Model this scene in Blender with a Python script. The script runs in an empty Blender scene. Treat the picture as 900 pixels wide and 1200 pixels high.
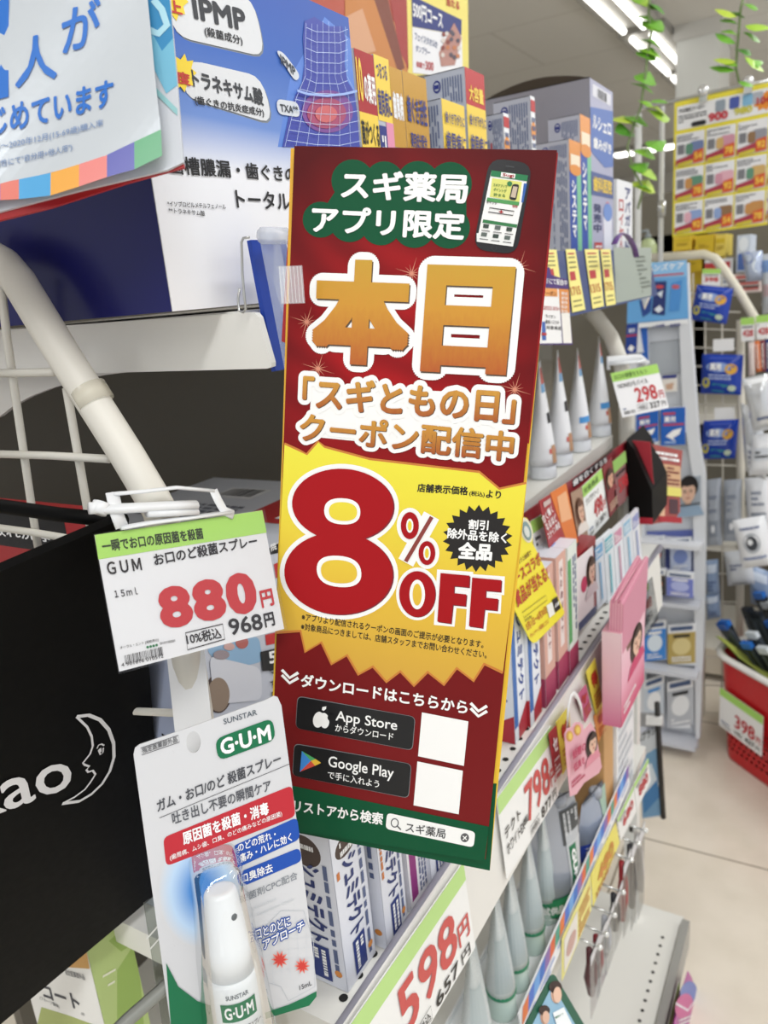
import bpy, math, random
import numpy as np
from mathutils import Vector, Matrix
from mathutils.geometry import tessellate_polygon
random.seed(7)
SC = bpy.context.scene
COL = SC.collection
PI = math.pi
V3 = Vector

# ------------------------------------------------------------------ camera
F = 900.0
d_ = V3((550, -310, 900)); vy = -(d_.x * 285 + F * F) / d_.y
v_ = V3((285, vy, F)); d_.normalize(); v_.normalize()
w_ = v_.cross(d_)
RX, RY, RZ = -w_, d_, -v_
if RX.x < 0: RX = -RX
CAM = V3((0, 0, 1.38))
R = Matrix((RX, RY, RZ))                      # world = R @ (right, down, forward)
cd = bpy.data.cameras.new('camera')
cam = bpy.data.objects.new('camera', cd); COL.objects.link(cam)
m3 = R @ Matrix(((1, 0, 0), (0, -1, 0), (0, 0, -1)))
cam.matrix_world = Matrix.Translation(CAM) @ m3.to_4x4()
cd.sensor_fit = 'VERTICAL'; cd.sensor_height = 36; cd.sensor_width = 27; cd.lens = 27
cd.clip_start = 0.02; cd.clip_end = 60
cd.dof.use_dof = True; cd.dof.focus_distance = 0.43; cd.dof.aperture_fstop = 11.5
SC.camera = cam

# ------------------------------------------------------------------ light, world, exposure
SC.view_settings.view_transform = 'Standard'
SC.view_settings.look = 'None'
SC.view_settings.gamma = 1.0
SC.view_settings.use_curve_mapping = False
SC.view_settings.exposure = 0.0
SC.cycles.use_denoising = True
SC.cycles.max_bounces = 8; SC.cycles.transparent_max_bounces = 24
SC.cycles.sample_clamp_indirect = 4.0
wd = bpy.data.worlds.new('shop_air'); SC.world = wd; wd.use_nodes = True
bg = wd.node_tree.nodes['Background']
bg.inputs[0].default_value = (0.955, 0.985, 1.04, 1); bg.inputs[1].default_value = 0.85
def area(x, y, sx, sy, power, z=2.66):
    l = bpy.data.lights.new('ceiling_tube_light', 'AREA'); l.shape = 'RECTANGLE'
    l.size = sx; l.size_y = sy; l.energy = power; l.color = (0.985, 0.995, 1.0)
    o = bpy.data.objects.new('ceiling_tube_light', l); COL.objects.link(o); o.location = (x, y, z)
for x, y, p in ((0.6, -0.7, 25), (0.75, 1.6, 20), (0.75, 3.8, 26), (2.6, 2.0, 20), (-1.9, 0.6, 18), (0.3, -2.6, 26), (0.9, 7.5, 27)):
    area(x, y, 0.25, 1.8, p)

# ------------------------------------------------------------------ pixel -> place
def ray(px, py): return R @ V3(((px - 450) / F, (py - 600) / F, 1.0))
def P(px, py, x=None, y=None, z=None, d=None):
    r = ray(px, py)
    if d is not None: return CAM + r * d
    if x is not None: return CAM + r * ((x - CAM.x) / r.x)
    if y is not None: return CAM + r * ((y - CAM.y) / r.y)
    return CAM + r * ((z - CAM.z) / r.z)
def crop(ox, oy, s): return lambda x, y: (ox + x / s, oy + y / s)

# ------------------------------------------------------------------ materials
def lin(h):
    h = h.lstrip('#'); o = []
    for i in (0, 2, 4):
        c = int(h[i:i + 2], 16) / 255
        o.append(c / 12.92 if c <= 0.04045 else ((c + 0.055) / 1.055) ** 2.4)
    return (*o, 1)
MC = {}
def M(h, rough=0.5, metal=0.0, emit=0.0, spec=0.4, coat=0.0):
    k = (h, rough, metal, emit, spec, coat)
    if k in MC: return MC[k]
    m = bpy.data.materials.new('surface_' + h.strip('#')); m.use_nodes = True
    nt = m.node_tree; b = nt.nodes['Principled BSDF']
    b.inputs['Base Color'].default_value = lin(h)
    b.inputs['Metallic'].default_value = metal
    b.inputs['Specular IOR Level'].default_value = spec
    b.inputs['Coat Weight'].default_value = coat
    b.inputs['Coat Roughness'].default_value = 0.12
    if emit:
        b.inputs['Emission Color'].default_value = lin(h); b.inputs['Emission Strength'].default_value = emit
    n = nt.nodes.new('ShaderNodeTexNoise'); n.inputs['Scale'].default_value = 60
    r = nt.nodes.new('ShaderNodeMapRange'); r.inputs[3].default_value = max(0, rough - 0.06); r.inputs[4].default_value = min(1, rough + 0.06)
    nt.links.new(n.outputs[0], r.inputs[0]); nt.links.new(r.outputs[0], b.inputs['Roughness'])
    MC[k] = m; return m
def clear(tint='#f4f6f8', refl=0.10, name='clear_plastic', rough=0.06):
    k = (tint, refl, name)
    if k in MC: return MC[k]
    m = bpy.data.materials.new(name); m.use_nodes = True; nt = m.node_tree; nt.nodes.clear()
    o = nt.nodes.new('ShaderNodeOutputMaterial'); t = nt.nodes.new('ShaderNodeBsdfTransparent'); t.inputs[0].default_value = lin(tint)
    g = nt.nodes.new('ShaderNodeBsdfGlossy'); g.inputs[1].default_value = rough
    lw = nt.nodes.new('ShaderNodeLayerWeight'); lw.inputs[0].default_value = 0.25
    mr = nt.nodes.new('ShaderNodeMapRange'); mr.inputs[3].default_value = refl * 0.4; mr.inputs[4].default_value = min(1, refl * 5)
    mx = nt.nodes.new('ShaderNodeMixShader')
    nt.links.new(lw.outputs['Fresnel'], mr.inputs[0]); nt.links.new(mr.outputs[0], mx.inputs[0])
    nt.links.new(t.outputs[0], mx.inputs[1]); nt.links.new(g.outputs[0], mx.inputs[2]); nt.links.new(mx.outputs[0], o.inputs[0])
    MC[k] = m; return m
def frosted(h, a=0.6, name='frosted_plastic'):
    k = (h, a, name)
    if k in MC: return MC[k]
    m = bpy.data.materials.new(name); m.use_nodes = True; nt = m.node_tree
    b = nt.nodes['Principled BSDF']; b.inputs['Base Color'].default_value = lin(h); b.inputs['Roughness'].default_value = 0.25
    b.inputs['Alpha'].default_value = a
    MC[k] = m; return m
def ramp(name, stops, axis='v', rough=0.45, noise=0.0, nscale=40, coat=0.0):
    """printed gradient along the sheet's own u or v"""
    if name in MC: return MC[name]
    m = bpy.data.materials.new(name); m.use_nodes = True; nt = m.node_tree; b = nt.nodes['Principled BSDF']
    b.inputs['Roughness'].default_value = rough; b.inputs['Coat Weight'].default_value = coat; b.inputs['Coat Roughness'].default_value = 0.15
    b.inputs['Specular IOR Level'].default_value = 0.4
    tc = nt.nodes.new('ShaderNodeUVMap'); tc.uv_map = 'UVMap'
    sp = nt.nodes.new('ShaderNodeSeparateXYZ'); nt.links.new(tc.outputs[0], sp.inputs[0])
    src = sp.outputs[0 if axis == 'u' else 1]
    if noise:
        n = nt.nodes.new('ShaderNodeTexNoise'); n.inputs['Scale'].default_value = nscale; nt.links.new(tc.outputs[0], n.inputs[0])
        ma = nt.nodes.new('ShaderNodeMath'); ma.operation = 'MULTIPLY_ADD'; ma.inputs[1].default_value = noise; 
        sb = nt.nodes.new('ShaderNodeMath'); sb.operation = 'SUBTRACT'; sb.inputs[1].default_value = noise * 0.5
        nt.links.new(n.outputs[0], ma.inputs[0]); nt.links.new(src, ma.inputs[2]); nt.links.new(ma.outputs[0], sb.inputs[0]); src = sb.outputs[0]
    cr = nt.nodes.new('ShaderNodeValToRGB'); el = cr.color_ramp.elements
    while len(el) < len(stops): el.new(0.5)
    for e, (p, c) in zip(el, stops): e.position = p; e.color = lin(c)
    nt.links.new(src, cr.inputs[0]); nt.links.new(cr.outputs[0], b.inputs['Base Color'])
    MC[name] = m; return m

# ------------------------------------------------------------------ objects
def tag(o, label=None, cat=None, group=None, kind=None):
    if label: o['label'] = label
    if cat: o['category'] = cat
    if group: o['group'] = group
    if kind: o['kind'] = kind
    return o
def thing(name, label, cat, loc, group=None):
    o = bpy.data.objects.new(name, None); COL.objects.link(o); o.location = loc; o.empty_display_size = 0.02
    return tag(o, label, cat, group)
class MB:
    def __init__(s): s.v = []; s.f = []; s.mi = []; s.uv = []; s.mats = []; s.sm = []
    def m(s, mat):
        for i, x in enumerate(s.mats):
            if x is mat: return i
        s.mats.append(mat); return len(s.mats) - 1
    def face(s, pts, mat, uv=None, smooth=False):
        b = len(s.v); s.v.extend([tuple(p) for p in pts]); s.f.append(tuple(range(b, b + len(pts)))); s.mi.append(s.m(mat)); s.sm.append(smooth)
        s.uv.append(uv if uv else [(0, 0)] * len(pts))
    def mesh(s, verts, faces, mat, uvs=None, smooth=True):
        b = len(s.v); s.v.extend([tuple(p) for p in verts]); k = s.m(mat)
        for f in faces:
            s.f.append(tuple(b + i for i in f)); s.mi.append(k); s.sm.append(smooth)
            s.uv.append([uvs[i] for i in f] if uvs else [(0, 0)] * len(f))
    def box(s, x0, x1, y0, y1, z0, z1, mat):
        v = [V3((x, y, z)) for z in (z0, z1) for y in (y0, y1) for x in (x0, x1)]
        s.mesh(v, [(0, 2, 3, 1), (4, 5, 7, 6), (0, 1, 5, 4), (2, 6, 7, 3), (0, 4, 6, 2), (1, 3, 7, 5)], mat, smooth=False)
    def obox(s, c, a, b, n, mat):
        c, a, b, n = V3(c), V3(a), V3(b), V3(n)
        v = [c + a * i + b * j + n * k for k in (-.5, .5) for j in (-.5, .5) for i in (-.5, .5)]
        s.mesh(v, [(0, 2, 3, 1), (4, 5, 7, 6), (0, 1, 5, 4), (2, 6, 7, 3), (0, 4, 6, 2), (1, 3, 7, 5)], mat, smooth=False)
    def prism(s, poly, n, mat):
        """poly: 3D planar loop, extruded by vector n"""
        poly = [V3(p) for p in poly]; n = V3(n); k = len(poly)
        s.mesh(poly + [p + n for p in poly], [tuple(range(k)), tuple(range(2 * k - 1, k - 1, -1))] + [(i, i + k, (i + 1) % k + k, (i + 1) % k) for i in range(k)], mat, smooth=False)
    def tube(s, pts, r, mat, n=8, closed=False, flat=None):
        pts = [V3(p) for p in pts]; k = len(pts); vs = []; up = None
        for i, p in enumerate(pts):
            t = (pts[(i + 1) % k if closed else min(i + 1, k - 1)] - pts[(i - 1) % k if closed else max(i - 1, 0)])
            t.normalize()
            if up is None:
                up = V3((0, 0, 1)) if abs(t.z) < 0.9 else V3((1, 0, 0))
            a = t.cross(up); a.normalize(); up = a.cross(t); up.normalize()
            rr = r[i] if isinstance(r, (list, tuple)) else r
            for j in range(n):
                th = 2 * PI * j / n
                vs.append(p + a * (rr * math.cos(th)) + up * (rr * (flat or 1) * math.sin(th)))
        fs = []
        for i in range(k if closed else k - 1):
            i2 = (i + 1) % k
            for j in range(n): fs.append((i * n + j, i * n + (j + 1) % n, i2 * n + (j + 1) % n, i2 * n + j))
        if not closed: fs += [tuple(range(n - 1, -1, -1)), tuple((k - 1) * n + j for j in range(n))]
        s.mesh(vs, fs, mat)
    def lathe(s, base, axis, prof, mat, n=24):
        base, axis = V3(base), V3(axis).normalized()
        a = axis.orthogonal().normalized(); b = axis.cross(a); vs = []; fs = []
        for r, h in prof:
            for j in range(n): vs.append(base + axis * h + a * (r * math.cos(2 * PI * j / n)) + b * (r * math.sin(2 * PI * j / n)))
        for i in range(len(prof) - 1):
            for j in range(n): fs.append((i * n + j, i * n + (j + 1) % n, (i + 1) * n + (j + 1) % n, (i + 1) * n + j))
        fs += [tuple(range(n - 1, -1, -1)), tuple((len(prof) - 1) * n + j for j in range(n))]
        s.mesh(vs, fs, mat)
    def build(s, name, parent=None, loc=None, label=None, cat=None, group=None, kind=None):
        if parent is not None:
            base = V3(parent.location)
            q = parent.parent
            while q is not None: base = base + V3(q.location); q = q.parent
        else: base = V3(loc) if loc is not None else V3((0, 0, 0))
        me = bpy.data.meshes.new(name)
        me.from_pydata([(x - base.x, y - base.y, z - base.z) for x, y, z in s.v], [], s.f)
        for m in s.mats: me.materials.append(m)
        me.polygons.foreach_set('material_index', s.mi); me.polygons.foreach_set('use_smooth', s.sm)
        uvl = me.uv_layers.new(name='UVMap'); flat = [c for f in s.uv for t in f for c in t]
        uvl.data.foreach_set('uv', flat)
        me.update()
        o = bpy.data.objects.new(name, me); COL.objects.link(o)
        if parent is not None: o.parent = parent
        else: o.location = base
        return tag(o, label, cat, group, kind)

# ------------------------------------------------------------------ lettering
GC = {}
def glyphs(sx):
    if sx in GC: return GC[sx]
    c = bpy.data.curves.new('t', 'FONT'); c.body = sx; c.size = 1; c.fill_mode = 'FRONT'; c.resolution_u = 3
    o = bpy.data.objects.new('t', c); COL.objects.link(o)
    dg = bpy.context.evaluated_depsgraph_get()
    me = bpy.data.meshes.new_from_object(o.evaluated_get(dg))
    v = np.zeros(len(me.vertices) * 3); me.vertices.foreach_get('co', v); v = v.reshape(-1, 3)[:, :2].copy()
    f = [tuple(p.vertices) for p in me.polygons]
    bpy.data.objects.remove(o); bpy.data.curves.remove(c); bpy.data.meshes.remove(me)
    GC[sx] = (v, f); return GC[sx]

class Panel:
    """a printed face: O top-left corner, A along its width, B down its height"""
    def __init__(s, mb, O, A, B, eps=0.0002, c=None):
        s.mb = mb; s.O = V3(O); s.A = V3(A); s.B = V3(B); s.N = s.B.cross(s.A).normalized(); s.eps = eps; s.c = c or (lambda x, y: (x, y)); s.f = None; s.k = 0; s.clip = False
    def pt(s, u, v, l=0):
        h = l * s.eps + (s.k % 40) * 2.6e-6 + (s.f(u, v) if s.f else 0)      # each print a hair above the last
        return s.O + s.A * u + s.B * v + s.N * h
    def uv(s, x, y):
        x, y = s.c(x, y); r = ray(x, y); t = (s.O - CAM).dot(s.N) / r.dot(s.N)
        q = CAM + r * t - s.O
        aa, ab, bb = s.A.dot(s.A), s.A.dot(s.B), s.B.dot(s.B); qa, qb = q.dot(s.A), q.dot(s.B); D = aa * bb - ab * ab
        return ((qa * bb - qb * ab) / D, (qb * aa - qa * ab) / D)
    def poly(s, uvs, mat, l=1):
        if l: s.k += 1
        if s.clip: uvs = [(min(max(u, 0), 1), min(max(v, 0), 1)) for u, v in uvs]
        s.mb.face([s.pt(u, v, l) for u, v in reversed(uvs)], mat, list(reversed([(u, v) for u, v in uvs])))
    def pxpoly(s, pts, mat, l=1): s.poly([s.uv(*p) for p in pts], mat, l)
    def rect(s, u0, v0, u1, v1, mat, l=1, n=1):
        l = max(l, .5)
        if s.f and n == 1: n = 6
        for i in range(n):
            for j in range(n if s.f else 1):
                a, b = u0 + (u1 - u0) * i / n, u0 + (u1 - u0) * (i + 1) / n
                k = n if s.f else 1
                e, g = v0 + (v1 - v0) * j / k, v0 + (v1 - v0) * (j + 1) / k
                s.poly([(a, e), (b, e), (b, g), (a, g)], mat, l)
    def ell(s, cu, cv, ru, rv, mat, l=1, n=28, a0=0):
        s.poly([(cu + ru * math.cos(2 * PI * i / n + a0), cv + rv * math.sin(2 * PI * i / n + a0)) for i in range(n)], mat, l)
    def pxell(s, x, y, rx, ry, mat, l=1, n=28, rot=0):
        ca, sa = math.cos(rot), math.sin(rot)
        s.pxpoly([(x + rx * math.cos(t) * ca - ry * math.sin(t) * sa, y + rx * math.cos(t) * sa + ry * math.sin(t) * ca) for t in [2 * PI * i / n for i in range(n)]], mat, l)
    def pxrr(s, q, r, mat, l=1, k=4):
        """rounded quad from four pixel corners TL TR BR BL"""
        q = [s.uv(*p) for p in q]; out = []
        La, Lb = s.A.length, s.B.length
        for i in range(4):
            p, a, b = q[i], q[i - 1], q[(i + 1) % 4]
            def stp(t):
                du, dv = (t[0] - p[0]), (t[1] - p[1]); L = math.hypot(du * La, dv * Lb); rr = min(r, L * 0.5) / L
                return (p[0] + du * rr, p[1] + dv * rr)
            s0, s1 = stp(a), stp(b)
            for j in range(k + 1):
                t = j / k; out.append(tuple((1 - t) ** 2 * s0[i2] + 2 * t * (1 - t) * p[i2] + t * t * s1[i2] for i2 in (0, 1)))
        s.poly(out, mat, l)
    def rr(s, u0, v0, u1, v1, r, mat, l=1, k=4):
        La, Lb = s.A.length, s.B.length; ru, rv = r / La, r / Lb; out = []
        for cx, cy, a in ((u1 - ru, v0 + rv, -PI / 2), (u1 - ru, v1 - rv, 0), (u0 + ru, v1 - rv, PI / 2), (u0 + ru, v0 + rv, PI)):
            for j in range(k + 1):
                t = a + PI / 2 * j / k; out.append((cx + ru * math.cos(t), cy + rv * math.sin(t)))
        s.poly(out, mat, l)
    def stroke(s, pts, w, mat, l=1, closed=False):
        """ribbon of width w metres through uv points"""
        La, Lb = s.A.length, s.B.length; q = [V3((u * La, v * Lb, 0)) for u, v in pts]; L = []; Rr = []; k = len(q)
        for i in range(k):
            a = q[(i - 1) % k] if closed else q[max(i - 1, 0)]; b = q[(i + 1) % k] if closed else q[min(i + 1, k - 1)]
            t = (b - a).normalized(); n = V3((-t.y, t.x, 0)) * (w / 2); L.append(q[i] + n); Rr.append(q[i] - n)
        for i in range(k if closed else k - 1):
            j = (i + 1) % k
            s.poly([(p.x / La, p.y / Lb) for p in (Rr[i], Rr[j], L[j], L[i])], mat, l)
    def pxstroke(s, pts, w, mat, l=1, closed=False): s.stroke([s.uv(*p) for p in pts], w, mat, l, closed)
    def _text(s, sx, a, b, up, mat, bold, l, sq=False):
        v, f = glyphs(sx)
        if not len(v): return
        mn, mx = v.min(0), v.max(0); wh = mx - mn
        rings = [(0, 0)]
        if bold:
            n = 8 if bold < 0.05 else (16 if bold < .1 else 36)
            rings += [(bold * math.cos(2 * PI * i / n), bold * math.sin(2 * PI * i / n)) for i in range(n)]
            if bold > 0.08: rings += [(bold * .5 * math.cos(2 * PI * i / 8), bold * .5 * math.sin(2 * PI * i / 8)) for i in range(8)]
            if sq: rings = [(i * bold, j * bold) for i in (-1, -.5, 0, .5, 1) for j in (-1, -.5, 0, .5, 1) if max(abs(i), abs(j)) == 1 or (i, j) == (0, 0)]
        pad = bold if s._fit is None else s._fit
        mn = mn - pad; wh = wh + 2 * pad
        for dx, dy in rings:
            x = (v[:, 0] + dx - mn[0]) / wh[0]; y = (v[:, 1] + dy - mn[1]) / wh[1]
            us = a[0] + x * (b[0] - a[0]) + y * up[0]; vs = a[1] + x * (b[1] - a[1]) + y * up[1]
            uvs = list(zip(us.tolist(), vs.tolist())); s.k += 1
            s.mb.mesh([s.pt(u, w, l) for u, w in uvs], f, mat, uvs, smooth=False)
    _fit = None
    def text(s, sx, bl, br, h, mat, bold=0, l=2, tl=None, fit=None, sq=False):
        a, b = s.uv(*bl), s.uv(*br)
        if tl: t = s.uv(*tl); up = (t[0] - a[0], t[1] - a[1])
        else: t = s.uv(bl[0], bl[1] - h); up = (0, t[1] - a[1])
        s._fit = fit; s._text(sx, a, b, up, mat, bold, l, sq)
    def utext(s, sx, u0, v0, u1, v1, mat, bold=0, l=2, vert=False):
        s._fit = None
        if vert:      # reads downwards, glyph tops to the right
            s._text(sx, (u0, v0), (u0, v1), (u1 - u0, 0), mat, bold, l)
        else: s._text(sx, (u0, v1), (u1, v1), (0, v0 - v1), mat, bold, l)
    def vtext(s, sx, u0, v0, u1, v1, mat, bold=0, l=2):
        """Japanese column: upright characters one under another"""
        n = len(sx); st = (v1 - v0) / n
        for i, ch in enumerate(sx):
            if ch in 'ー':
                s.rect(u0 + (u1 - u0) * .42, v0 + st * i + st * .08, u0 + (u1 - u0) * .58, v0 + st * i + st * .9, mat, l)
            elif ch.strip(): s.utext(ch, u0, v0 + st * i + st * .05, u1, v0 + st * i + st * .93, mat, bold, l)
    def dash(s, u0, v0, u1, v1, rows, mat, l=2, vert=False, fill=0.55):
        """fine print too small to read"""
        for i in range(rows):
            t = 0.0
            while t < 0.97:
                w = random.uniform(.04, .13); e = min(1, t + w)
                c = (i + .5) / rows; hh = fill / rows / 2
                if vert: s.rect(u0 + (u1 - u0) * (c - hh), v0 + (v1 - v0) * t, u0 + (u1 - u0) * (c + hh), v0 + (v1 - v0) * e, mat, l)
                else: s.rect(u0 + (u1 - u0) * t, v0 + (v1 - v0) * (c - hh), u0 + (u1 - u0) * e, v0 + (v1 - v0) * (c + hh), mat, l)
                t = e + random.uniform(.012, .04)
                if random.random() < .06: break
    def bars(s, u0, v0, u1, v1, mat, l=2, n=22):
        t = 0
        for i in range(n):
            w = random.choice((.4, .4, .8, 1.2)) / n
            a = u0 + (u1 - u0) * i / n; s.rect(a, v0, min(u1, a + (u1 - u0) * w * .6), v1, mat, l)
    def star(s, cu, cv, ru, rv, n, inner, mat, l=1, a0=0):
        s.poly([(cu + ru * (1 if i % 2 == 0 else inner) * math.cos(PI * i / n + a0), cv + rv * (1 if i % 2 == 0 else inner) * math.sin(PI * i / n + a0)) for i in range(2 * n)], mat, l)
    def portrait(s, cu, cv, ru, rv, skin, hair, top, l=2, mouth='#b4524e', long=True):
        sk, ha = M(skin), M(hair)
        if long: s.ell(cu, cv + rv * .25, ru * 1.35, rv * 1.5, ha, l)
        else: s.ell(cu, cv - rv * .28, ru * 1.18, rv * 1.02, ha, l)
        s.poly([(cu - ru * 1.9, cv + rv * 2.3), (cu - ru * 1.4, cv + rv * 1.5), (cu - ru * .4, cv + rv * 1.15), (cu + ru * .4, cv + rv * 1.15), (cu + ru * 1.4, cv + rv * 1.5), (cu + ru * 1.9, cv + rv * 2.3)], M(top), l + 1)
        s.rect(cu - ru * .35, cv + rv * .6, cu + ru * .35, cv + rv * 1.3, sk, l + 2)
        s.ell(cu, cv + rv * .1, ru * .86, rv * .98, sk, l + 3)
        s.poly([(cu - ru * .95, cv - rv * .1), (cu - ru * .9, cv - rv * .75), (cu, cv - rv * 1.1), (cu + ru * .9, cv - rv * .75), (cu + ru * .95, cv - rv * .1), (cu + ru * .6, cv - rv * .45), (cu - ru * .1, cv - rv * .38), (cu - ru * .6, cv - rv * .5)], ha, l + 4)
        for k in (-1, 1):
            s.ell(cu + k * ru * .36, cv + rv * .08, ru * .15, rv * .055, M('#2a1c18'), l + 5, 10)
            s.rect(cu + k * ru * .36 - ru * .2, cv - rv * .1, cu + k * ru * .36 + ru * .2, cv - rv * .055, ha, l + 5)
        s.poly([(cu - ru * .06, cv + rv * .1), (cu + ru * .06, cv + rv * .1), (cu + ru * .12, cv + rv * .4), (cu - ru * .12, cv + rv * .4)], M('#d79f86'), l + 4)
        s.ell(cu, cv + rv * .62, ru * .27, rv * .07, M(mouth), l + 5, 12)

def qpanel(mb, q, d0, eps=0.0002, c=None):
    """plane of a rectangle from its four pixel corners TL TR BR BL, top-left corner at depth d0"""
    A = []; b = []
    for (u, v), p in zip(((0, 0), (1, 0), (1, 1), (0, 1)), q):
        if c: p = c(*p)
        x, y = (p[0] - 450) / F, (p[1] - 600) / F
        A.append([u, v, 1, 0, 0, 0, -u * x, -v * x]); b.append(x); A.append([0, 0, 0, u, v, 1, -u * y, -v * y]); b.append(y)
    h = np.linalg.solve(A, b); H = np.append(h, 1).reshape(3, 3); H *= d0 / H[2, 2]
    a, bb, t = [V3(H[:, i]) for i in range(3)]
    return Panel(mb, CAM + R @ t, R @ a, R @ bb, eps, c)
def fpanel(mb, q, d, eps=0.0003, c=None):
    """parallelogram panel through TL, TR, BL placed at depths d (one or three)"""
    if c: q = [c(*p) for p in q]
    if isinstance(d, str): a, b, e = [P(*p, **{d[0]: float(d[1:])}) for p in q]      # a plane such as 'y2.2'
    else:
        if not isinstance(d, (tuple, list)): d = (d, d, d)
        a, b, e = [P(*p, d=k) for p, k in zip(q, d)]
    return Panel(mb, a, b - a, e - a, eps, c)
def slab(pn, mat, t=0.0006, back=None, r=0):
    """solid sheet behind the panel's front face"""
    mb = pn.mb
    if r: 
        La, Lb = pn.A.length, pn.B.length; ru, rv = r / La, r / Lb; out = []
        for cx, cy, a in ((1 - ru, rv, -PI / 2), (1 - ru, 1 - rv, 0), (ru, 1 - rv, PI / 2), (ru, rv, PI)):
            for j in range(5): th = a + PI / 2 * j / 4; out.append((cx + ru * math.cos(th), cy + rv * math.sin(th)))
    else: out = [(0, 0), (1, 0), (1, 1), (0, 1)]
    pslab(pn, out, mat, t, back)
def pslab(pn, out, mat, t=0.0006, back=None):
    mb = pn.mb; k = len(out)
    fr = [pn.pt(u, v) for u, v in out]; bk = [p - pn.N * t for p in fr]
    mb.face(list(reversed(fr)), mat, list(reversed(out)))
    mb.face(bk, back or mat, list(out))
    for i in range(k):
        j = (i + 1) % k; mb.face([fr[i], fr[j], bk[j], bk[i]], back or mat, [out[i], out[j], out[j], out[i]])
def flatcard(name, label, cat, q, d, mat, t=0.0008, c=None, group=None, eps=0.0003, fn=None, mode='f', r=0):
    """a single printed card as one mesh"""
    mb = MB(); pn = qpanel(mb, q, d, eps, c) if mode == 'q' else fpanel(mb, q, d, eps, c)
    slab(pn, mat, t, r=r)
    if fn: fn(pn)
    return mb.build(name, loc=pn.pt(.5, 1), label=label, cat=cat, group=group)
def bow(pn, h, p=4):
    pn.f = lambda u, v: h * max(0, 1 - abs(2 * u - 1) ** p) * max(0, 1 - abs(2 * v - 1) ** p)
def pillow(name, label, cat, q, d, mat, h, fn=None, c=None, group=None, n=14, parent=None, out=None):
    """a filled soft pack: two bulging skins on the panel, crimped round the rim"""
    mb = MB(); pn = fpanel(mb, q, d, 0.0006, c); bow(pn, h)
    vs = []; fs = []; uvs = []
    for side in (1, -1):
        b = len(vs)
        for j in range(n + 1):
            for i in range(n + 1):
                u, v = i / n, j / n
                if out:
                    lo, hi = out(v); uu = lo + (hi - lo) * u
                else: uu = u
                vs.append(pn.O + pn.A * uu + pn.B * v + pn.N * (side * pn.f(u, v) + .0004 * math.sin(17 * u + 9 * v))); uvs.append((u, v))
        for j in range(n):
            for i in range(n):
                q4 = (b + j * (n + 1) + i, b + (j + 1) * (n + 1) + i, b + (j + 1) * (n + 1) + i + 1, b + j * (n + 1) + i + 1)
                fs.append(q4 if side == 1 else q4[::-1])
    mb.mesh(vs, fs, mat, uvs)
    if fn: fn(pn)
    if parent is not None: return mb.build(name, parent)
    return mb.build(name, loc=pn.pt(.5, 1), label=label, cat=cat, group=group)
def struct(name, mb): return mb.build(name, kind='structure')
def carton_at(x0, x1, y0, y1, z0, z1, mat, eps=0.0003, front=None, near=None, top=None):
    mb = MB(); mb.box(x0, x1, y0, y1, z0, z1, mat)
    nr = Panel(mb, (x0, y0, z1), (x1 - x0, 0, 0), (0, 0, z0 - z1), eps)
    fr = Panel(mb, (x1, y0, z1), (0, y1 - y0, 0), (0, 0, z0 - z1), eps)
    tp = Panel(mb, (x0, y1, z1), (x1 - x0, 0, 0), (0, y0 - y1, 0), eps)
    nr.clip = fr.clip = tp.clip = True
    if near: nr.rect(0, 0, 1, 1, near)
    if front: fr.rect(0, 0, 1, 1, front)
    if top: tp.rect(0, 0, 1, 1, top)
    return mb, nr, fr, tp
def carton_px(corner, right, left, xf, z0, mat, **k):
    c = P(*corner, x=xf); y1 = P(*right, x=xf).y; x0 = P(*left, y=c.y).x
    return carton_at(x0, xf, c.y, y1, z0, c.z, mat, **k)

WHITE = M('#f1f1ef', .45); PAPER = M('#f3f3f1', .55); INK = M('#1d1b1e', .5); CREAM = M('#dcd9cf', .4)
RED = M('#c22a2c', .45); GREENBAND = M('#a9d86a', .5); CLEAR = clear()
#@@STRUCTURE

# ================================================================== the room
def floor_mat():
    m = bpy.data.materials.new('floor_tiles'); m.use_nodes = True; nt = m.node_tree; b = nt.nodes['Principled BSDF']
    g = nt.nodes.new('ShaderNodeNewGeometry'); mp = nt.nodes.new('ShaderNodeMapping'); mp.inputs['Location'].default_value = (0.36, -1.69, 0); mp.inputs['Rotation'].default_value = (0, 0, -0.02)
    br = nt.nodes.new('ShaderNodeTexBrick'); br.offset = 0; br.inputs['Scale'].default_value = 1; br.inputs['Brick Width'].default_value = .6; br.inputs['Row Height'].default_value = .6
    br.inputs['Mortar Size'].default_value = .0028; br.inputs['Mortar Smooth'].default_value = .4
    br.inputs['Mortar'].default_value = lin('#8d8272')
    n = nt.nodes.new('ShaderNodeTexNoise'); n.inputs['Scale'].default_value = 9; n.inputs['Detail'].default_value = 6
    cr = nt.nodes.new('ShaderNodeValToRGB'); cr.color_ramp.elements[0].position = .35; cr.color_ramp.elements[0].color = lin('#dfd6c6'); cr.color_ramp.elements[1].position = .65; cr.color_ramp.elements[1].color = lin('#e7decf')
    L = nt.links.new
    L(g.outputs['Position'], mp.inputs[0]); L(mp.outputs[0], br.inputs[0]); L(g.outputs['Position'], n.inputs[0]); L(n.outputs[0], cr.inputs[0])
    L(cr.outputs[0], br.inputs['Color1']); L(cr.outputs[0], br.inputs['Color2']); L(br.outputs[0], b.inputs['Base Color'])
    b.inputs['Roughness'].default_value = .16
    return m
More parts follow.
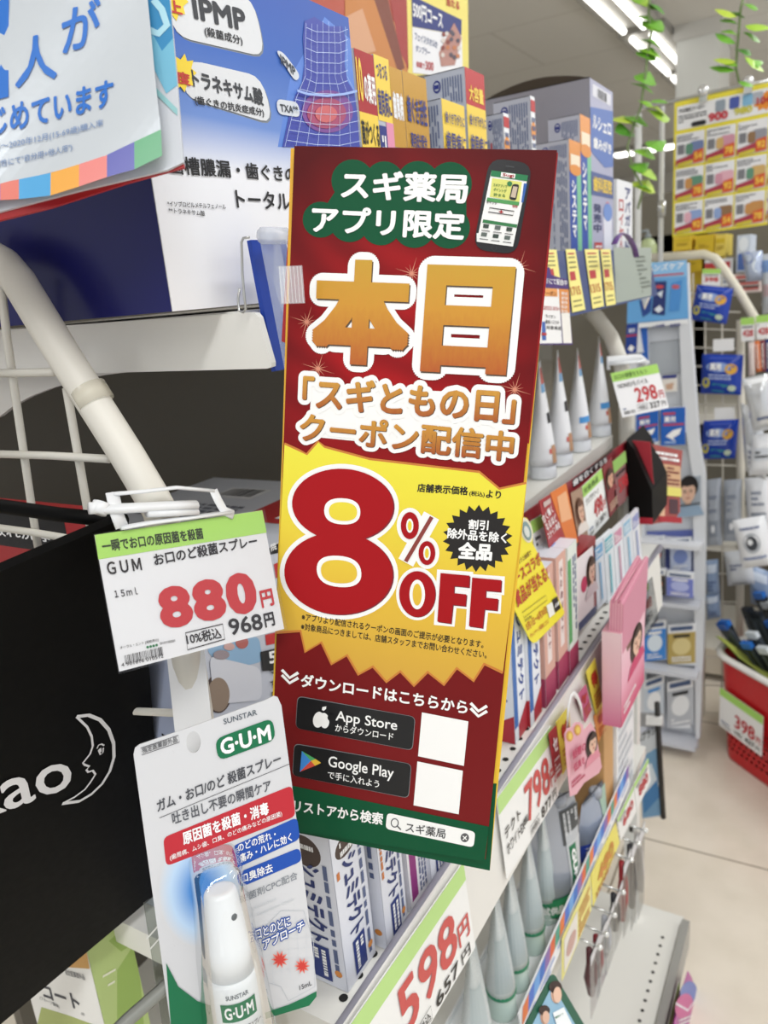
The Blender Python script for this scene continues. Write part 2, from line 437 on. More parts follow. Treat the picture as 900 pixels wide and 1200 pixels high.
def ceil_mat():
    m = bpy.data.materials.new('ceiling_boards'); m.use_nodes = True; nt = m.node_tree; b = nt.nodes['Principled BSDF']
    g = nt.nodes.new('ShaderNodeNewGeometry'); br = nt.nodes.new('ShaderNodeTexBrick'); br.inputs['Scale'].default_value = 1; br.inputs['Brick Width'].default_value = 1.82; br.inputs['Row Height'].default_value = .91
    br.inputs['Mortar Size'].default_value = .006; br.inputs['Color1'].default_value = lin('#e4e2dd'); br.inputs['Color2'].default_value = lin('#e6e4df'); br.inputs['Mortar'].default_value = lin('#cfccc5')
    nt.links.new(g.outputs['Position'], br.inputs[0]); nt.links.new(br.outputs[0], b.inputs['Base Color']); b.inputs['Roughness'].default_value = .8
    return m
mb = MB(); mb.box(-7, 5, -4, 13, -.1, 0, floor_mat()); struct('floor', mb)
mb = MB(); mb.box(-7, 5, -4, 13, 2.7, 2.8, ceil_mat()); struct('ceiling', mb)
mb = MB(); mb.box(-7, 5, 12.9, 13, 0, 2.7, M('#d9d6cd', .8)); struct('wall_back', mb)
mb = MB(); mb.box(-7.1, -7, -4, 13, 0, 2.7, M('#cfccc4', .8)); struct('wall_left', mb)
# square column in front of the lights
mb = MB(); a = P(793, 112, z=2.3); a = V3((-.965, 5.3, 0))
mb.box(-.97, -.735, 5.3, 5.75, 0, 2.7, M('#eceeea', .25)); mb.box(-.985, -.72, 5.285, 5.765, 2.62, 2.7, M('#d9d8d3', .5)); struct('pillar_1', mb)
# ceiling light fixtures, two tubes each
def fixture(x, y, L, alongx=False, label='', grp=None, e=3.2):
    t = thing('ceiling_light', label, 'ceiling light', (x, y, 2.7), grp)
    dx, dy = (L / 2, .13) if alongx else (.13, L / 2)
    mb = MB(); mb.box(x - dx, x + dx, y - dy, y + dy, 2.655, 2.6995, M('#a3a19b', .5)); mb.build('housing', t)
    for k in (-1, 1):
        mb = MB()
        if alongx: a, b = (x - L / 2 + .03, y + k * .06, 2.635), (x + L / 2 - .03, y + k * .06, 2.635)
        else: a, b = (x + k * .055, y - L / 2 + .03, 2.635), (x + k * .055, y + L / 2 - .03, 2.635)
        mb.tube([a, b], .016, M('#fffdf8', .4, emit=e), 10); mb.build('fluorescent_tube', t)
for i, y in enumerate((3.55, 4.45, 5.62, 6.85, 8.1)):
    fixture(-1.12, y, 1.12 if i > 1 else .95, label=['twin-tube ceiling light nearest the camera, cut by the top of the photo', 'twin-tube ceiling light above the hanging vine, second in its line', 'twin-tube ceiling light in front of the pillar, third in its line', 'twin-tube ceiling light past the pillar, fourth in its line', 'farthest twin-tube ceiling light of the line running past the pillar'][i], grp='ceiling lights over the aisle')
for i, x in enumerate((-2.35, -2.08, -1.86, -1.62)):
    fixture(x, 9.8, .2 if i else .25, True, label=['short far ceiling light beside the grey display carton, leftmost of the far row', 'short far ceiling light second from the left in the far row', 'short far ceiling light third in the far row, behind the vine', 'short far ceiling light nearest the yellow flyer in the far row'][i], grp='far row of ceiling lights', e=4)

# ================================================================== the gondola shelving on the left
STEEL = M('#e3e2dc', .32); STEEL2 = M('#d3d2cc', .35)
gon = thing('store_shelf', 'white steel gondola shelving with four stepped shelves of dental goods', 'shelving', (-.5, .9, 0))
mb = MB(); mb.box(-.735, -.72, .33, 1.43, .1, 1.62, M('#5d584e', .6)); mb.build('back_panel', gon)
mb = MB(); mb.box(-.72, -.292, .342, 1.42, 1.352, 1.376, STEEL); upper = mb.build('shelf', gon)
mb = MB(); mb.box(-.72, -.325, .64, 1.275, 1.095, 1.116, STEEL); mb.build('shelf', gon)
def holed(mb, x0, x1, y0, y1, z, xs, step, mat):
    pn = Panel(mb, (x0, y1, z), (x1 - x0, 0, 0), (0, y0 - y1, 0), .0003)
    y = y0 + step
    while y < y1 - step:
        for x in xs: pn.ell((x - x0) / (x1 - x0), (y1 - y) / (y1 - y0), .0032 / (x1 - x0), .0032 / (y1 - y0), M('#1b1a19', .8), 1, 12)
        y += step
mb = MB(); mb.box(-.72, -.251, .296, 1.275, .905, .929, STEEL); holed(mb, -.72, -.251, .296, 1.0, .929, (-.2605,), .0195, INK); low = mb.build('shelf', gon)
mb = MB(); mb.box(-.72, -.252, .4, 1.2, .565, .585, STEEL); holed(mb, -.72, -.252, .4, 1.15, .585, (-.262,), .025, INK); mb.build('shelf', gon)
mb = MB(); mb.box(-.72, -.205, .5, 1.34, .0, .118, STEEL); deck = mb.build('base_deck', gon)
# end bracket of the upper shelf
mb = MB(); EY = .338
pl = [P(*q, y=EY) for q in ((-30, 389), (293, 366), (299, 367), (303, 372), (318, 425), (318, 430), (313, 432), (-30, 441))]
mb.prism(pl, (0, .004, 0), STEEL); mb.build('end_bracket', upper)
mb = MB(); pl = [P(*q, y=.36) for q in ((-30, 436), (165, 430), (158, 435), (120, 440), (90, 446), (60, 455), (35, 465), (15, 476), (0, 488), (-30, 500))]
mb.prism(pl, (0, .004, 0), STEEL2); mb.build('shelf_bracket', gon)
# grey price rail along the low shelf
mb = MB(); mb.tube([(-.2455, .25, .936), (-.2455, 1.27, .927)], .0055, M('#9c9aa6', .3), 8)
mb.build('price_rail', low)
a, b = P(742, 640, y=1.285), P(741, 832, y=1.285)
mb = MB(); mb.box(a.x - .016, a.x + .008, 1.285, 1.31, .118, 1.095, M('#e6e6e2', .35))
for i in range(22): z = 1.06 - .04 * i; mb.box(a.x - .006, a.x + .001, 1.2835, 1.2855, z - .007, z + .007, M('#2a2725', .6))
mb.build('slotted_upright', gon)

# ================================================================== left foreground
# --- big display carton with the tooth picture
c1 = crop(0, 0, 2)
cy0 = P(202, 365, x=-.3); cz1 = P(410, 22, x=-.3).z; cyE = P(421, 170, x=-.3).y
blue_ramp = ramp('carton_blue_fade', [(0, '#2f57b0'), (.25, '#3d69bd'), (.45, '#6d8fd2'), (.6, '#eef0f6'), (1, '#f0f0f2')], 'v', .4)
NAVY = M('#101258', .34, coat=.1, spec=.25)
mb, nr, fr, tp = carton_at(-.62, -.3, cy0.y, cyE, cy0.z, cz1, M('#f0f0f2', .4), front=blue_ramp, near=NAVY)
fr.c = c1; T = fr.text
SIL, SILD = M('#dfe2e6', .3), M('#7d8590', .4)
for q in (((380, -28), (590, -8), (622, 135), (405, 85)), ((432, 138), (612, 180), (640, 292), (425, 226))):
    fr.pxrr([(x + 4, y + 5) for x, y in q], .012, SILD, 1); fr.pxrr(q, .012, SIL, 2)
T('IPMP', (452, 45), (576, 76), 54, M('#33363c'), .035, 3); T('(殺菌成分)', (478, 88), (567, 110), 25, M('#24262b'), .02, 3)
T('トラネキサム酸', (450, 206), (616, 250), 44, M('#33363c'), .035, 3); T('(歯ぐきの抗炎症成分)', (455, 248), (617, 277), 24, M('#24262b'), .02, 3)
YEL = M('#f2d437', .45)
for cx, cyp, ch in ((405, 5, '上'), (424, 172, '度')):
    fr.pxpoly([(cx + (34 if i % 2 == 0 else 23) * math.cos(PI * i / 9), cyp + (46 if i % 2 == 0 else 32) * math.sin(PI * i / 9)) for i in range(18)], YEL, 3)
    fr.text(ch, (cx - 12, cyp + 24), (cx + 20, cyp + 32), 30, M('#c0392b'), .04, 4)
for q, s in ((((642, 118), (660, 122), (702, 178), (690, 194)), 'IPMP'), (((644, 232), (696, 240), (702, 276), (648, 268)), 'TXA')):
    fr.pxrr(q, .005, M('#d4d9e2'), 3)
T('IPMP', (655, 150), (690, 182), 22, M('#3a3f49'), .02, 4); T('TXA**', (654, 262), (696, 268), 18, M('#3a3f49'), .02, 4)
def toothw(t):    # half-shape of the tooth figure, crop rows 40..345
    return None
LBL, MID = M('#5b84d6', .4), M('#3f4aa8', .4)
outl = [(712, 50), (735, 40), (770, 62), (800, 62), (808, 90), (806, 150), (812, 190), (828, 215), (836, 260), (842, 345), (660, 345), (676, 270), (690, 225), (706, 195), (712, 150), (708, 90)]
fr.pxpoly([(760, 40), (840, 100), (845, 345), (650, 345), (680, 180)], LBL, 1)
fr.pxpoly(outl, MID, 2)
fr.pxell(765, 262, 60, 50, M('#7d4a96'), 3); fr.pxell(762, 266, 46, 36, M('#a5486e'), 4); fr.pxell(760, 268, 26, 20, M('#c9656a'), 5)
GL = M('#c3d4f2', .4)
for k in range(8):
    t = k / 7; xt, xm, xb = 712 + 92 * t, 710 + 98 * t, 662 + 180 * t
    fr.pxstroke([(xt, 56 + 8 * t - (8 if 2 < k < 5 else 0)), (xm, 120), (xm, 180), (690 + 142 * t, 228), (xb, 345)], .0003, GL, 6)
for k in range(12):
    y = 70 + 24 * k; w = 48 if y < 190 else (48 + min(1, (y - 190) / 40) * 24 + max(0, y - 230) * .2)
    fr.pxstroke([(760 - w, y - 4), (735, y + 6), (790, y + 8), (760 + w + 2, y)], .0003, GL, 6)
fr.pxstroke([(690, 214), (715, 222), (760, 226), (800, 222), (834, 216)], .0014, M('#9db7ee'), 7)
INKT = M('#17171b', .5)
T('歯槽膿漏・歯ぐきの', (392, 408), (692, 428), 44, INKT, .02, 3); T('トータルケ', (553, 488), (708, 494), 44, INKT, .02, 3)
T('*イソプロピルメチルフェノール', (390, 484), (527, 491), 13, INKT, .01, 3); T('**トラネキサム酸', (393, 500), (478, 507), 13, INKT, .01, 3)
mb.build('display_carton', loc=(-.45, cy0.y, cy0.z), label='large navy and white display carton with ingredient ovals and blue tooth picture', cat='carton')

# --- leaflet board hanging at the top left
lf = thing('leaflet_board', 'silver plastic-wrapped leaflet board with blue lettering and striped lower edge, top left corner', 'leaflet board', P(60, 235, d=.33))
mb = MB(); pn = fpanel(mb, ((-160, -90), (195, -90), (-160, 246)), .332, .0002)
o_ = [(-160, -90), (194, -90), (199, 0), (207, 90), (215, 190), (196, 199), (150, 210), (90, 224), (-160, 290)]
pslab(pn, [pn.uv(*q) for q in o_], M('#c9cdd4', .3), .002)
pn.pxpoly([(150, -90), (193, -90), (199, 0), (203, 45), (190, 60), (168, 20)], M('#2f86b8', .35), 1)
pn.pxpoly([(168, 20), (190, 60), (203, 45), (208, 100), (195, 110), (180, 80)], M('#6fb4cf', .35), 1)
pn.pxstroke([(176, 36), (186, 40), (196, 30), (190, 12), (180, 0)], .003, M('#a9d6e4'), 2)
pn.pxpoly([(175, 95), (208, 128), (208, 136), (175, 103)], M('#8fc3c6'), 2)
mb.build('backing_card', lf)
mb = MB(); pn = fpanel(mb, ((-160, 235), (215, 190), (-160, 290)), .3335, .0002)
pslab(pn, [pn.uv(*q) for q in ((-160, 205), (60, 200), (215, 188), (216, 196), (150, 214), (60, 243), (0, 258), (-160, 296))], M('#a51d22', .4), .0015)
pn.text('お口の', (2, 243), (56, 231), 11, M('#d8b4b0'), .02, 2)
mb.build('tray_edge', lf)
mb = MB(); pn = fpanel(mb, ((-160, -90), (167, -90), (-160, 246)), .327, .0002)
pn.f = lambda u, v: .003 * math.sin(min(max(v, 0), 1) * 2.2) - .002 + .0009 * math.sin(u * 9 + v * 7)
def sheet(polypx, mat, l, n=10):
    """strip between two pixel chains, finely cut so it follows the curl"""
    top, bot = polypx
    def at(ch, t):
        k = t * (len(ch) - 1); i = min(int(k), len(ch) - 2); f = k - i
        return (ch[i][0] + (ch[i + 1][0] - ch[i][0]) * f, ch[i][1] + (ch[i + 1][1] - ch[i][1]) * f)
    for i in range(n):
        for j in range(n):
            q = []
            for a, b in ((i, j), (i + 1, j), (i + 1, j + 1), (i, j + 1)):
                p, r_ = at(top, a / n), at(bot, a / n); f = b / n
                q.append(pn.uv(p[0] + (r_[0] - p[0]) * f, p[1] + (r_[1] - p[1]) * f))
            pn.poly(q, mat, l)
SILV = M('#cfd6dd', .22, .25)
TOPC, MIDC = [(-160, -90), (0, -90), (164, -90)], [(-160, 262), (-60, 240), (0, 214), (60, 203), (120, 187), (190, 154)]
BOTC = [(-160, 285), (-60, 250), (0, 234), (30, 233), (60, 230), (95, 220), (125, 210), (160, 200), (186, 189), (192, 183)]
sheet(([(-160, -90), (-80, -90), (0, -90), (60, -90), (110, -90), (162, -90)], MIDC), SILV, 0, 16)
def at_chain(ch, x):
    for a, b in zip(ch, ch[1:]):
        if a[0] <= x <= b[0]: return (x, a[1] + (b[1] - a[1]) * (x - a[0]) / (b[0] - a[0]))
    return ch[-1]
for x0, x1, cx in ((-160, -40, '#e8a13c'), (-40, 0, '#a86ab4'), (0, 22, '#df8074'), (22, 60, '#57a5d8'), (60, 94, '#e9a951'), (94, 127, '#e58b86'), (127, 159, '#6d6fb4'), (159, 191, '#6fae86')):
    sheet(([at_chain(MIDC, x0), at_chain(MIDC, min(x1, 190))], [at_chain(BOTC, x0), at_chain(BOTC, x1)]), M(cx, .35), 0, 4)
pn.c = c1; BLU = M('#2f6fc4', .4)
pn.pxpoly([(-8, 4), (22, -4), (25, 232), (-2, 240)], BLU, 3); pn.text('人', (40, 214), (136, 186), 112, BLU, .02, 3); pn.text('が', (147, 132), (236, 98), 108, BLU, .02, 3)
pn.text('はじめています', (-70, 338), (268, 252), 66, BLU, .03, 3)
pn.text('※2020年1月〜2020年12月(15-69歳)購入率', (-90, 378), (245, 303), 20, M('#7d93b8'), .01, 3)
pn.text('購入者属性にて"自分用+他人用")', (-60, 410), (172, 358), 19, M('#7d93b8'), .01, 3)
pn.c = lambda x, y: (x, y)
mb.build('front_sheet', lf)

# --- black display carton with the moon emblem
a = (R @ V3((858, -493, 900))).normalized(); b = (R @ V3((-190.5, 1311.5, 900))).normalized()
TR = P(144, 608, d=.392)
k_ = thing('display_carton', 'black glossy display carton with white moon-face emblem, lower left', 'carton', TR + b * .19 - a * .1)
mb = MB(); Wk = .26
tmp = Panel(mb, TR - a * Wk, a * Wk, b * .2)
Hk = .2 * tmp.uv(183, 1048)[1]
pn = Panel(mb, TR - a * Wk, a * Wk, b * Hk, .0003, crop(0, 800, 2.25))
BLK = M('#030303', .55, spec=.1)
slab(pn, BLK, .006)
WL = M('#e8e8ea', .4)
pn.text('kao', (-82, 374), (193, 272), 136, WL, .012, 2)
outer = [(200, 88), (232, 84), (262, 96), (285, 122), (298, 158), (299, 195), (288, 232), (268, 265), (240, 292), (208, 311), (163, 317)]
inner = [(163, 317), (195, 300), (222, 280), (236, 262), (250, 240), (243, 230), (231, 234), (226, 228), (234, 219), (222, 215), (217, 210), (236, 186), (243, 165), (240, 140), (228, 115), (200, 88)]
pn.pxstroke(outer, .0022, WL, 2); pn.pxstroke(inner, .0014, WL, 2)
pn.pxstroke([(254, 172), (258, 163), (266, 160), (273, 164)], .001, WL, 2); pn.pxstroke([(258, 176), (263, 188), (270, 182), (271, 170)], .001, WL, 2)
pn.pxstroke([(262, 172), (263, 182)], .0018, WL, 2)
mb.build('front_panel', k_)
nb = pn.N
mb = MB(); mb.obox(TR + b * (Hk * .6) + a * .0045 - nb * .0255, a * .009, b * (Hk * .8), nb * .05, BLK); mb.build('side_panel', k_)
mb = MB(); mb.tube([P(146, 611, d=.398), P(70, 603, d=.408), P(0, 593, d=.42), P(-60, 585, d=.43)], .0042, BLK, 8); mb.build('side_rim', k_)

# --- wire side net with its bent pipe
net = thing('wire_side_net', 'cream wire net with thick bent pipe frame carrying the spray blister', 'wire net', P(235, 840, y=.275))
mb = MB(); PY = .275
path = [(-60, 288), (-20, 296), (5, 310), (22, 330), (45, 368), (80, 425), (115, 480), (150, 535), (175, 577), (188, 600), (197, 640), (212, 720), (232, 845), (262, 990), (300, 1180), (312, 1240)]
mb.tube([P(*q, y=PY) for q in path], .0092, CREAM, 16); pipe1 = mb.build('pipe_frame', net)
for q in (((1, 330), (8, 395), (38, 600), (46, 650)), ((78, 455), (84, 490), (103, 600), (110, 645))):
    mb = MB(); mb.tube([P(*t, y=PY + .004) for t in q], .0024, CREAM, 8); mb.build('upright_wire', net)
for q in (((-40, 438), (30, 437), (64, 436)), ((-40, 531), (60, 534), (128, 538)), ((-40, 613), (40, 624), (110, 636)), ((-10, 826), (150, 833), (215, 836))):
    mb = MB(); mb.tube([P(*t, y=PY) for t in q], .0024, CREAM, 8); mb.build('cross_wire', net)
mb = MB(); e1 = P(103, 455, y=PY); e2 = P(114, 473, y=PY); mb.tube([e1, e2], .0097, frosted('#e6e0cc', .45), 16); mb.build('tape_band', pipe1)
# --- price card in its clear sleeve, hung on a milky clip
pc = thing('price_card', 'price card reading 880 yen in clear sleeve hung on the cream pipe', 'price card', P(236, 760, d=.385))
c3 = crop(0, 560, 2.571)
Q = [(111, 627), (307, 598), (333, 737), (140, 787)]
mb = MB(); pn = qpanel(mb, Q, .37, .0002, c=None)
slab(pn, M('#e2e3e6', .6, spec=.2), .0006); pn.c = c3
pn.pxpoly([(285, 172), (790, 98), (803, 165), (296, 246)], GREENBAND, 1)
T = pn.text; BK = M('#262226', .5); RD = M('#c23a40', .5, spec=.2)
T('一瞬でお口の原因菌を殺菌', (310, 226), (614, 184), 38, M('#33402a'), .03)
T('ＧＵＭ', (325, 293), (428, 278), 40, BK, .025); T('お口のど殺菌スプレー', (466, 266), (776, 206), 38, BK, .025)
T('１５ｍｌ', (346, 361), (415, 351), 23, BK, .015)
T('8', (489, 460), (588, 441), 131, RD, .05); T('8', (591, 440), (688, 421), 131, RD, .055); T('0', (692, 420), (782, 402), 131, RD, .055); T('円', (789, 393), (827, 383), 54, RD, .035)
T('968', (693, 476), (793, 456), 52, BK, .02); T('円', (799, 452), (829, 444), 44, BK, .035)
pn.pxstroke([(558, 467), (670, 440), (676, 486), (564, 518)], .0005, BK, 2, True); T('10%税込', (564, 504), (668, 483), 36, BK, .02)
T('オーラル・エンド [複数単位]', (362, 518), (478, 493), 11, BK, .0); T('01010001', (482, 503), (527, 494), 8, BK)
for i in range(4): pn.pxell(444 + i * 9, 510 - i * 2, 4, 4, M('#2c7a4b'), 2, 10)
q0, q1, q2 = pn.uv(374, 535), pn.uv(490, 508), pn.uv(378, 562)
for i in range(30):
    w = random.choice((.25, .35, .6)); t0, t1 = i / 30, (i + w) / 30
    f = lambda t, s: (q0[0] + (q1[0] - q0[0]) * t + (q2[0] - q0[0]) * s, q0[1] + (q1[1] - q0[1]) * t + (q2[1] - q0[1]) * s)
    pn.poly([f(t0, 0), f(t1, 0), f(t1, 1), f(t0, 1)], BK, 2)
T('4 901616 010512', (366, 570), (492, 541), 12, BK)
mb.build('card', pc)
mb = MB(); pn2 = Panel(mb, pn.O + pn.N * .0012 - pn.A * .012 - pn.B * .01, pn.A * 1.024, pn.B * 1.025)
pslab(pn2, [(0, 0), (1, 0), (1, 1), (0, 1)], clear('#ffffff', .05, 'sleeve_film'), .0003); mb.build('clear_sleeve', pc)
MILK = frosted('#eef0f2', .88)
mb = MB(); pn3 = Panel(mb, pn.O - pn.N * .001, pn.A, pn.B, .0006, crop(0, 560, 2.571))
def strap(pts, w, th=.002):
    q = [pn3.uv(*p) for p in pts]; mb.tube([pn3.pt(u, v, 2) for u, v in q], w / 2, MILK, 10, flat=max(.35, th / w))
strap([(366, 150), (350, 110), (336, 45)], .008); strap([(336, 50), (430, 42), (530, 30), (640, 40)], .004)
strap([(640, 38), (655, 70), (672, 100), (700, 112)], .006); strap([(360, 152), (450, 136), (560, 122), (690, 104)], .006)
clp = mb.build('clip_plate', pc)
mb = MB(); strap([(300, 96), (430, 90), (520, 85), (588, 82)], .009, .005); strap([(266, 93), (300, 91)], .006, .006); strap([(292, 108), (298, 92), (304, 76)], .009, .008); strap([(440, 108), (590, 102)], .008, .004); mb.build('clip_clamp', clp)

# --- hanging strip with hooks
mb = MB(); pn = fpanel(mb, ((195, 765), (238, 752), (210, 905)), (.427, .427, .427), .0004)
slab(pn, frosted('#f1f2f3', .93), .0012)
pn.rr(.36, .02, .74, .3, .006, M('#c9c9c6', .3), 1); pn.rr(.44, .05, .7, .26, .005, M('#e9e9e7', .3), 2)
hs = mb.build('hang_strip', loc=pn.pt(.5, 1), label='milky plastic hang strip running down behind the price card', cat='hang strip')

# --- spray blister
gb = thing('spray_blister', 'white and green blister card holding a small mouth-spray bottle', 'blister pack', V3((-.25, .21, 1.03)))
c4 = crop(0, 800, 2.25)
mb = MB(); pn = Panel(mb, (-.2889, .2135, 1.1815), (.0482, .0568, -.0023), (.021, -.0241, -.1531), .0002, c4)
outl = [(352, 190), (356, 172), (368, 163), (500, 118), (700, 46), (722, 35), (732, 38), (742, 60), (770, 270), (800, 500), (836, 805), (834, 826), (815, 850), (700, 885), (560, 920), (455, 940)]
hole = [(510 + 19 * math.cos(t), 157 + 29 * math.sin(t)) for t in [2 * PI * i / 20 for i in range(20)]]
GW = M('#d3d4d7', .3, coat=.15)
ou, hu = [pn.uv(*q) for q in outl], [pn.uv(*q) for q in hole]
tri = tessellate_polygon([[V3((u, v, 0)) for u, v in ou], [V3((u, v, 0)) for u, v in hu]]); al = ou + hu
for f in tri:
    p = [al[i] for i in f]
    if (p[1][0] - p[0][0]) * (p[2][1] - p[0][1]) - (p[1][1] - p[0][1]) * (p[2][0] - p[0][0]) < 0: p = p[::-1]
    pn.poly(p, GW, 0); mb.face([pn.pt(u, v) - pn.N * .0008 for u, v in p], GW)
for L in (ou, hu):
    for i in range(len(L)):
        p, q = pn.pt(*L[i - 1]), pn.pt(*L[i]); mb.face([p, q, q - pn.N * .0008, p - pn.N * .0008], GW)
T = pn.text; GR = M('#0f7048', .35); DK = M('#4a4c52', .5); BLUE = M('#1b4fae', .35); REDB = M('#bf2a36', .35); W = M('#f6f6f6', .4)
T('SUNSTAR', (590, 110), (678, 84), 15, M('#55606a'), .01)
pn.pxstroke([(371, 172), (470, 138), (473, 156), (374, 190)], .0003, DK, 2, True); T('指定医薬部外品', (376, 186), (468, 155), 15, DK, .01)
pn.pxrr([(566, 148), (718, 92), (727, 150), (576, 206)], .0045, GR, 2); T('G·U·M', (584, 192), (716, 150), 44, W, .035, 3)
T('ガム・お口/のど 殺菌スプレー', (416, 342), (742, 214), 34, DK, .025); pn.pxstroke([(420, 356), (762, 214)], .0003, DK, 2)
T('吐き出し不要の瞬間ケア', (456, 375), (716, 284), 33, M('#5a5c62'), .022)
pn.pxrr([(430, 408), (770, 270), (779, 352), (438, 484)], .003, REDB, 1)
T('原因菌を殺菌・消毒', (484, 428), (710, 345), 36, W, .03, 3); T('(歯周病、ムシ歯、口臭、のどの痛みなどの原因菌)', (449, 470), (744, 352), 17, W, .01, 3)
pn.pxrr([(610, 432), (783, 354), (791, 412), (620, 490)], .003, BLUE, 1); pn.pxrr([(622, 502), (790, 434), (796, 470), (632, 540)], .003, BLUE, 1)
T('のどの荒れ・', (628, 446), (728, 408), 23, W, .02, 3); T('痛み・ハレに効く', (632, 475), (770, 416), 24, W, .02, 3); T('口臭除去', (638, 528), (720, 497), 25, W, .02, 3)
T('殺菌剤CPC配合', (634, 582), (785, 516), 22, M('#8b9097'), .012)
LG = M('#c6cbd0', .4)
pn.pxstroke([(645, 600), (655, 590), (668, 598), (665, 612), (650, 614)], .0003, LG, 2, True)
T('N-(CH2)15-CH3', (670, 598), (728, 574), 9, LG); T('Cl  Cetylpyridinium Chloride', (664, 622), (775, 574), 10, LG)
# head outline with curved grid
hd = [(690, 690), (682, 710), (690, 730), (686, 752), (700, 765), (708, 790), (740, 800), (760, 838), (830, 800), (826, 680), (800, 600), (740, 600), (700, 640)]
pn.pxstroke(hd, .0003, M('#b9bec4'), 2, True)
for k in range(5):
    pn.pxstroke([(700 + 26 * k, 640 - 8 * k), (712 + 24 * k, 700 - 8 * k), (722 + 22 * k, 795 - 6 * k)], .0002, M('#cfd3d8'), 2)
    pn.pxstroke([(690, 670 + 26 * k), (750, 650 + 26 * k), (826, 640 + 28 * k)], .0002, M('#cfd3d8'), 2)
for x, y, r in ((737, 728, 23), (796, 745, 21)):
    for kk, (m_, l) in enumerate(((M('#e9897c'), 3), (M('#cf3f38'), 4))):
        pts = [(x + (r - 6 * kk) * (1 if i % 2 == 0 else .55) * math.cos(PI * i / 10), y + (r - 6 * kk) * 1.05 * (1 if i % 2 == 0 else .55) * math.sin(PI * i / 10)) for i in range(20)]
        pn.pxpoly(pts, m_, l)
T('お口とのどに', (655, 684), (766, 638), 27, M('#2a52a4'), .13, 3, fit=.02); T('お口とのどに', (655, 684), (766, 638), 27, W, .02, 4, fit=.02)
T('アプローチ', (695, 702), (803, 648), 27, M('#2a52a4'), .13, 3, fit=.02); T('アプローチ', (695, 702), (803, 648), 27, W, .02, 4, fit=.02)
T('15mL', (790, 810), (822, 796), 13, DK, .01)
gu, gv = pn.uv(528, 548)
gm = bpy.data.materials.new('blue_glow_print'); gm.use_nodes = True; nt = gm.node_tree; b = nt.nodes['Principled BSDF']; b.inputs['Roughness'].default_value = .3
uvn = nt.nodes.new('ShaderNodeUVMap'); uvn.uv_map = 'UVMap'; mp = nt.nodes.new('ShaderNodeMapping'); mp.inputs['Location'].default_value = (-gu / .27, -gv / .19, 0); mp.inputs['Scale'].default_value = (1 / .27, 1 / .19, 1)
gt = nt.nodes.new('ShaderNodeTexGradient'); gt.gradient_type = 'SPHERICAL'; cr = nt.nodes.new('ShaderNodeValToRGB'); el = cr.color_ramp.elements; el[0].color = lin('#d3d4d7'); el[1].position = .75; el[1].color = lin('#4f8fd6'); e2 = el.new(.3); e2.color = lin('#bcd6f0')
nt.links.new(uvn.outputs[0], mp.inputs[0]); nt.links.new(mp.outputs[0], gt.inputs[0]); nt.links.new(gt.outputs[0], cr.inputs[0]); nt.links.new(cr.outputs[0], b.inputs['Base Color'])
pn.poly([(gu + .27 * math.cos(t), gv + .19 * math.sin(t)) for t in [2 * PI * i / 40 for i in range(40)]], gm, .5)
pn.pxpoly([(438, 738), (470, 800), (520, 838), (590, 862), (650, 872), (700, 868), (760, 848), (800, 830), (834, 812), (834, 826), (815, 850), (700, 885), (560, 920), (453, 938)], GR, 2)
mb.build('backing_card', gb)
# bottle: runs down the card, standing proud of it
dn = pn.B.normalized(); rt = pn.A.normalized()
def onpn(x, y, h): u, v = pn.uv(x, y); return pn.pt(u, v) + pn.N * h
rb = .0122
b0, b1 = onpn(572, 512, rb + .002), onpn(640, 960, rb + .002); ax = (b1 - b0).normalized(); Lb = (b1 - b0).length
mb = MB(); CAPW = M('#eceef0', .22)
mb.lathe(b0, ax, [(.0045, -.0012), (.0066, -.0012), (.0076, -.0005), (.0082, .001), (.0093, .0125), (.0095, .0128), (.0103, .0255), (.0106, .0258), (.0112, .0412)], CAPW, 32); capm = mb
nz = onpn(599, 567, 0); mb = nozm = MB(); mb.lathe(b0 + ax * .0105 + (pn.N * .8 + rt * .45).normalized() * .0087, (pn.N * .8 + rt * .45), [(.0016, -.001), (.0016, .0006), (.0007, .0008)], M('#5d6468', .4), 14)
mb = MB(); mb.lathe(b0, ax, [(.0112, .0412), (.0121, .0416), (.0125, .0435), (.0126, .046), (.0126, Lb)], M('#e7eaec', .25), 36)
class Cyl(Panel):
    def pt(s, u, v, l=0):
        th = (u - .5) * 2.2; n = (CAM - b0) - ax * (CAM - b0).dot(ax); n.normalize(); e = ax.cross(n).normalized() * -1
        e = e if e.dot(rt) > 0 else -e
        return b0 + ax * (.043 + v * .05) + (n * math.cos(th) + e * math.sin(th)) * (.01268 + .00008 * (l + 1))
cy = Cyl(mb, b0, rt * .022, ax * .05)
cy.utext('SUNSTAR', .32, .05, .72, .095, M('#55606a'), .01)
for i in range(16): cy.rect(.2 + .04 * i, .14, .24 + .04 * i, .32, GR, 2)
cy.utext('G·U·M', .26, .17, .78, .29, W, .03, 3); cy.utext('ガム・お口/のど 殺菌スプレー', .1, .38, .92, .44, DK, .01)
bot = mb.build('bottle', gb); capm.build('spray_cap', bot); nozm.build('nozzle', bot)
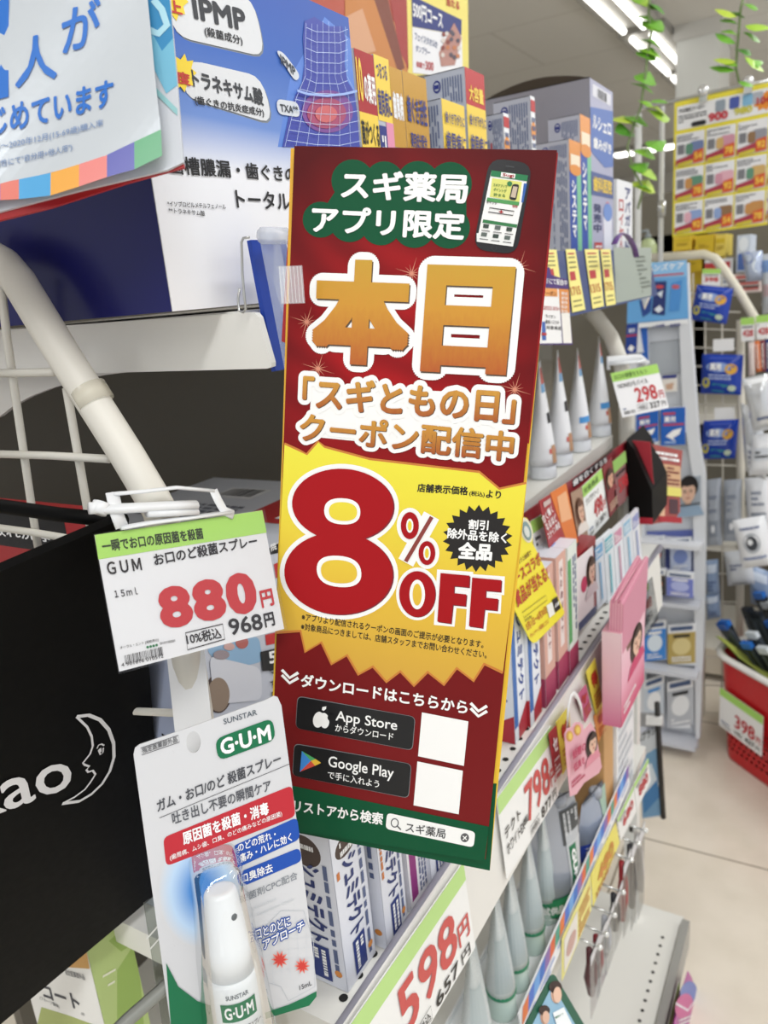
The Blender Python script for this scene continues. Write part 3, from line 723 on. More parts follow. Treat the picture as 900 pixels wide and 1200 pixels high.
# clear bubble over the bottle
mb = MB(); vs = []; fs = []; n = 22
prof = [(-.016, .3, .55), (-.0155, .75, .8), (-.012, 1, 1), (0, 1.06, 1.05), (.02, 1.15, 1.08), (.04, 1.3, 1.12), (.07, 1.42, 1.15), (.11, 1.45, 1.15)]
for h, w, dp in prof:
    for j in range(n + 1):
        th = PI * j / n; cc, ss = math.cos(th), math.sin(th)
        cc = math.copysign(abs(cc) ** .6, cc); ss = abs(ss) ** .6
        vs.append(b0 - pn.N * (rb + .002) + ax * h - rt * (cc * .0125 * w) + pn.N * (ss * .027 * dp + .0002))
for i in range(len(prof) - 1):
    for j in range(n): fs.append((i * (n + 1) + j, i * (n + 1) + j + 1, (i + 1) * (n + 1) + j + 1, (i + 1) * (n + 1) + j))
fs.append(tuple(range(n, -1, -1)))
mb.mesh(vs, fs, clear('#fcfdfd', .13, 'clear_bubble', .03)); mb.build('clear_bubble', gb)

# --- pale green carton under the black one
KX = CAM.x + ray(103, 1120).x * (((TR - CAM).dot(nb) / ray(103, 1120).dot(nb)) + .03)
g0 = P(103, 1120, x=KX); g1 = P(168, 1164, x=KX)
mb, nr, fr, tp = carton_at(KX - .1, KX, g0.y, g1.y, g0.z - .17, g0.z + .03, M('#cfdca6', .4), front=M('#b9cf86', .4), near=M('#ecece8', .4))
c5g = crop(0, 1000, 4.09); nr.c = c5g; fr.c = c5g
nr.text('コート', (214, 690), (392, 752), 60, M('#3a3d48'), .03); nr.text('(フルーツ香味)', (196, 700), (290, 745), 18, M('#6b6d72'), .01); nr.text('®', (394, 775), (410, 778), 14, M('#6b6d72'))
nr.pxpoly([(300, 490), (430, 480), (432, 552), (330, 545)], M('#c99a55'), 1); nr.text('指定医薬部外品', (318, 580), (412, 606), 24, M('#6b6d72'), .01)
nr.pxpoly([(60, 740), (200, 735), (330, 775), (480, 830), (480, 1000), (60, 1000)], M('#a9b56e'), 1)
fr.pxpoly([(560, 560), (650, 430), (670, 600), (680, 700), (700, 1000), (560, 1000)], M('#9cbb62'), 1); fr.pxpoly([(520, 420), (620, 330), (640, 430), (580, 470)], M('#9cbb62'), 1)
for q in (((490, 590), (552, 555)), ((515, 632), (548, 612))): fr.pxstroke(list(q), .0018, M('#eef2da'), 2)
mb.build('medicine_carton', loc=(KX - .05, g0.y, g0.z - .17), label='pale green and white medicine carton half hidden under the black carton', cat='carton')
mb = MB(); pn = fpanel(mb, ((168, 1058), (186, 1046), (192, 1215)), .40); slab(pn, clear('#dcdfda', .1, 'smoky_plastic'), .001)
for q in (((172, 1100), (188, 1082)), ((176, 1112), (190, 1096))): pn.pxstroke(list(q), .001, M('#dcdcd6'), 1)
mb.build('shelf_divider', loc=pn.pt(.5, 1), label='clear plastic divider standing beside the pale green carton', cat='divider')
mb = MB(); pn = fpanel(mb, ((60, 1290), (196, 1142), (75, 1300)), .395, .0004)
mb.tube([P(100, 1245, d=.375), P(150, 1195, d=.382), P(190, 1160, d=.39), P(205, 1145, d=.392)], .0035, M('#8a8c86', .35), 8)
mb.build('shelf_edge_wire', loc=P(150, 1195, d=.382), label='grey wire rail passing in front of the pale green carton', cat='wire rail')

# --- denture-cleaner cartons in the dark bay
SLV = M('#c6cbd6', .32); c6s = crop(180, 560, 4)
def cleaner(y0, y1, x1, z1, label, first):
    mb, nr, fr, tp = carton_at(-.60, x1, y0, y1, .93, z1, SLV, front=M('#c3c7d2', .35), near=M('#b9bfd0', .35))
    tp.rect(.62, .08, .86, .78, M('#b3262c', .4)); tp.dash(.66, .14, .82, .72, 3, W, 2, True, .5)
    tp.rect(.25, .2, .48, .42, M('#d9dbe0')); tp.bars(.27, .22, .46, .38, INKT); tp.dash(.1, .55, .55, .85, 5, M('#6d7280'))
    if first:
        fr.c = c6s; nr.c = c6s
        fr.pxrr([(240, 800), (490, 740), (510, 860), (330, 905)], .006, M('#8fb4d4'), 2); fr.pxell(410, 770, 30, 30, M('#b5645e'), 3); fr.pxell(350, 790, 26, 18, M('#d0a9a4'), 3)
        fr.pxrr([(255, 830), (500, 890), (505, 1040), (280, 1060)], .008, M('#d6d8e0'), 3); fr.pxell(312, 828, 38, 22, M('#9c8f94'), 4); fr.pxell(300, 1010, 62, 92, M('#4e3f3a'), 2); fr.pxell(300, 1015, 52, 80, M('#93806f'), 3)
        fr.pxpoly([(495, 815), (720, 760), (720, 880), (505, 905)], INKT, 4); fr.text('5', (537, 872), (572, 862), 62, W, .03, 5)
        fr.text('マ', (540, 925), (568, 917), 26, INKT, .02, 4); fr.text('す', (545, 985), (580, 977), 40, INKT, .03, 4); fr.text('し', (552, 1035), (580, 1028), 36, INKT, .03, 4)
        fr.pxpoly([(530, 300), (720, 210), (720, 300), (545, 360)], INKT, 2); fr.text('院で', (547, 345), (600, 322), 36, W, .02, 3)
        fr.pxpoly([(520, 735), (720, 680), (720, 740), (525, 785)], RED, 2); fr.pxpoly([(560, 405), (720, 330), (720, 420), (570, 470)], RED, 2)
    else:
        nr.rect(.05, .06, .95, .3, INKT); nr.utext('汚れ洗浄', .1, .1, .9, .24, W, .02, 3); nr.dash(.1, .4, .9, .8, 8, M('#555a66'))
    mb.build('cleaner_carton', loc=((-.6 + x1) / 2, (y0 + y1) / 2, .93), label=label, cat='carton', group='denture cleaner cartons in the dark bay')
cleaner(.318, .45, -.362, 1.203, 'silver denture cleaner carton behind the price card, soaking cup pictured on its front', True)
cleaner(.455, .62, -.372, 1.196, 'silver denture cleaner carton deeper in the bay behind the promo sign', False)
mb, nr, fr, tp = carton_at(-.58, -.42, .296, .315, 1.1, 1.262, M('#b5272c', .4), near=M('#a3262b', .4))
nr.rect(0, 0, 1, .17, M('#15151a')); nr.utext('取れ洗浄', .5, .075, .9, .125, W, .02, 3); nr.utext('超', .6, .42, .8, .6, W, .04, 3); nr.dash(.1, .68, .9, .95, 4, W)
mb.build('cleaner_carton', loc=(-.5, .296, 1.1), label='red and black cleaner carton seen through the net behind the black rim', cat='carton')
mb, nr, fr, tp = carton_at(-.375, -.335, .296, .312, 1.0, 1.235, M('#aab4cf', .35), near=M('#a8b2cc', .35), front=M('#252a45', .4))
nr.utext('汚れ', .2, .5, .9, .56, INKT, .03); nr.utext('洗浄', .2, .58, .9, .64, INKT, .03); nr.dash(.1, .67, .9, .74, 3, M('#3b4a80')); nr.utext('入れ歯', .1, .82, .9, .86, INKT, .03)
mb.build('cleaner_carton', loc=(-.355, .296, 1.0), label='slim lavender cleaner carton between the pipe and the black carton', cat='carton')

# ================================================================== the promotional hanging sign
ps = thing('promotional_sign', 'tall red and yellow folded promotion sign with large 8% OFF and gold lettering', 'sign', V3((-.22, .31, 1.07)))
PQ = [(345, 171), (653, 176), (569, 1007), (316, 965)]
mb = MB(); pn = qpanel(mb, PQ, .39, .0002)
def curtain():
    m = bpy.data.materials.new('sign_curtain_red'); m.use_nodes = True; nt = m.node_tree; b = nt.nodes['Principled BSDF']
    uvn = nt.nodes.new('ShaderNodeUVMap'); uvn.uv_map = 'UVMap'
    sp = nt.nodes.new('ShaderNodeSeparateXYZ'); L = nt.links.new; L(uvn.outputs[0], sp.inputs[0])
    # printed curtain folds fanning out from the top
    mp = nt.nodes.new('ShaderNodeMapping'); mp.inputs['Location'].default_value = (-.55, .22, 0); mp.inputs['Scale'].default_value = (.8, 2.2, 1); L(uvn.outputs[0], mp.inputs[0])
    wv = nt.nodes.new('ShaderNodeTexWave'); wv.wave_type = 'RINGS'; wv.rings_direction = 'SPHERICAL'; wv.inputs['Scale'].default_value = 2.6; wv.inputs['Distortion'].default_value = 3.0; wv.inputs['Detail Scale'].default_value = 1.2; L(mp.outputs[0], wv.inputs[0])
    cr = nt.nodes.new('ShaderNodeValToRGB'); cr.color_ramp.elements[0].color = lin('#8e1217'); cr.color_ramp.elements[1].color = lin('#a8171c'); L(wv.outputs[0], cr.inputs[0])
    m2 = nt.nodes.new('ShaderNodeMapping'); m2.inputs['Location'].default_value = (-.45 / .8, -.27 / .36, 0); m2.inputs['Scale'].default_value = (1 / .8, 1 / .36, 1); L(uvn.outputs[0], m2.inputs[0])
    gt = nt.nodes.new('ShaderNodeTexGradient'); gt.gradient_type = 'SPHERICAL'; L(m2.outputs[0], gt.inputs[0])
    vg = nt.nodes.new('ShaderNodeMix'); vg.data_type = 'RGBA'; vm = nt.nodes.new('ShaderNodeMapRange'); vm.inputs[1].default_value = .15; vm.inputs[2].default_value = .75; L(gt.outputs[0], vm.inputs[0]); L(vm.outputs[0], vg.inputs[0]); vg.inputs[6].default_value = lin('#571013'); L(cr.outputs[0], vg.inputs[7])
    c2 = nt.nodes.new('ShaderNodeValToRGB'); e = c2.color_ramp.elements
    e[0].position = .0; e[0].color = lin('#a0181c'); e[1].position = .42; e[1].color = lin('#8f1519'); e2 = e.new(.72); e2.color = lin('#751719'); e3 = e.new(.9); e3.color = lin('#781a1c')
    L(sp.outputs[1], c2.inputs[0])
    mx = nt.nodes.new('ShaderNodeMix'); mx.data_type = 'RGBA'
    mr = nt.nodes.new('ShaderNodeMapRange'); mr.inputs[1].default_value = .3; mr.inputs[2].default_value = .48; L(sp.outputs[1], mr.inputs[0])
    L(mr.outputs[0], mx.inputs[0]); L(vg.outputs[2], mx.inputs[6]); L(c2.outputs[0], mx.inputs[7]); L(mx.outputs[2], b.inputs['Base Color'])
    b.inputs['Roughness'].default_value = .45; b.inputs['Specular IOR Level'].default_value = .16
    n = nt.nodes.new('ShaderNodeTexNoise'); n.inputs['Scale'].default_value = 900; bp = nt.nodes.new('ShaderNodeBump'); bp.inputs['Strength'].default_value = .06; bp.inputs['Distance'].default_value = .0002
    L(n.outputs[0], bp.inputs['Height']); L(bp.outputs[0], b.inputs['Normal'])
    return m
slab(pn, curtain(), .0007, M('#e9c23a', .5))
c5 = crop(320, 160, 2.647); c6 = crop(320, 520, 2.647); c7 = crop(320, 760, 2.647)
T = pn.text
SW = M('#fafaf8', .5, spec=.2); SG = M('#0a5334', .45, spec=.18); SRED = M('#a8121a', .45, spec=.18); SRED2 = M('#a3141b', .4); DKS = M('#5b4a3a', .5)
GOLD = lambda nm, a, b: ramp(nm, [(a, '#c99a2a'), ((a * .6 + b * .4), '#c98a2b'), (b, '#b4501f')], 'v', .4, .03, 60)
pn.c = c5
for x, y, r in ((247, 137, 66), (345, 137, 60), (450, 142, 66), (550, 146, 67), (148, 258, 56), (238, 266, 62), (335, 276, 62), (438, 280, 66), (545, 282, 66)): pn.pxell(x, y, r, r, SG, 1)
pn.pxpoly([(200, 160), (600, 170), (600, 290), (150, 290), (160, 220)], SG, 1)
T('スギ薬局', (210, 195), (602, 209), 92, SW, .035, 3); T('アプリ限定', (119, 300), (592, 323), 88, SW, .035, 3)
# phone
pn.pxrr([(672, 66), (806, 84), (756, 368), (620, 350)], .007, M('#17181b', .3), 2)
pn.pxpoly([(678, 106), (791, 122), (744, 342), (632, 327)], M('#f4f4f2', .35), 3)
pn.pxpoly([(678, 106), (791, 122), (788, 140), (675, 124)], M('#1d7a4a'), 4); pn.pxpoly([(708, 112), (752, 118), (750, 132), (706, 126)], SW, 5); T('Sugi', (712, 127), (747, 131), 12, SRED, .02, 6)
pn.pxpoly([(680, 130), (772, 142), (764, 204), (672, 188)], M('#dfe07a'), 4); pn.pxpoly([(665, 190), (764, 204), (762, 216), (662, 202)], M('#4f9a55'), 4); pn.pxpoly([(778, 146), (788, 147), (776, 206), (770, 205)], M('#2d5fae'), 4)
pn.pxrr([(743, 148), (764, 150), (754, 200), (732, 196)], .0012, M('#202226'), 5); pn.pxpoly([(745, 156), (759, 158), (752, 192), (737, 189)], M('#c9b7a2'), 6); pn.pxell(734, 148, 8, 8, M('#2f7d46'), 5)
T('スギアプリで', (683, 156), (726, 162), 10, M('#4f7d3d'), .02, 5); T('ポイントが', (684, 170), (724, 175), 10, M('#4f7d3d'), .02, 5); T('貯まる', (684, 186), (720, 190), 10, M('#4f7d3d'), .02, 5)
pn.pxpoly([(632, 300), (748, 318), (744, 342), (632, 327)], M('#eceeec'), 4); pn.pxpoly([(652, 258), (758, 274), (756, 284), (650, 268)], M('#2f7a45'), 4)
T('ポイント', (662, 208), (694, 213), 9, INK, .02, 5); T('999', (742, 222), (758, 224), 9, SRED, .02, 5)
q = [pn.uv(668, 216), pn.uv(752, 228), pn.uv(662, 236)]; f = lambda t, s: (q[0][0] + (q[1][0] - q[0][0]) * t + (q[2][0] - q[0][0]) * s, q[0][1] + (q[1][1] - q[0][1]) * t + (q[2][1] - q[0][1]) * s)
pn.pxstroke([(672, 222), (748, 233), (744, 246), (668, 235)], .0004, INK, 5, True); T('+', (700, 240), (714, 242), 12, SRED, .03, 5)
for i in range(3):
    for j in range(2):
        x, y = 655 + 36 * i - 6 * j, 278 + 5 * i + 26 * j
        pn.pxpoly([(x - 2, y - 6), (x + 16, y - 4), (x + 13, y + 8), (x - 4, y + 6)], M('#5d6863') if (i + j) % 2 else M('#36463d'), 5)
        pn.pxstroke([(x - 8, y + 14), (x + 18, y + 17)], .0003, INK, 5)
pn.pxell(686, 346, 9, 9, M('#2b2d31'), 3); pn.pxell(686, 346, 7, 7, M('#17181b', .3), 4); pn.pxstroke([(722, 92), (748, 96)], .0006, M('#3a3c40'), 3)
# sparkles
for x, y in ((430, 425), (765, 405), (105, 575), (140, 720), (750, 785)):
    for k in range(6):
        t = PI * k / 6 + .3; L_ = 55 if k % 3 == 0 else 30
        pn.pxpoly([(x - L_ * math.cos(t), y - L_ * math.sin(t)), (x - 1.6 * math.sin(t), y + 1.6 * math.cos(t)), (x + L_ * math.cos(t), y + L_ * math.sin(t)), (x + 1.6 * math.sin(t), y - 1.6 * math.cos(t))], M('#d98e74', .4), 1)
# big gold characters
G1 = GOLD('gold_big', .27, .66); G2 = GOLD('gold_small', .68, .92)
G1 = ramp('gold_big_print', [(.14, '#c99c2a'), (.2, '#cf932a'), (.29, '#b4531f')], 'v', .4, .03, 60)
G2 = ramp('gold_row_print', [(.3, '#d0993a'), (.345, '#a8521f'), (.355, '#cf9636'), (.395, '#a44d1e')], 'v', .4, .02, 60)
hb = [('本', (118, 700), (415, 716), 322), ('日', (456, 728), (722, 742), 332)]
for ch, bl, br, h in hb:
    T(ch, bl, br, h, SW, .125, 2, fit=.05)
    T(ch, (bl[0] + 3, bl[1] + 5), (br[0] + 3, br[1] + 5), h, DKS, .05, 3, fit=.05, sq=True)
    T(ch, bl, br, h, G1, .05, 4, fit=.05, sq=True)
def wht(sx, bl, br, h, e=14, b=.19): T(sx, bl, br, h, SW, b, 2, fit=.035)
wht('「スギともの日」', (90, 845), (748, 893), 104); wht('クーポン配信中', (82, 945), (742, 1010), 92)
pn.pxpoly([(120, 770), (720, 800), (720, 990), (110, 930)], SW, 1)
T('「スギともの日」', (92, 847), (750, 895), 104, DKS, .035, 3); T('「スギともの日」', (90, 845), (748, 893), 104, G2, .035, 4)
T('クーポン配信中', (84, 947), (744, 1012), 92, DKS, .03, 3); T('クーポン配信中', (82, 945), (742, 1010), 92, G2, .03, 4)
# yellow burst
YG = ramp('sign_yellow', [(.38, '#f0e944'), (.46, '#eedf3e'), (.6, '#e6bd38'), (.73, '#d6a63e')], 'v', .42)
OR = M('#cf7f35', .45)
top6 = [(38, 0), (80, 22), (100, -8), (150, 10), (180, -20), (400, 30), (640, 40), (700, 92), (786, 82)]
top5 = [(36, 952), (80, 972), (105, 985), (140, 945), (160, 962), (300, 1000), (640, 1040), (702, 1092), (786, 1074)]
bot7 = [(713, 74), (655, 47), (622, 100), (570, 60), (530, 112), (480, 72), (437, 115), (395, 70), (352, 103), (310, 55), (265, 80), (230, 20), (182, 48), (150, -20), (100, 10), (86, -55), (8, -50)]
ys = [pn.uv(*q) for q in top5]; pn.c = c7; yb = [pn.uv(*q) for q in bot7]
pn.poly([(u, v - .0) for u, v in ys[:1]] + [(u, v) for u, v in ys[1:]] + yb, YG, 1)
pn.stroke(yb, .0016, OR, 1.6); pn.stroke(ys, .0012, OR, 1.6)
pn.c = c6
def lobes(e, mat, l, dx=0, dy=0):
    pn.pxell(218 + dx, 190 + dy, 157 + e, 112 + e, mat, l, 48, .06); pn.pxell(205 + dx, 402 + dy, 168 + e, 127 + e, mat, l, 48, .06)
lobes(16, SW, 2); lobes(0, M('#7e2030', .4), 3, 3, 2); lobes(0, SRED, 4, -1, -1)
pn.pxrr([(160, 166), (272, 170), (272, 252), (160, 246)], .014, SW, 5, 8); pn.pxrr([(175, 178), (262, 182), (262, 240), (175, 236)], .011, YG, 6, 8)
pn.pxrr([(134, 342), (272, 350), (278, 448), (140, 438)], .018, SW, 5, 8); pn.pxrr([(148, 356), (260, 362), (264, 434), (152, 428)], .014, YG, 6, 8)
# percent
for x, y, rx, ry in ((425, 253, 31, 45), (478, 338, 28, 40)): pn.pxell(x, y, rx + 10, ry + 10, SW, 2)
pn.pxstroke([(412, 368), (492, 222)], .0092, SW, 2)
for x, y, rx, ry in ((425, 253, 28, 42), (478, 338, 26, 37)):
    pn.pxell(x, y, rx, ry, SRED, 4); pn.pxell(x, y, 11, 22, SW, 5); pn.pxell(x, y, 6, 15, YG, 6)
pn.pxstroke([(410, 366), (494, 224)], .0032, SW, 4.5); pn.pxstroke([(412, 364), (493, 226)], .0022, M('#8a3a33'), 5)
# OFF
pn.pxell(448, 465, 66, 82, SW, 2, 36); pn.pxell(450, 467, 56, 71, M('#7e2030', .4), 3, 36); pn.pxell(448, 465, 56, 71, SRED, 4, 36); pn.pxell(448, 466, 24, 46, SW, 5); pn.pxell(448, 466, 14, 34, YG, 6)
def Fp(dx, dy, e):
    return [(520 + dx - e, 400 + dy - e), (610 + dx + e, 408 + dy - e), (608 + dx + e, 444 + dy + e), (562 + dx + e, 440 + dy + e), (561 + dx + e, 462 + dy - e), (600 + dx + e, 466 + dy - e), (597 + dx + e, 502 + dy + e), (558 + dx + e, 498 + dy + e), (552 + dx + e, 556 + dy + e), (510 + dx - e, 550 + dy + e)]
for dx, dy in ((0, 0), (98, 14)):
    pn.pxpoly(Fp(dx, dy, 11), SW, 2); pn.pxpoly(Fp(dx + 3, dy + 3, 0), M('#7e2030', .4), 3); pn.pxpoly(Fp(dx, dy, 0), SRED, 4)
BK = M('#1b1715', .45)
T('店舗表示価格', (447, 149), (604, 160), 27, BK, .03); T('(税込)', (608, 163), (656, 167), 18, BK, .02); T('より', (660, 167), (706, 171), 25, BK, .03)
u, v = pn.uv(634, 294); ru = pn.uv(744, 294)[0] - u; rv = pn.uv(634, 398)[1] - v
pn.star(u, v, ru, rv, 22, .82, BK, 2, .1)
T('割引', (605, 264), (667, 268), 31, SW, .03, 3); T('除外品を除く', (540, 292), (724, 309), 33, SW, .03, 3); T('全品', (572, 356), (678, 363), 54, SW, .05, 3)
T('※アプリより配信されるクーポンの画面のご提示が必要となります。', (89, 547), (652, 634), 23, BK, .015); T('※対象商品につきましては、店舗スタッフまでお問い合わせください。', (87, 577), (662, 666), 23, BK, .015)
# download block
pn.c = c7
for x, y in ((55, 82), (640, 185)):
    for k in (0, 16): pn.pxstroke([(x - 27, y - 14 + k - 3), (x - 3, y + 8 + k), (x + 24, y - 8 + k)], .0018, SW, 2)
T('ダウンロードはこちらから', (86, 117), (602, 203), 42, SW, .03, 3)
BB = M('#121316', .35); GB = M('#8b8f92', .4)
for q in ([(76, 146), (442, 211), (433, 316), (70, 246)], [(66, 293), (430, 357), (421, 464), (60, 393)]):
    cx, cyy = sum(p[0] for p in q) / 4, sum(p[1] for p in q) / 4
    pn.pxrr(q, .0034, GB, 1); pn.pxrr([(cx + (x - cx) * .992, cyy + (y - cyy) * .975) for x, y in q], .0032, BB, 2)
# apple badge
pn.pxell(142, 219, 17, 25, SW, 3, 20, .2); pn.pxell(160, 222, 15, 24, SW, 3, 20, -.1); pn.pxell(180, 212, 10, 11, BB, 4, 16); pn.pxpoly([(152, 190), (154, 180), (166, 178), (165, 186), (158, 192)], SW, 3); pn.pxell(152, 193, 5, 4, BB, 4, 10)
T('App Store', (194, 231), (384, 262), 41, SW, .012, 3); T('からダウンロード', (193, 255), (373, 284), 24, SW, .01, 3)
# play badge
pn.pxpoly([(90, 316), (118, 347), (84, 381)], M('#3f8fe0'), 3); pn.pxpoly([(90, 316), (133, 341), (118, 347)], M('#4fb06a'), 3); pn.pxpoly([(133, 341), (150, 353), (131, 362), (118, 347)], M('#f0c23c'), 3); pn.pxpoly([(84, 381), (118, 347), (131, 362)], M('#d9503f'), 3)
T('Google Play', (171, 374), (373, 412), 44, SW, .012, 3); T('で手に入れよう', (170, 401), (329, 431), 24, SW, .01, 3)
pn.pxpoly([(462, 197), (606, 225), (592, 363), (450, 333)], SW, 2); pn.pxpoly([(448, 349), (589, 378), (576, 513), (436, 485)], SW, 2)
pn.pxpoly([(60, 425), (670, 552), (656, 660), (40, 560)], SG, 1)
T('アプリストアから検索', (-8, 493), (340, 547), 38, SW, .03, 3)
pn.pxrr([(354, 508), (628, 567), (622, 616), (349, 558)], .0028, SW, 2)
pn.pxstroke([(378 + 11 * math.cos(t), 539 + 13 * math.sin(t)) for t in [2 * PI * i / 16 for i in range(16)]], .0006, DK, 3, True); pn.pxstroke([(386, 549), (397, 560)], .0008, DK, 3)
T('スギ薬局', (411, 566), (534, 588), 30, M('#3a3a3c'), .008, 3)
pn.pxell(595, 585, 13, 14, M('#5b5b5e'), 3); pn.pxstroke([(589, 579), (601, 591)], .0006, SW, 4); pn.pxstroke([(601, 579), (589, 591)], .0006, SW, 4)
pn.c = lambda x, y: (x, y)
mb.build('front_sheet', ps)
# rear leaf of the folded sign, peeping out on the right and below
mb = MB(); bn = Panel(mb, pn.O - pn.N * .0035, pn.A, pn.B, .0002, crop(320, 760, 2.647))
o_ = [bn.uv(*q) for q in ((-100, 40), (60, 40))]
bn.c = lambda x, y: (x, y)
ol = [(344, 174), (654, 179), (628, 450), (598, 770), (574, 1020), (350, 976), (314, 960)]
pslab(bn, [bn.uv(*q) for q in ol], M('#eec53a', .45), .0007, M('#d9d3c8'))
bn.pxpoly([(300, 915), (582, 918), (574, 1020), (350, 976), (300, 960)], SG, 1); bn.pxpoly([(344, 174), (654, 179), (640, 330), (620, 520), (330, 400)], SRED2, 1)
bn.pxpoly([(341, 174), (346, 174), (336, 560), (330, 560)], M('#f0b93a'), 2)
mb.build('rear_sheet', ps)
# clear sign holder and ribbed clip, blue rail insert
rl = thing('rail_label_holder', 'clear acrylic label rail with deep blue insert at the shelf end beside the promotion sign', 'label holder', P(323, 435, y=.345))
mb = MB(); a_, b_ = P(294, 281, y=.345), P(323, 435, y=.345)
pnb = Panel(mb, a_, (.0008, .03, 0), b_ - a_, .0003); slab(pnb, M('#163c9c', .35), .003); mb.build('blue_insert', rl)
mb = MB(); off = P(322, 300, y=.34) - P(306, 300, y=.34)
pnc = Panel(mb, P(306, 272, y=.34) , (.0005, .014, 0), P(337, 434, y=.34) - P(306, 272, y=.34), .0003); slab(pnc, frosted('#c9d2e4', .28, 'acrylic_rail'), .002)
mb.tube([P(308, 276, y=.34), P(308, 276, y=.34) + V3((0, .02, 0))], .0045, frosted('#d9dfea', .4, 'acrylic_bead'), 10)
mb.build('clear_front', rl)
mb = MB(); pnd = Panel(mb, P(305, 273, d=.43), P(345, 275, d=.43) - P(305, 273, d=.43), P(330, 365, d=.43) - P(305, 273, d=.43), .0003)
slab(pnd, frosted('#d5dbe8', .22, 'acrylic_clip'), .0015); mb.build('sign_clip', rl)
mb = MB(); pne = Panel(mb, P(326, 312, d=.378), P(354, 311, d=.378) - P(326, 312, d=.378), P(329.5, 356, d=.38) - P(326, 312, d=.378), .0003)
slab(pne, frosted('#e3e6ea', .3, 'ribbed_vinyl'), .001)
for k in range(7): pne.stroke([(.06 + .146 * k, .02), (.06 + .146 * k, .98)], .0004, frosted('#f0f2f4', .45, 'vinyl_rib'), 1)
mb.build('ribbed_tab', rl)
mb = MB(); mb.tube([P(*q, y=.332) for q in ((292, 278), (285, 279), (283, 284), (284, 320), (286, 345), (288, 362), (285, 366), (280, 364), (279, 350), (281, 338))], .0007, M('#b9bab8', .3, .8), 6); mb.build('wire_hook', rl)

# ================================================================== upper shelf goods
ZU = 1.3765; XU = -.31
GREY = M('#b3b8c4', .35); GTX = M('#58658a', .5); NAVYP = M('#24307f', .35); PINKP = M('#dd8fae', .35); YELP = M('#f0cf4e', .35); GOLDP = M('#c99a3f', .3, .25); ORP = M('#e0913f', .35); REDP = M('#b92c30', .4); WP = M('#eceef2', .35); BLP = M('#2b4fa8', .35); LBL2 = M('#9fd0ea', .35); GRP = M('#7cc39a', .35)
def tbox(name, label, corner, right, left, xf, z0, style, group=None):
    mb, nr, fr, tp = carton_px(corner, right, left, xf, z0, GREY, eps=.0003)
    # side with dense small print
    nr.rect(.02, .0, .98, .003, INKT)
    nr.ell(.3, .06, .1, .028, NAVYP); nr.ell(.3, .06, .07, .019, GREY, 2); nr.rect(.24, .052, .36, .07, NAVYP, 3)
    nr.dash(.06, .14, .26, .9, 3, GTX, 2, True, .4); nr.dash(.42, .03, .94, .97, 8, GTX, 2, True, .42)
    nr.rect(.3, .16, .38, .25, REDP if style != 'green' else M('#2f8f4e'), 2)
    if style == 'perio':
        fr.rect(0, 0, 1, .32, YELP); fr.ell(.5, .3, .6, .09, YELP, 2); fr.rect(0, .36, .48, 1, NAVYP, 1); fr.rect(.48, .36, 1, 1, PINKP, 1)
        fr.ell(.5, .26, .5, .06, GOLDP, 3); fr.ell(.5, .255, .46, .05, YELP, 4)
        fr.utext('歯ぐき下がりに', .08, .06, .92, .12, NAVYP, .02, 5); fr.utext('歯周病に', .06, .16, .94, .26, NAVYP, .02, 5)
        fr.vtext('デント', .12, .4, .38, .66, W, .05, 5); fr.rr(.6, .4, .8, .9, .003, M('#c2416a'), 4); fr.vtext('しみるブロック', .62, .42, .78, .88, W, .02, 5)
    elif style == 'periored':
        fr.rect(0, 0, 1, .16, REDP); fr.utext('大容量', .15, .07, .9, .14, YELP, .03, 2); fr.rect(0, .16, 1, .42, YELP); fr.rect(0, .44, .48, 1, NAVYP); fr.rect(.48, .44, 1, 1, PINKP)
        fr.ell(.5, .42, .52, .05, YELP, 3); fr.utext('歯ぐき下がりに', .08, .2, .92, .25, NAVYP, .02, 5); fr.utext('歯周病に', .06, .29, .94, .38, NAVYP, .02, 5); fr.vtext('デント', .12, .5, .38, .78, W, .05, 5)
    elif style == 'orange':
        fr.rect(0, 0, 1, .22, ORP); fr.rect(.1, .1, .9, .18, M('#efe2c9'), 2); fr.rect(0, .22, .62, 1, BLP); fr.rect(.62, .22, 1, 1, GRP); fr.ell(.5, .21, .5, .04, ORP, 2)
        fr.vtext('システマ', .12, .28, .5, .72, W, .04, 3); fr.rect(0, .92, 1, 1, WP, 3); fr.bars(.1, .93, .9, .99, INKT, 4, 12)
    elif style == 'white':
        fr.rect(0, 0, 1, 1, WP); fr.ell(.5, .18, .5, .05, ORP, 2); fr.rect(0, .02, 1, .08, REDP, 2); fr.rect(.1, .3, .9, .45, YELP, 2); fr.rect(0, .55, 1, 1, BLP, 2); fr.dash(.15, .1, .85, .28, 4, GTX, 3)
    return mb.build(name, loc=((nr.O + fr.O) / 2).to_tuple()[:2] + (z0,), label=label, cat='toothpaste carton', group=group)
GU = 'toothpaste cartons on the upper shelf'
tbox('toothpaste_carton', 'grey-sided yellow, navy and pink toothpaste carton standing lowest just above the red sign', (516.7, 115), (543.3, 121.3), (466.7, 117.8), XU, ZU, 'perio', GU)
tbox('toothpaste_carton', 'taller grey-sided carton with red cap band, behind the lowest yellow one above the sign', (544, 77.8), (566.7, 87.8), (497, 85), XU, ZU, 'periored', GU)
tbox('toothpaste_carton', 'narrow grey-sided carton with a white and orange front, right of the red-capped one', (589.3, 131.8), (595.5, 133.3), (567, 134), XU, ZU, 'white', GU)
tbox('toothpaste_carton', 'tall grey-sided carton in front of the large grey display carton, seen edge-on', (621, 111.8), (626, 114), (577.6, 116.7), XU, ZU, 'white', GU)
tbox('toothpaste_carton', 'orange-topped blue and green toothpaste carton, front one of the pair near the shelf strip', (666.4, 162.6), (680, 165.6), (627, 165.6), XU, ZU, 'orange', GU)
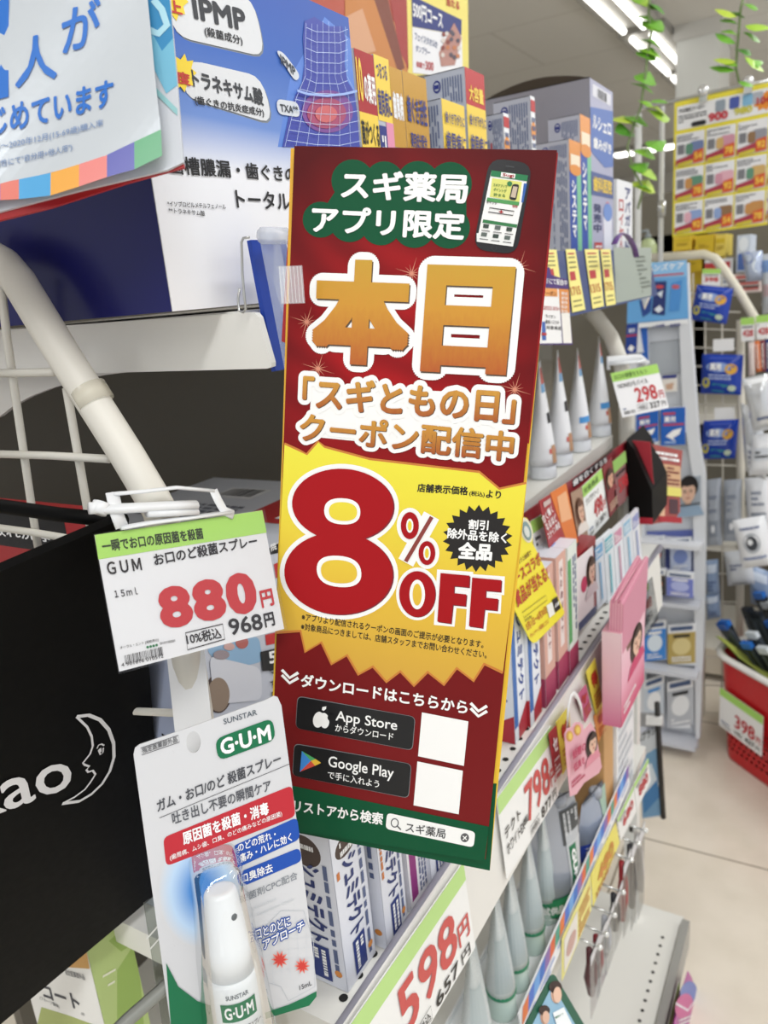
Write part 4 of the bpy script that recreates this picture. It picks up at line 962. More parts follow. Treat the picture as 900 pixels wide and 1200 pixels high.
tbox('toothpaste_carton', 'orange-topped blue and green toothpaste carton, rear one beside the large grey carton', (679.3, 133.3), (692, 138.7), (642, 138.7), XU, ZU, 'orange', GU)
# large grey display carton behind
mb, nr, fr, tp = carton_px((690.8, 91), (717.7, 108), (567, 113), XU, ZU, M('#8e8f98', .5))
LV = M('#a9abc4', .4)
fr.rect(0, 0, 1, 1, LV); fr.rect(.1, .02, .9, .08, M('#d9dae2'), 2); fr.bars(.3, .03, .7, .075, INKT, 3, 14); fr.poly([(0, .14), (1, .1), (1, .4), (.6, .42), (0, .36)], M('#5f79b8'), 2)
fr.utext('ルシェロ', .08, .17, .9, .24, W, .03, 3); fr.utext('歯みがき', .1, .28, .9, .34, W, .03, 3); fr.rect(0, .46, 1, .58, M('#4f5f92'), 2); fr.utext('歯科医院', .08, .48, .92, .56, YELP, .03, 3)
fr.vtext('発売中', .08, .62, .42, .78, M('#39406b'), .03, 3); fr.ell(.72, .74, .2, .14, M('#c97c86'), 2); fr.poly([(.52, .7), (.62, .62), (.8, .62), (.92, .7), (.9, .9), (.55, .9)], M('#d8dbe8'), 2); fr.ell(.72, .66, .2, .05, M('#6f8ecb'), 3); fr.rect(.1, .83, .45, .9, REDP, 3); fr.dash(.13, .84, .42, .89, 2, W, 4)
# raised curved rear edge
a0, a1 = nr.O, nr.O + nr.A; pl = [a0 + nr.A * (i / 10) + V3((0, 0, .012 * math.sin(PI * i / 10) + .001)) for i in range(11)]
mb.prism([a1, a0] + pl[1:-1], (0, .003, 0), M('#3a3226', .6)); mb.box(a0.x, a1.x, a0.y, a0.y + .005, a0.z, a0.z + .0012, M('#3a3226', .6))
mb.build('display_carton', loc=(-.38, 1.16, ZU), label='large plain grey display carton standing at the far end of the upper shelf', cat='carton')
# front-only cartons beside the tooth display
def fbox(label, l, r, style, dz=0):
    a = P(*l, x=XU); b = P(*r, x=XU)
    mb, nr, fr, tp = carton_at(XU - .04, XU, a.y, b.y - .0006, ZU, a.z + dz, GREY)
    if style == 0:
        fr.rect(0, 0, 1, .24, M('#a8252c')); fr.utext('10', .02, .03, .3, .2, YELP, .03, 2); fr.utext('の薬用', .36, .08, .95, .2, W, .03, 2); fr.rect(0, .24, 1, .5, YELP); fr.utext('菌がつくる', .03, .27, .97, .37, INKT, .03, 2); fr.utext('も防ぐ', .1, .39, .9, .5, INKT, .02, 2)
        fr.rect(0, .52, 1, 1, LBL2); fr.ell(.5, .53, .5, .05, W, 2); fr.rr(.5, .62, .78, .98, .004, M('#4aa3d8'), 2); fr.vtext('口臭', .53, .66, .75, .82, W, .03, 3)
    elif style == 1:
        fr.rect(0, 0, 1, .26, YELP); fr.utext('歯周病に', .05, .13, .95, .24, NAVYP, .02, 2); fr.utext('つるつる', .1, .03, .8, .09, NAVYP, .02, 2); fr.rect(0, .28, .5, 1, NAVYP); fr.rect(.5, .26, 1, 1, PINKP); fr.rr(.6, .38, .88, .85, .004, M('#c2416a'), 2); fr.vtext('しみるブロック', .63, .42, .85, .82, W, .02, 3); fr.dash(.08, .32, .42, .98, 2, W, 2, True)
    elif style == 2:
        fr.rect(0, 0, 1, .34, GOLDP); fr.utext('歯周病', .1, .1, .9, .22, WP, .04, 2); fr.rect(0, .36, 1, 1, NAVYP); fr.rect(.55, .4, .9, 1, M('#aeb9e0', .2, .5), 2); fr.dash(.1, .42, .4, .98, 1, W, 2, True)  # pale blue strip paints a vertical highlight into the navy front
    else:
        fr.rect(0, 0, 1, .4, GOLDP); fr.ell(.5, .38, .5, .1, GOLDP, 2); fr.utext('歯ぐき活性', .08, .1, .92, .22, NAVYP, .03, 3); fr.utext('薬用成分配合', .15, .26, .85, .33, NAVYP, .02, 3); fr.rect(0, .44, 1, 1, NAVYP)
    mb.build('toothpaste_carton', loc=(XU - .02, (a.y + b.y) / 2, ZU), label=label, cat='toothpaste carton', group=GU)
fbox('red, yellow and pale blue toothpaste carton right beside the blue tooth display', (414, 56), (437, 63), 0)
fbox('yellow-topped navy and pink toothpaste carton, second from the blue tooth display', (437, 63), (455, 68), 1)
fbox('gold-topped narrow navy toothpaste carton, third from the blue tooth display', (455, 77), (470.5, 82), 2)
fbox('gold-topped wide navy toothpaste carton under the yellow poster', (470.5, 82), (499, 92.5), 3)
# white carton at the end and small green pump bottle
mb, nr, fr, tp = carton_px((722.5, 209.6), (741, 212), (718, 211), XU, ZU, WP); fr.rect(0, 0, 1, 1, WP); fr.vtext('アパガード', .5, .06, .85, .8, M('#37407a'), .03, 2); fr.vtext('ロイヤル', .12, .2, .4, .8, M('#b9474a'), .02, 2); fr.dash(.2, .86, .8, .96, 2, GTX)
mb.build('toothpaste_carton', loc=(XU, 1.29, ZU), label='white toothpaste carton with a column of navy lettering at the end of the upper shelf', cat='toothpaste carton', group=GU)
# posters above the shelf
def pos1(pn):
    pn.pxpoly([(404, -10), (440, -10), (470, 40), (478, 90), (430, 90), (404, 60)], M('#c9813f'), 1); pn.pxpoly([(455, -10), (485, -10), (485, 95), (468, 60)], M('#a4302c'), 1); pn.pxpoly([(435, -10), (452, -10), (474, 80), (466, 84)], M('#7d3b26'), 1); pn.pxpoly([(404, 20), (424, 10), (440, 60), (404, 70)], M('#d8a27c'), 2)
a, b, e = P(330, -30, x=-.5), P(480, -30, x=-.5), P(330, 110, x=-.5)
mb = MB(); pn = Panel(mb, (-.5, a.y, 1.80), (0, P(478, 40, x=-.5).y - a.y, 0), (0, 0, -.24), .0004); slab(pn, M('#b5482f', .45), .003); pos1(pn)
mb.build('wall_poster', loc=pn.pt(.5, 1), label='warm orange and red poster above the shelf behind the blue tooth display', cat='poster')
mb = MB(); pq = [P(475, -30, x=-.5), P(548, -30, x=-.47), P(478, 90, x=-.5)]
pn = Panel(mb, pq[0], pq[1] - pq[0], pq[2] - pq[0], .0004, crop(400, 0, 5.625)); slab(pn, M('#efe07a', .45), .003)
pn.pxpoly([(462, -30), (792, 132), (790, 232), (466, 175)], M('#39427f'), 1); pn.text('500円コース', (470, 118), (666, 196), 110, W, .03, 2)
pn.pxpoly([(466, 178), (792, 236), (798, 430), (800, 520), (470, 480)], M('#eeeef0'), 1); pn.text('フェイスタオルか', (482, 262), (632, 322), 52, GTX, .02, 2); pn.text('タンブラー', (488, 340), (582, 372), 48, GTX, .02, 2); pn.text('抽選で', (492, 442), (548, 458), 40, REDP, .02, 2); pn.text('300', (552, 462), (606, 470), 60, REDP, .03, 2)
pn.pxpoly([(640, 350), (740, 150), (790, 250), (745, 430), (655, 440)], M('#b98a7f'), 2)
for i in range(16): x, y = 660 + 24 * (i % 5), 210 + 50 * (i // 4); pn.pxell(x + random.uniform(0, 16), y + random.uniform(0, 20), 13, 16, M(random.choice(['#8d4b42', '#d9cfc6', '#5c5460', '#c77f55'])), 3, 8)
pn.text('当たる', (690, 36), (776, 70), 60, REDP, .03, 2)
mb.build('wall_poster', loc=pn.pt(.5, 1), label='yellow-edged poster advertising a 500 yen course above the cartons', cat='poster')
# label strip along the upper shelf edge
mb = MB(); p0, p1, p2 = P(560, 284, x=-.292), P(757, 290, x=-.292), P(765, 345, x=-.278)
tl = V3((-.294, .62, 1.406)); pn = Panel(mb, tl, (0, .77, 0), (.016, 0, -.074), .0004)
slab(pn, M('#3b4a7a', .4), .002); pn.c = crop(620, 260, 4.616)
pn.pxpoly([(455, 140), (660, 140), (660, 400), (470, 440)], M('#9aa39a'), 1); pn.dash(.86, .1, .95, .9, 9, M('#7d857c'), 2)
mb.build('label_strip', loc=pn.pt(.5, 1), label='navy label strip with clear cover along the upper shelf edge', cat='label strip')
def ytag(q, price, label):
    mb = MB(); pz = Panel(mb, pn.O + pn.N * .0016, pn.A, pn.B, .0003, crop(620, 260, 4.616)); us = [pz.uv(*p) for p in q]
    pslab(pz, us, M('#f0e58a', .45), .0006)
    x0, y0 = q[0]; x1, y1 = q[3]
    L = lambda s, t: ((q[0][0] * (1 - s) + q[1][0] * s) * (1 - t) + (q[3][0] * (1 - s) + q[2][0] * s) * t, (q[0][1] * (1 - s) + q[1][1] * s) * (1 - t) + (q[3][1] * (1 - s) + q[2][1] * s) * t)
    pz.pxpoly([L(.1, .36), L(.6, .36), L(.6, .5), L(.1, .5)], M('#b5343a'), 1)
    pz.text(price, L(.05, .74), L(.85, .74), 48, M('#c2703a'), .02, 2); 
    for t in (.06, .12, .2, .28, .82, .9): pz.pxpoly([L(.12, t), L(.8, t), L(.8, t + .025), L(.12, t + .025)], M('#8a8250') if t > .1 else M('#b5343a'), 1)
    mb.build('price_tag', loc=pz.pt(*us[3]), label=label, cat='price tag', group='yellow price tags in the upper strip')
ytag(((60, 150), (148, 150), (185, 440), (120, 440)), '1715', 'yellow price tag in the upper strip, mostly hidden behind the purple-topped card')
ytag(((200, 148), (250, 148), (305, 474), (236, 490)), '1715', 'yellow price tag in the upper strip, first right of the purple-topped card')
ytag(((302, 148), (375, 148), (405, 455), (345, 470)), '1315', 'yellow price tag in the upper strip, second right of the purple-topped card')
ytag(((388, 148), (440, 148), (470, 445), (420, 455)), '1715', 'yellow price tag in the upper strip, nearest the grey end of the strip')
CS = crop(620, 260, 4.616)
def purple(pn):
    pn.c = CS; PU = M('#4b2f78')
    pn.pxpoly([(30, 250), (112, 252), (112, 290), (205, 310), (212, 362), (30, 352)], PU, 1); pn.text('アプリにて配信中', (40, 330), (202, 346), 34, W, .02, 2)
    pn.pxpoly([(30, 354), (158, 362), (178, 656), (30, 658)], M('#f1f1f1'), 1); pn.pxpoly([(50, 356), (150, 362), (152, 405), (50, 400)], M('#e9a15a'), 2); pn.pxpoly([(158, 362), (214, 366), (218, 492), (170, 492)], M('#e08f3e'), 1)
    pn.pxpoly([(172, 494), (218, 492), (230, 656), (184, 656)], M('#f1eee8'), 1); pn.text('クーポン', (66, 396), (146, 402), 26, M('#8a4b1c'), .02, 3); pn.text('2023.5/31', (74, 474), (160, 480), 20, REDP, .01, 2)
    pn.text('ライオン', (86, 520), (140, 524), 20, INKT, .01, 2); pn.text('薬用ハミガキ', (86, 552), (160, 556), 22, INKT, .01, 2); pn.text('対象商品', (90, 582), (172, 586), 22, INKT, .01, 2); pn.pxpoly([(66, 540), (84, 540), (90, 640), (68, 640)], M('#3d63b0'), 2); pn.pxpoly([(64, 600), (90, 600), (90, 614), (64, 614)], REDP, 3)
    for k in range(5): pn.text('限定' if k == 0 else '配信', (172, 396 + 24 * k), (206, 398 + 24 * k), 18, W, .01, 2)
mb = MB(); pp = Panel(mb, P(627, 314, x=-.27), P(666, 326, x=-.27) - P(627, 314, x=-.27), P(628, 405, x=-.27) - P(627, 314, x=-.27), .0003)
pslab(pp, [pp.uv(*q) for q in ((626, 312), (644, 313), (646, 322), (664, 328), (671, 404), (626, 404))], M('#4b2f78', .45), .0008); purple(pp)
mb.build('coupon_card', loc=pp.pt(.5, 1), label='purple, white and orange coupon card hanging under the upper strip beside the sign', cat='shelf card')
# little wobbling tag on a ribbon
wt = thing('wobbler_tag', 'slanting purple and orange tag on a purple ribbon at the upper strip end', 'wobbler', P(757, 345, x=-.255))
mb = MB(); mb.tube([P(*CS(*q), x=-.26) for q in ((460, 120), (480, 80), (500, 62), (530, 75), (555, 110), (572, 150), (580, 190))], .004, M('#6a4a8c', .35), 6, flat=.15); mb.build('ribbon', wt)
mb = MB(); pn = fpanel(mb, ((550, 212), (610, 150), (625, 476)), (1.36, 1.36, 1.34), .0004, CS); pn.c = CS; pslab(pn, [pn.uv(*q) for q in ((550, 212), (610, 148), (667, 380), (625, 476))], M('#efe6d4', .45), .0008)
pn.pxpoly([(550, 212), (610, 148), (618, 182), (560, 252)], M('#57386f'), 1); pn.pxpoly([(562, 255), (620, 186), (634, 245), (578, 312)], M('#dca46a'), 1); pn.pxpoly([(606, 420), (650, 330), (660, 380), (624, 460)], M('#b9bfc4'), 1); pn.dash(.2, .55, .8, .8, 4, GTX); mb.build('tag_card', wt)

# ================================================================== middle shelf: tubes, rail, cards
def squeeze_tube(name, label, base, h, r, wdir, body, cap, group, thing_cat='tube', cap_h=.018, ring=None, prints=None, crimp=1.5):
    t = thing(name, label, thing_cat, base, group); base = V3(base); wdir = V3(wdir).normalized(); td = V3((0, 0, 1)).cross(wdir).normalized()
    mb = MB(); n = 24; vs = []; fs = []; K = 12
    for k in range(K + 1):
        f = k / K; z = cap_h + (h - cap_h) * f; w = r * (1 + (crimp - 1) * f); th = r * max(.03, (1 - f ** 1.25))
        for j in range(n):
            a = 2 * PI * j / n; vs.append(base + V3((0, 0, z)) + wdir * (w * math.cos(a)) + td * (th * math.sin(a)))
    for k in range(K):
        for j in range(n): fs.append((k * n + j, k * n + (j + 1) % n, (k + 1) * n + (j + 1) % n, (k + 1) * n + j))
    fs += [tuple(range(n - 1, -1, -1)), tuple(K * n + j for j in range(n))]
    mb.mesh(vs, fs, body)
    if prints:
        for (f0, f1, a0, a1, m) in prints:
            for kk in range(6):
                for jj in range(5):
                    q = []
                    for df, da in ((0, 0), (0, 1), (1, 1), (1, 0)):
                        f = f0 + (f1 - f0) * (kk + df) / 6; a = math.radians(a0 + (a1 - a0) * (jj + da) / 5)
                        z = cap_h + (h - cap_h) * f; w = r * (1 + (crimp - 1) * f) + .0005; th = r * max(.03, (1 - f ** 1.25)) + .0005
                        q.append(base + V3((0, 0, z)) + wdir * (w * math.cos(a)) + td * (th * math.sin(a)))
                    mb.face(q, m, smooth=True)
    mb.build('body', t)
    mb = MB(); mb.lathe(base, (0, 0, 1), [(r * .96, 0), (r * .98, .002), (r * .93, cap_h - .002), (r * .9, cap_h)], cap, 24); mb.build('cap', t)
    if ring:
        mb = MB(); mb.lathe(base + V3((0, 0, cap_h - .0005)), (0, 0, 1), [(r * 1.005, 0), (r * 1.012, .001), (r * 1.012, .004), (r * 1.005, .005)], ring, 24); mb.build('ring', t)
    return t
TB = M('#e6e8ec', .3); TC = M('#dfe3e8', .3)
for i, (tip, bx, lb) in enumerate((((631, 424), (637, 577), 'white toothpaste tube standing on its cap, nearest the red sign'), ((653.5, 411.5), (657, 562), 'white toothpaste tube standing on its cap, second from the red sign'), ((676, 409.5), (679, 547), 'white toothpaste tube standing on its cap, third from the red sign'), ((699, 396.5), (703, 532), 'white toothpaste tube standing on its cap, fourth from the sign, nearest the 298 price card'))):
    b = P(*bx, x=-.345); b.z = 1.117; ht = P(*tip, x=-.345).z - b.z
    squeeze_tube('toothpaste_tube', lb, b, ht, .019, (-.3, 1, 0), TB, TC, 'white toothpaste tubes on the middle shelf', prints=((.02, .2, 228, 262, M('#b08a6a')), (.12, .17, 215, 275, M('#c9605a')), (.8, .95, 205, 262, M('#b85a54')), (.72, .8, 200, 250, M('#6f9cc4'))) + (((.2, .27, 185, 255, M('#4a94d4')),) if i > 1 else ((.42, .52, 225, 255, INKT),)), crimp=1.25)
# slanting pipe with the 298 price card
mb = MB(); mb.tube([P(*q, y=1.30) for q in ((688, 360), (700, 373), (716, 395), (728, 425), (734, 470), (734, 520), (733, 600), (732, 700))], .0125, CREAM, 14)
pipe2 = mb.build('net_pipe', loc=P(732, 700, y=1.3), label='cream bent pipe at the far end of the shelf, behind the 298 price card', cat='pipe')
pc2 = thing('price_card', 'price card reading 298 yen hung on the far cream pipe', 'price card', P(745, 480, d=1.3))
def pricecard(pn, l1, l2, price, tax, strip=True):
    pn.rect(0, 0, 1, .2, GREENBAND, 1); pn.utext(l1, .05, .05, .75, .16, M('#4a6a30'), .01, 2); pn.utext(l2, .08, .25, .72, .37, BK, .01, 2)
    pn.utext(price, .38, .42, .84, .75, RD, .02, 2); pn.utext('円', .87, .58, .97, .75, RD, .02, 2); pn.utext(tax, .62, .8, .84, .93, BK, .02, 2); pn.utext('円', .87, .82, .96, .93, BK, .01, 2)
    pn.dash(.06, .8, .26, .86, 1, GTX); pn.bars(.06, .88, .3, .95, BK, 2, 18); pn.stroke([(.36, .8), (.58, .8), (.58, .93), (.36, .93)], .0006, BK, 2, True); pn.utext('10%税込', .38, .82, .56, .91, BK, .01, 2)
mb = MB(); pn = fpanel(mb, (CS(440, 820), CS(692, 768), CS(505, 1058)), 1.23, .0004); slab(pn, M('#f0f0f2', .5), .0008); pricecard(pn, 'お口の健康をたもつ', 'NONIOモバイル', '298', '327'); mb.build('card', pc2)
mb = MB(); 
for q in (((430, 800), (425, 745), (600, 735), (640, 775)), ((430, 770), (620, 755))): mb.tube([P(*CS(*p), d=1.245) for p in q], .006, MILK, 8, flat=.5)
mb.build('clip', pc2)
# red rail board under the tubes
CM = crop(570, 500, 4)
mb = MB(); XM = -.295; za, zb = P(612, 597, x=XM).z, P(612, 645, x=XM).z
tl = V3((XM, .62, 1.134)); pn = Panel(mb, tl, (0, .63, -.022), (.008, 0, -.085), .0005, CM)
slab(pn, M('#8c1f2a', .4), .003)
pn.pxpoly([(400, 250), (590, 110), (590, 145), (405, 290)], M('#2a1c1e'), 1); pn.text('歯を白くするなら', (405, 282), (585, 150), 32, W, .02, 2, ) 
pn.pxpoly([(560, 140), (600, 105), (610, 385), (580, 400)], M('#7a2028'), 2)
mb.build('rail_board', loc=pn.pt(.5, 1), label='dark red rail board along the edge of the middle shelf', cat='rail board')
XR = XM + .012
def xcard(name, label, q, x, mat, fn=None, c=CM, t=.0008, cat='price card', group=None, eps=.0004):
    """card lying in a plane parallel to the shelf front, given its four pixel corners"""
    mb = MB(); p = [P(*c(*k), x=x) for k in q]; pn = Panel(mb, p[0], p[1] - p[0], p[3] - p[0], eps, c)
    pslab(pn, [pn.uv(*k) for k in q], mat, t)
    if fn: fn(pn)
    return mb.build(name, loc=pn.pt(.5, 1), label=label, cat=cat, group=group)
xcard('price_card', 'price card reading 498 yen in the red middle rail', ((447, 282), (540, 194), (575, 430), (480, 535)), XR, M('#eef0ee', .5), lambda pn: pricecard(pn, '対象商品', 'クリアクリーン', '498', '547'))
xcard('price_card', 'green-topped price card in the middle rail, half behind the red slanted leaflet', ((205, 445), (262, 410), (310, 690), (255, 720)), XR, M('#eef0ee', .5), lambda pn: (pn.rect(0, 0, 1, .2, GREENBAND, 1), pn.utext('9', .5, .55, .95, .85, RD, .05, 2), pn.dash(.1, .26, .9, .45, 2, BK)))
xcard('price_card', 'dark green-topped price card at the far end of the middle rail', ((590, 165), (650, 112), (655, 345), (618, 378)), XR, M('#8a5a5c', .5), lambda pn: (pn.rect(0, 0, 1, .25, M('#8cb85c'), 1), pn.utext('598', .2, .45, .9, .75, RD, .03, 2), pn.dash(.1, .28, .8, .4, 1, BK)))
xcard('photo_card', 'brown portrait photo card in the middle rail left of the 498 card', ((396, 312), (446, 282), (482, 545), (440, 585)), XR, M('#a98a74', .45), lambda pn: pn.portrait(.5, .34, .3, .17, '#dcb49a', '#6b4632', '#e7ded6'), cat='shelf card')
xcard('photo_card', 'dark red portrait card in the middle rail right of the 498 card', ((545, 190), (588, 140), (606, 390), (580, 425)), XR + .002, M('#7d2229', .45), lambda pn: (pn.portrait(.45, .3, .32, .14, '#d8a68c', '#4b2a22', '#7d2229'), pn.dash(.1, .75, .9, .92, 3, M('#d9b9a0'))), cat='shelf card')
def redleaf(pn):
    pn.c = CM; T = pn.text
    T('白く輝く', (268, 455), (312, 400), 40, W, .02, 2, tl=(255, 420)); T('なるほど', (282, 490), (330, 440), 40, W, .02, 2, tl=(270, 455)); T('ステイン除去', (290, 530), (345, 470), 36, W, .02, 2, tl=(280, 500))
    for x in (0, 32): pn.pxpoly([(300 + x, 560 - x * .6), (318 + x, 540 - x * .6), (345 + x, 680 - x), (328 + x, 700 - x)], M('#e8ecf2'), 2); pn.pxpoly([(300 + x, 560 - x * .6), (318 + x, 540 - x * .6), (324 + x, 572 - x * .6), (306 + x, 592 - x * .6)], M('#3f78c8'), 3)
    pn.pxell(372, 590, 16, 30, M('#cdb9a0'), 2); pn.pxpoly([(262, 356), (296, 334), (300, 356), (268, 380)], M('#c9b3ae'), 2)
xcard('leaflet', 'red slanted leaflet with two white tubes hanging over the middle rail', ((247, 350), (298, 318), (414, 648), (330, 728)), XR + .012, M('#a3222c', .4), redleaf, cat='leaflet')
xcard('leaflet', 'plain orange slanted leaflet hanging right of the red one', ((300, 312), (374, 266), (440, 590), (410, 640)), XR + .010, M('#e0782c', .4), lambda pn: (pn.pxpoly([(330, 330), (372, 300), (400, 430), (350, 450)], M('#ecb184'), 1), pn.pxpoly([(402, 560), (432, 540), (438, 590), (412, 630)], M('#3a3436'), 1)), cat='leaflet')
def yleaf(pn):
    pn.c = CM; T = pn.text; B = M('#b5301f', .45)
    pn.pxell(186, 485, 28, 60, M('#e9e2c8'), 1, 24, -.25); pn.pxell(186, 488, 20, 46, M('#7f9a9a'), 2, 24, -.25); pn.pxell(184, 492, 12, 28, M('#d7dcd6'), 3, 20, -.25)
    T('ピースコラボ', (118, 762), (258, 640), 60, B, .025, 2, tl=(98, 705)); T('賞品が当たる!', (143, 850), (292, 716), 76, B, .025, 2, tl=(122, 775))
    T('買うと抽選で', (145, 648), (208, 598), 26, M('#7d5a18'), .02, 2, tl=(140, 625)); T('2023年', (178, 915), (210, 896), 16, INKT, .01, 2, tl=(174, 900)); T('5月1日〜6月30日', (190, 958), (282, 872), 36, B, .015, 2, tl=(180, 925)); T('キャンペーン詳細はこちら', (206, 992), (290, 920), 18, B, .01, 2, tl=(200, 970))
    pn.pxstroke([(165, 870), (275, 790), (282, 812), (172, 895)], .0007, M('#8a7a30'), 2, True)
    pn.pxpoly([(278, 838), (304, 820), (318, 876), (292, 896)], M('#f0efe6'), 2); pn.pxpoly([(304, 812), (328, 794), (346, 850), (320, 872)], INKT, 2); T('応募', (316, 850), (336, 834), 20, W, .02, 3)
mb = MB(); x = XR + .03; c = CM
pn = Panel(mb, P(*CM(165, 430), x=x), P(*CM(270, 430), x=x) - P(*CM(165, 430), x=x), P(*CM(165, 1000), x=x) - P(*CM(165, 430), x=x), .0004, CM)
pslab(pn, [pn.uv(*k) for k in ((150, 470), (158, 440), (172, 424), (190, 428), (210, 460), (218, 510), (216, 545), (240, 590), (300, 720), (366, 868), (362, 882), (235, 1010), (220, 1014), (205, 1000), (128, 850), (128, 560), (150, 550))], M('#f2e433', .4), .0008); yleaf(pn)
mb.build('campaign_card', loc=pn.pt(.5, 1), label='bright yellow round-headed campaign card sticking out beside the red sign', cat='shelf card')
# hung blister packs / toothbrush cartons right of the rail
for i, (x0, x1, y0, y1, cx, c2) in enumerate(((500, 545, 520, 860, '#d8dfe8', '#6fa6cf'), (548, 590, 480, 830, '#dfe6ec', '#57b0c0'), (592, 634, 450, 770, '#e3e7ee', '#c98aa6'), (636, 676, 410, 720, '#d9dfe8', '#7fb6d6'), (678, 712, 380, 690, '#e2e3ea', '#8d93c4'))):
    q = ((x0, y0 + 40), (x1, y0), (x1 + 20, y1 - 50), (x0 + 22, y1))
    def fn(pn, cx=c2):
        pn.rect(.1, .05, .9, .25, M(cx), 1); pn.rect(.35, .3, .65, .95, M('#c9d3da'), 1); pn.rect(.42, .32, .58, .9, M(cx), 2); pn.dash(.12, .08, .88, .22, 3, W)
    xcard('toothbrush_pack', ['pale blue toothbrush pack hanging nearest the dark red column, below the 498 card', 'pale teal-trimmed toothbrush pack, second from the dark red column', 'pale pink-trimmed toothbrush pack, third from the dark red column', 'sky-blue trimmed toothbrush pack, fourth from the dark red column', 'lilac-trimmed toothbrush pack below the black and red display box'][i], q, -.262 - .0 * i, M(cx, .3), fn, t=.005, cat='toothbrush pack', group='toothbrush packs below the middle rail')
# dark red column display
mb = MB(); a = P(*CM(385, 690), x=-.27); b = P(*CM(420, 1150), x=-.27); mb.box(-.30, -.262, a.y, a.y + .09, .955, a.z + .02, M('#8c1220', .35)); mb.box(-.3, -.2615, a.y, a.y + .006, .955, a.z + .02, M('#a5182a', .3))
mb.build('column_display', loc=(-.28, a.y + .04, .955), label='dark red upright display board behind the white portrait card on the low shelf', cat='display board')
xcard('photo_card', 'white hanging card with pink dot and portrait in front of the dark red column', ((416, 630), (500, 560), (505, 880), (432, 960)), -.258, M('#ece6e6', .45), lambda pn: (pn.ell(.4, .42, .17, .11, M('#c43a62'), 1), pn.portrait(.8, .3, .2, .16, '#e3bda8', '#4a3226', '#d9cdd0', long=True), pn.rect(0, .88, 1, 1, M('#4d5878'), 2)), cat='shelf card')
# pink leaflet holder with fan of leaflets
pk = thing('leaflet_holder', 'pink card holder with a portrait front sticking out from the shelf end', 'leaflet holder', P(*crop(540, 760, 3.46)(650, 322), x=-.2))
CB = crop(540, 760, 3.46)
k0 = P(*CB(650, 322), x=-.2); kl = P(*CB(575, 300), y=k0.y); kr = P(*CB(742, 205), x=-.2); kt = P(*CM(622, 985), x=-.2)
mb, nr, fr, tp = carton_at(kl.x, -.2, k0.y, kr.y, k0.z, kt.z, M('#dba0b0', .45), front=ramp('pink_fade', [(0, '#efd3da'), (.6, '#e7a9bd'), (1, '#c8446f')], 'v'), near=ramp('pink_fade2', [(0, '#e8cdd2'), (.55, '#e0b0be'), (1, '#c76c8c')], 'v'))
fr.poly([(.16, 0), (.5, 0), (.5, .16), (.42, .3), (.24, .3), (.16, .16)], M('#7a5a4a'), 1); fr.portrait(.62, .34, .2, .13, '#e6bfa8', '#3d2a24', '#c8446f', l=2); fr.dash(.1, .8, .6, .92, 2, W)
mb.build('holder_box', pk)
for i in range(10):
    mb = MB(); x = kl.x + .004 + (-.206 - kl.x) * i / 10
    mb.prism([(x, k0.y + .003, k0.z + .01), (x, kr.y - .002, k0.z + .01), (x + .004, kr.y + .012, kt.z + .045 + .003 * math.sin(i)), (x + .004, k0.y + .006, kt.z + .036 + .003 * math.sin(i * 2))], (.0016, 0, 0), M('#cf8ba0' if i % 2 else '#dba3b2', .5)); mb.build('leaflet', loc=(x, k0.y + .003, k0.z + .01), label='pink leaflet fanned in the pink card holder', cat='leaflet', group='pink leaflets in the holder')
clearcard = thing('price_card', 'green-topped price card in clear holder behind the pink leaflets', 'price card', P(*CM(705, 1000), x=-.205))
mb = MB(); q = ((678, 800), (760, 705), (765, 920), (715, 1000)); p = [P(*CM(*k), x=-.205) for k in q]; pn = Panel(mb, p[0], p[1] - p[0], p[3] - p[0], .0005, CM); pslab(pn, [pn.uv(*k) for k in q], M('#e9ecea', .4), .001)
pn.pxpoly([(682, 815), (758, 728), (760, 760), (686, 850)], GREENBAND, 1); pn.pxpoly([(676, 830), (700, 805), (720, 960), (704, 980)], M('#d88a9c'), 1); pn.utext('748', .45, .4, .95, .65, RD, .03, 2); pn.dash(.3, .7, .9, .9, 3, BK); mb.build('card', clearcard)
mb = MB(); pn = Panel(mb, pn.O + V3((.004, 0, 0)), pn.A * 1.05, pn.B * 1.05); slab(pn, CLEAR, .0006); mb.build('clear_sleeve', clearcard)
# black and red counter display at the rail end
CD = crop(720, 280, 3.75); CE = crop(720, 560, 3)
bd = thing('counter_display', 'black-sided red card display box of pictured leaflets at the end of the middle rail', 'counter display', P(750, 614, y=1.22))
YD = 1.22
mb = MB(); pl = [P(*q, y=YD) for q in ((734, 515), (743, 527), (764, 575), (765, 614), (737, 613))]; mb.prism(pl, (0, .12, 0), M('#0a0807', .6, spec=.15)); mb.build('box', bd)
mb = MB(); pn = Panel(mb, P(737, 606, y=YD - .0008), P(765, 607, y=YD - .0008) - P(737, 606, y=YD - .0008), P(737, 613.6, y=YD - .0008) - P(737, 606, y=YD - .0008), .0004); slab(pn, M('#b02435', .4), .0006); mb.build('red_band', bd)
mb = MB(); q0, q1, q3 = P(764, 524, d=1.3), P(800, 530, d=1.36), P(766, 613, d=1.3); pn = Panel(mb, q0, q1 - q0, q3 - q0, .0006); pslab(pn, [pn.uv(*k) for k in ((762, 520), (800, 528), (797, 560), (797, 600), (790, 610), (766, 614))], M('#9c4a44', .45), .003)
pn.dash(.1, .03, .9, .16, 2, W); pn.rect(.1, .2, .9, .5, M('#c9a27c'), 1); pn.rect(.05, .2, .35, .9, M('#d9b08f'), 1); pn.rect(.4, .5, .9, .62, M('#d8cf6a'), 2); pn.rect(.15, .9, .9, .98, M('#a3212c'), 2); pn.rect(.5, .66, .8, .86, M('#4a2c34'), 1); pn.dash(.45, .22, .85, .48, 5, M('#7b3a34')); mb.build('picture_front', bd)
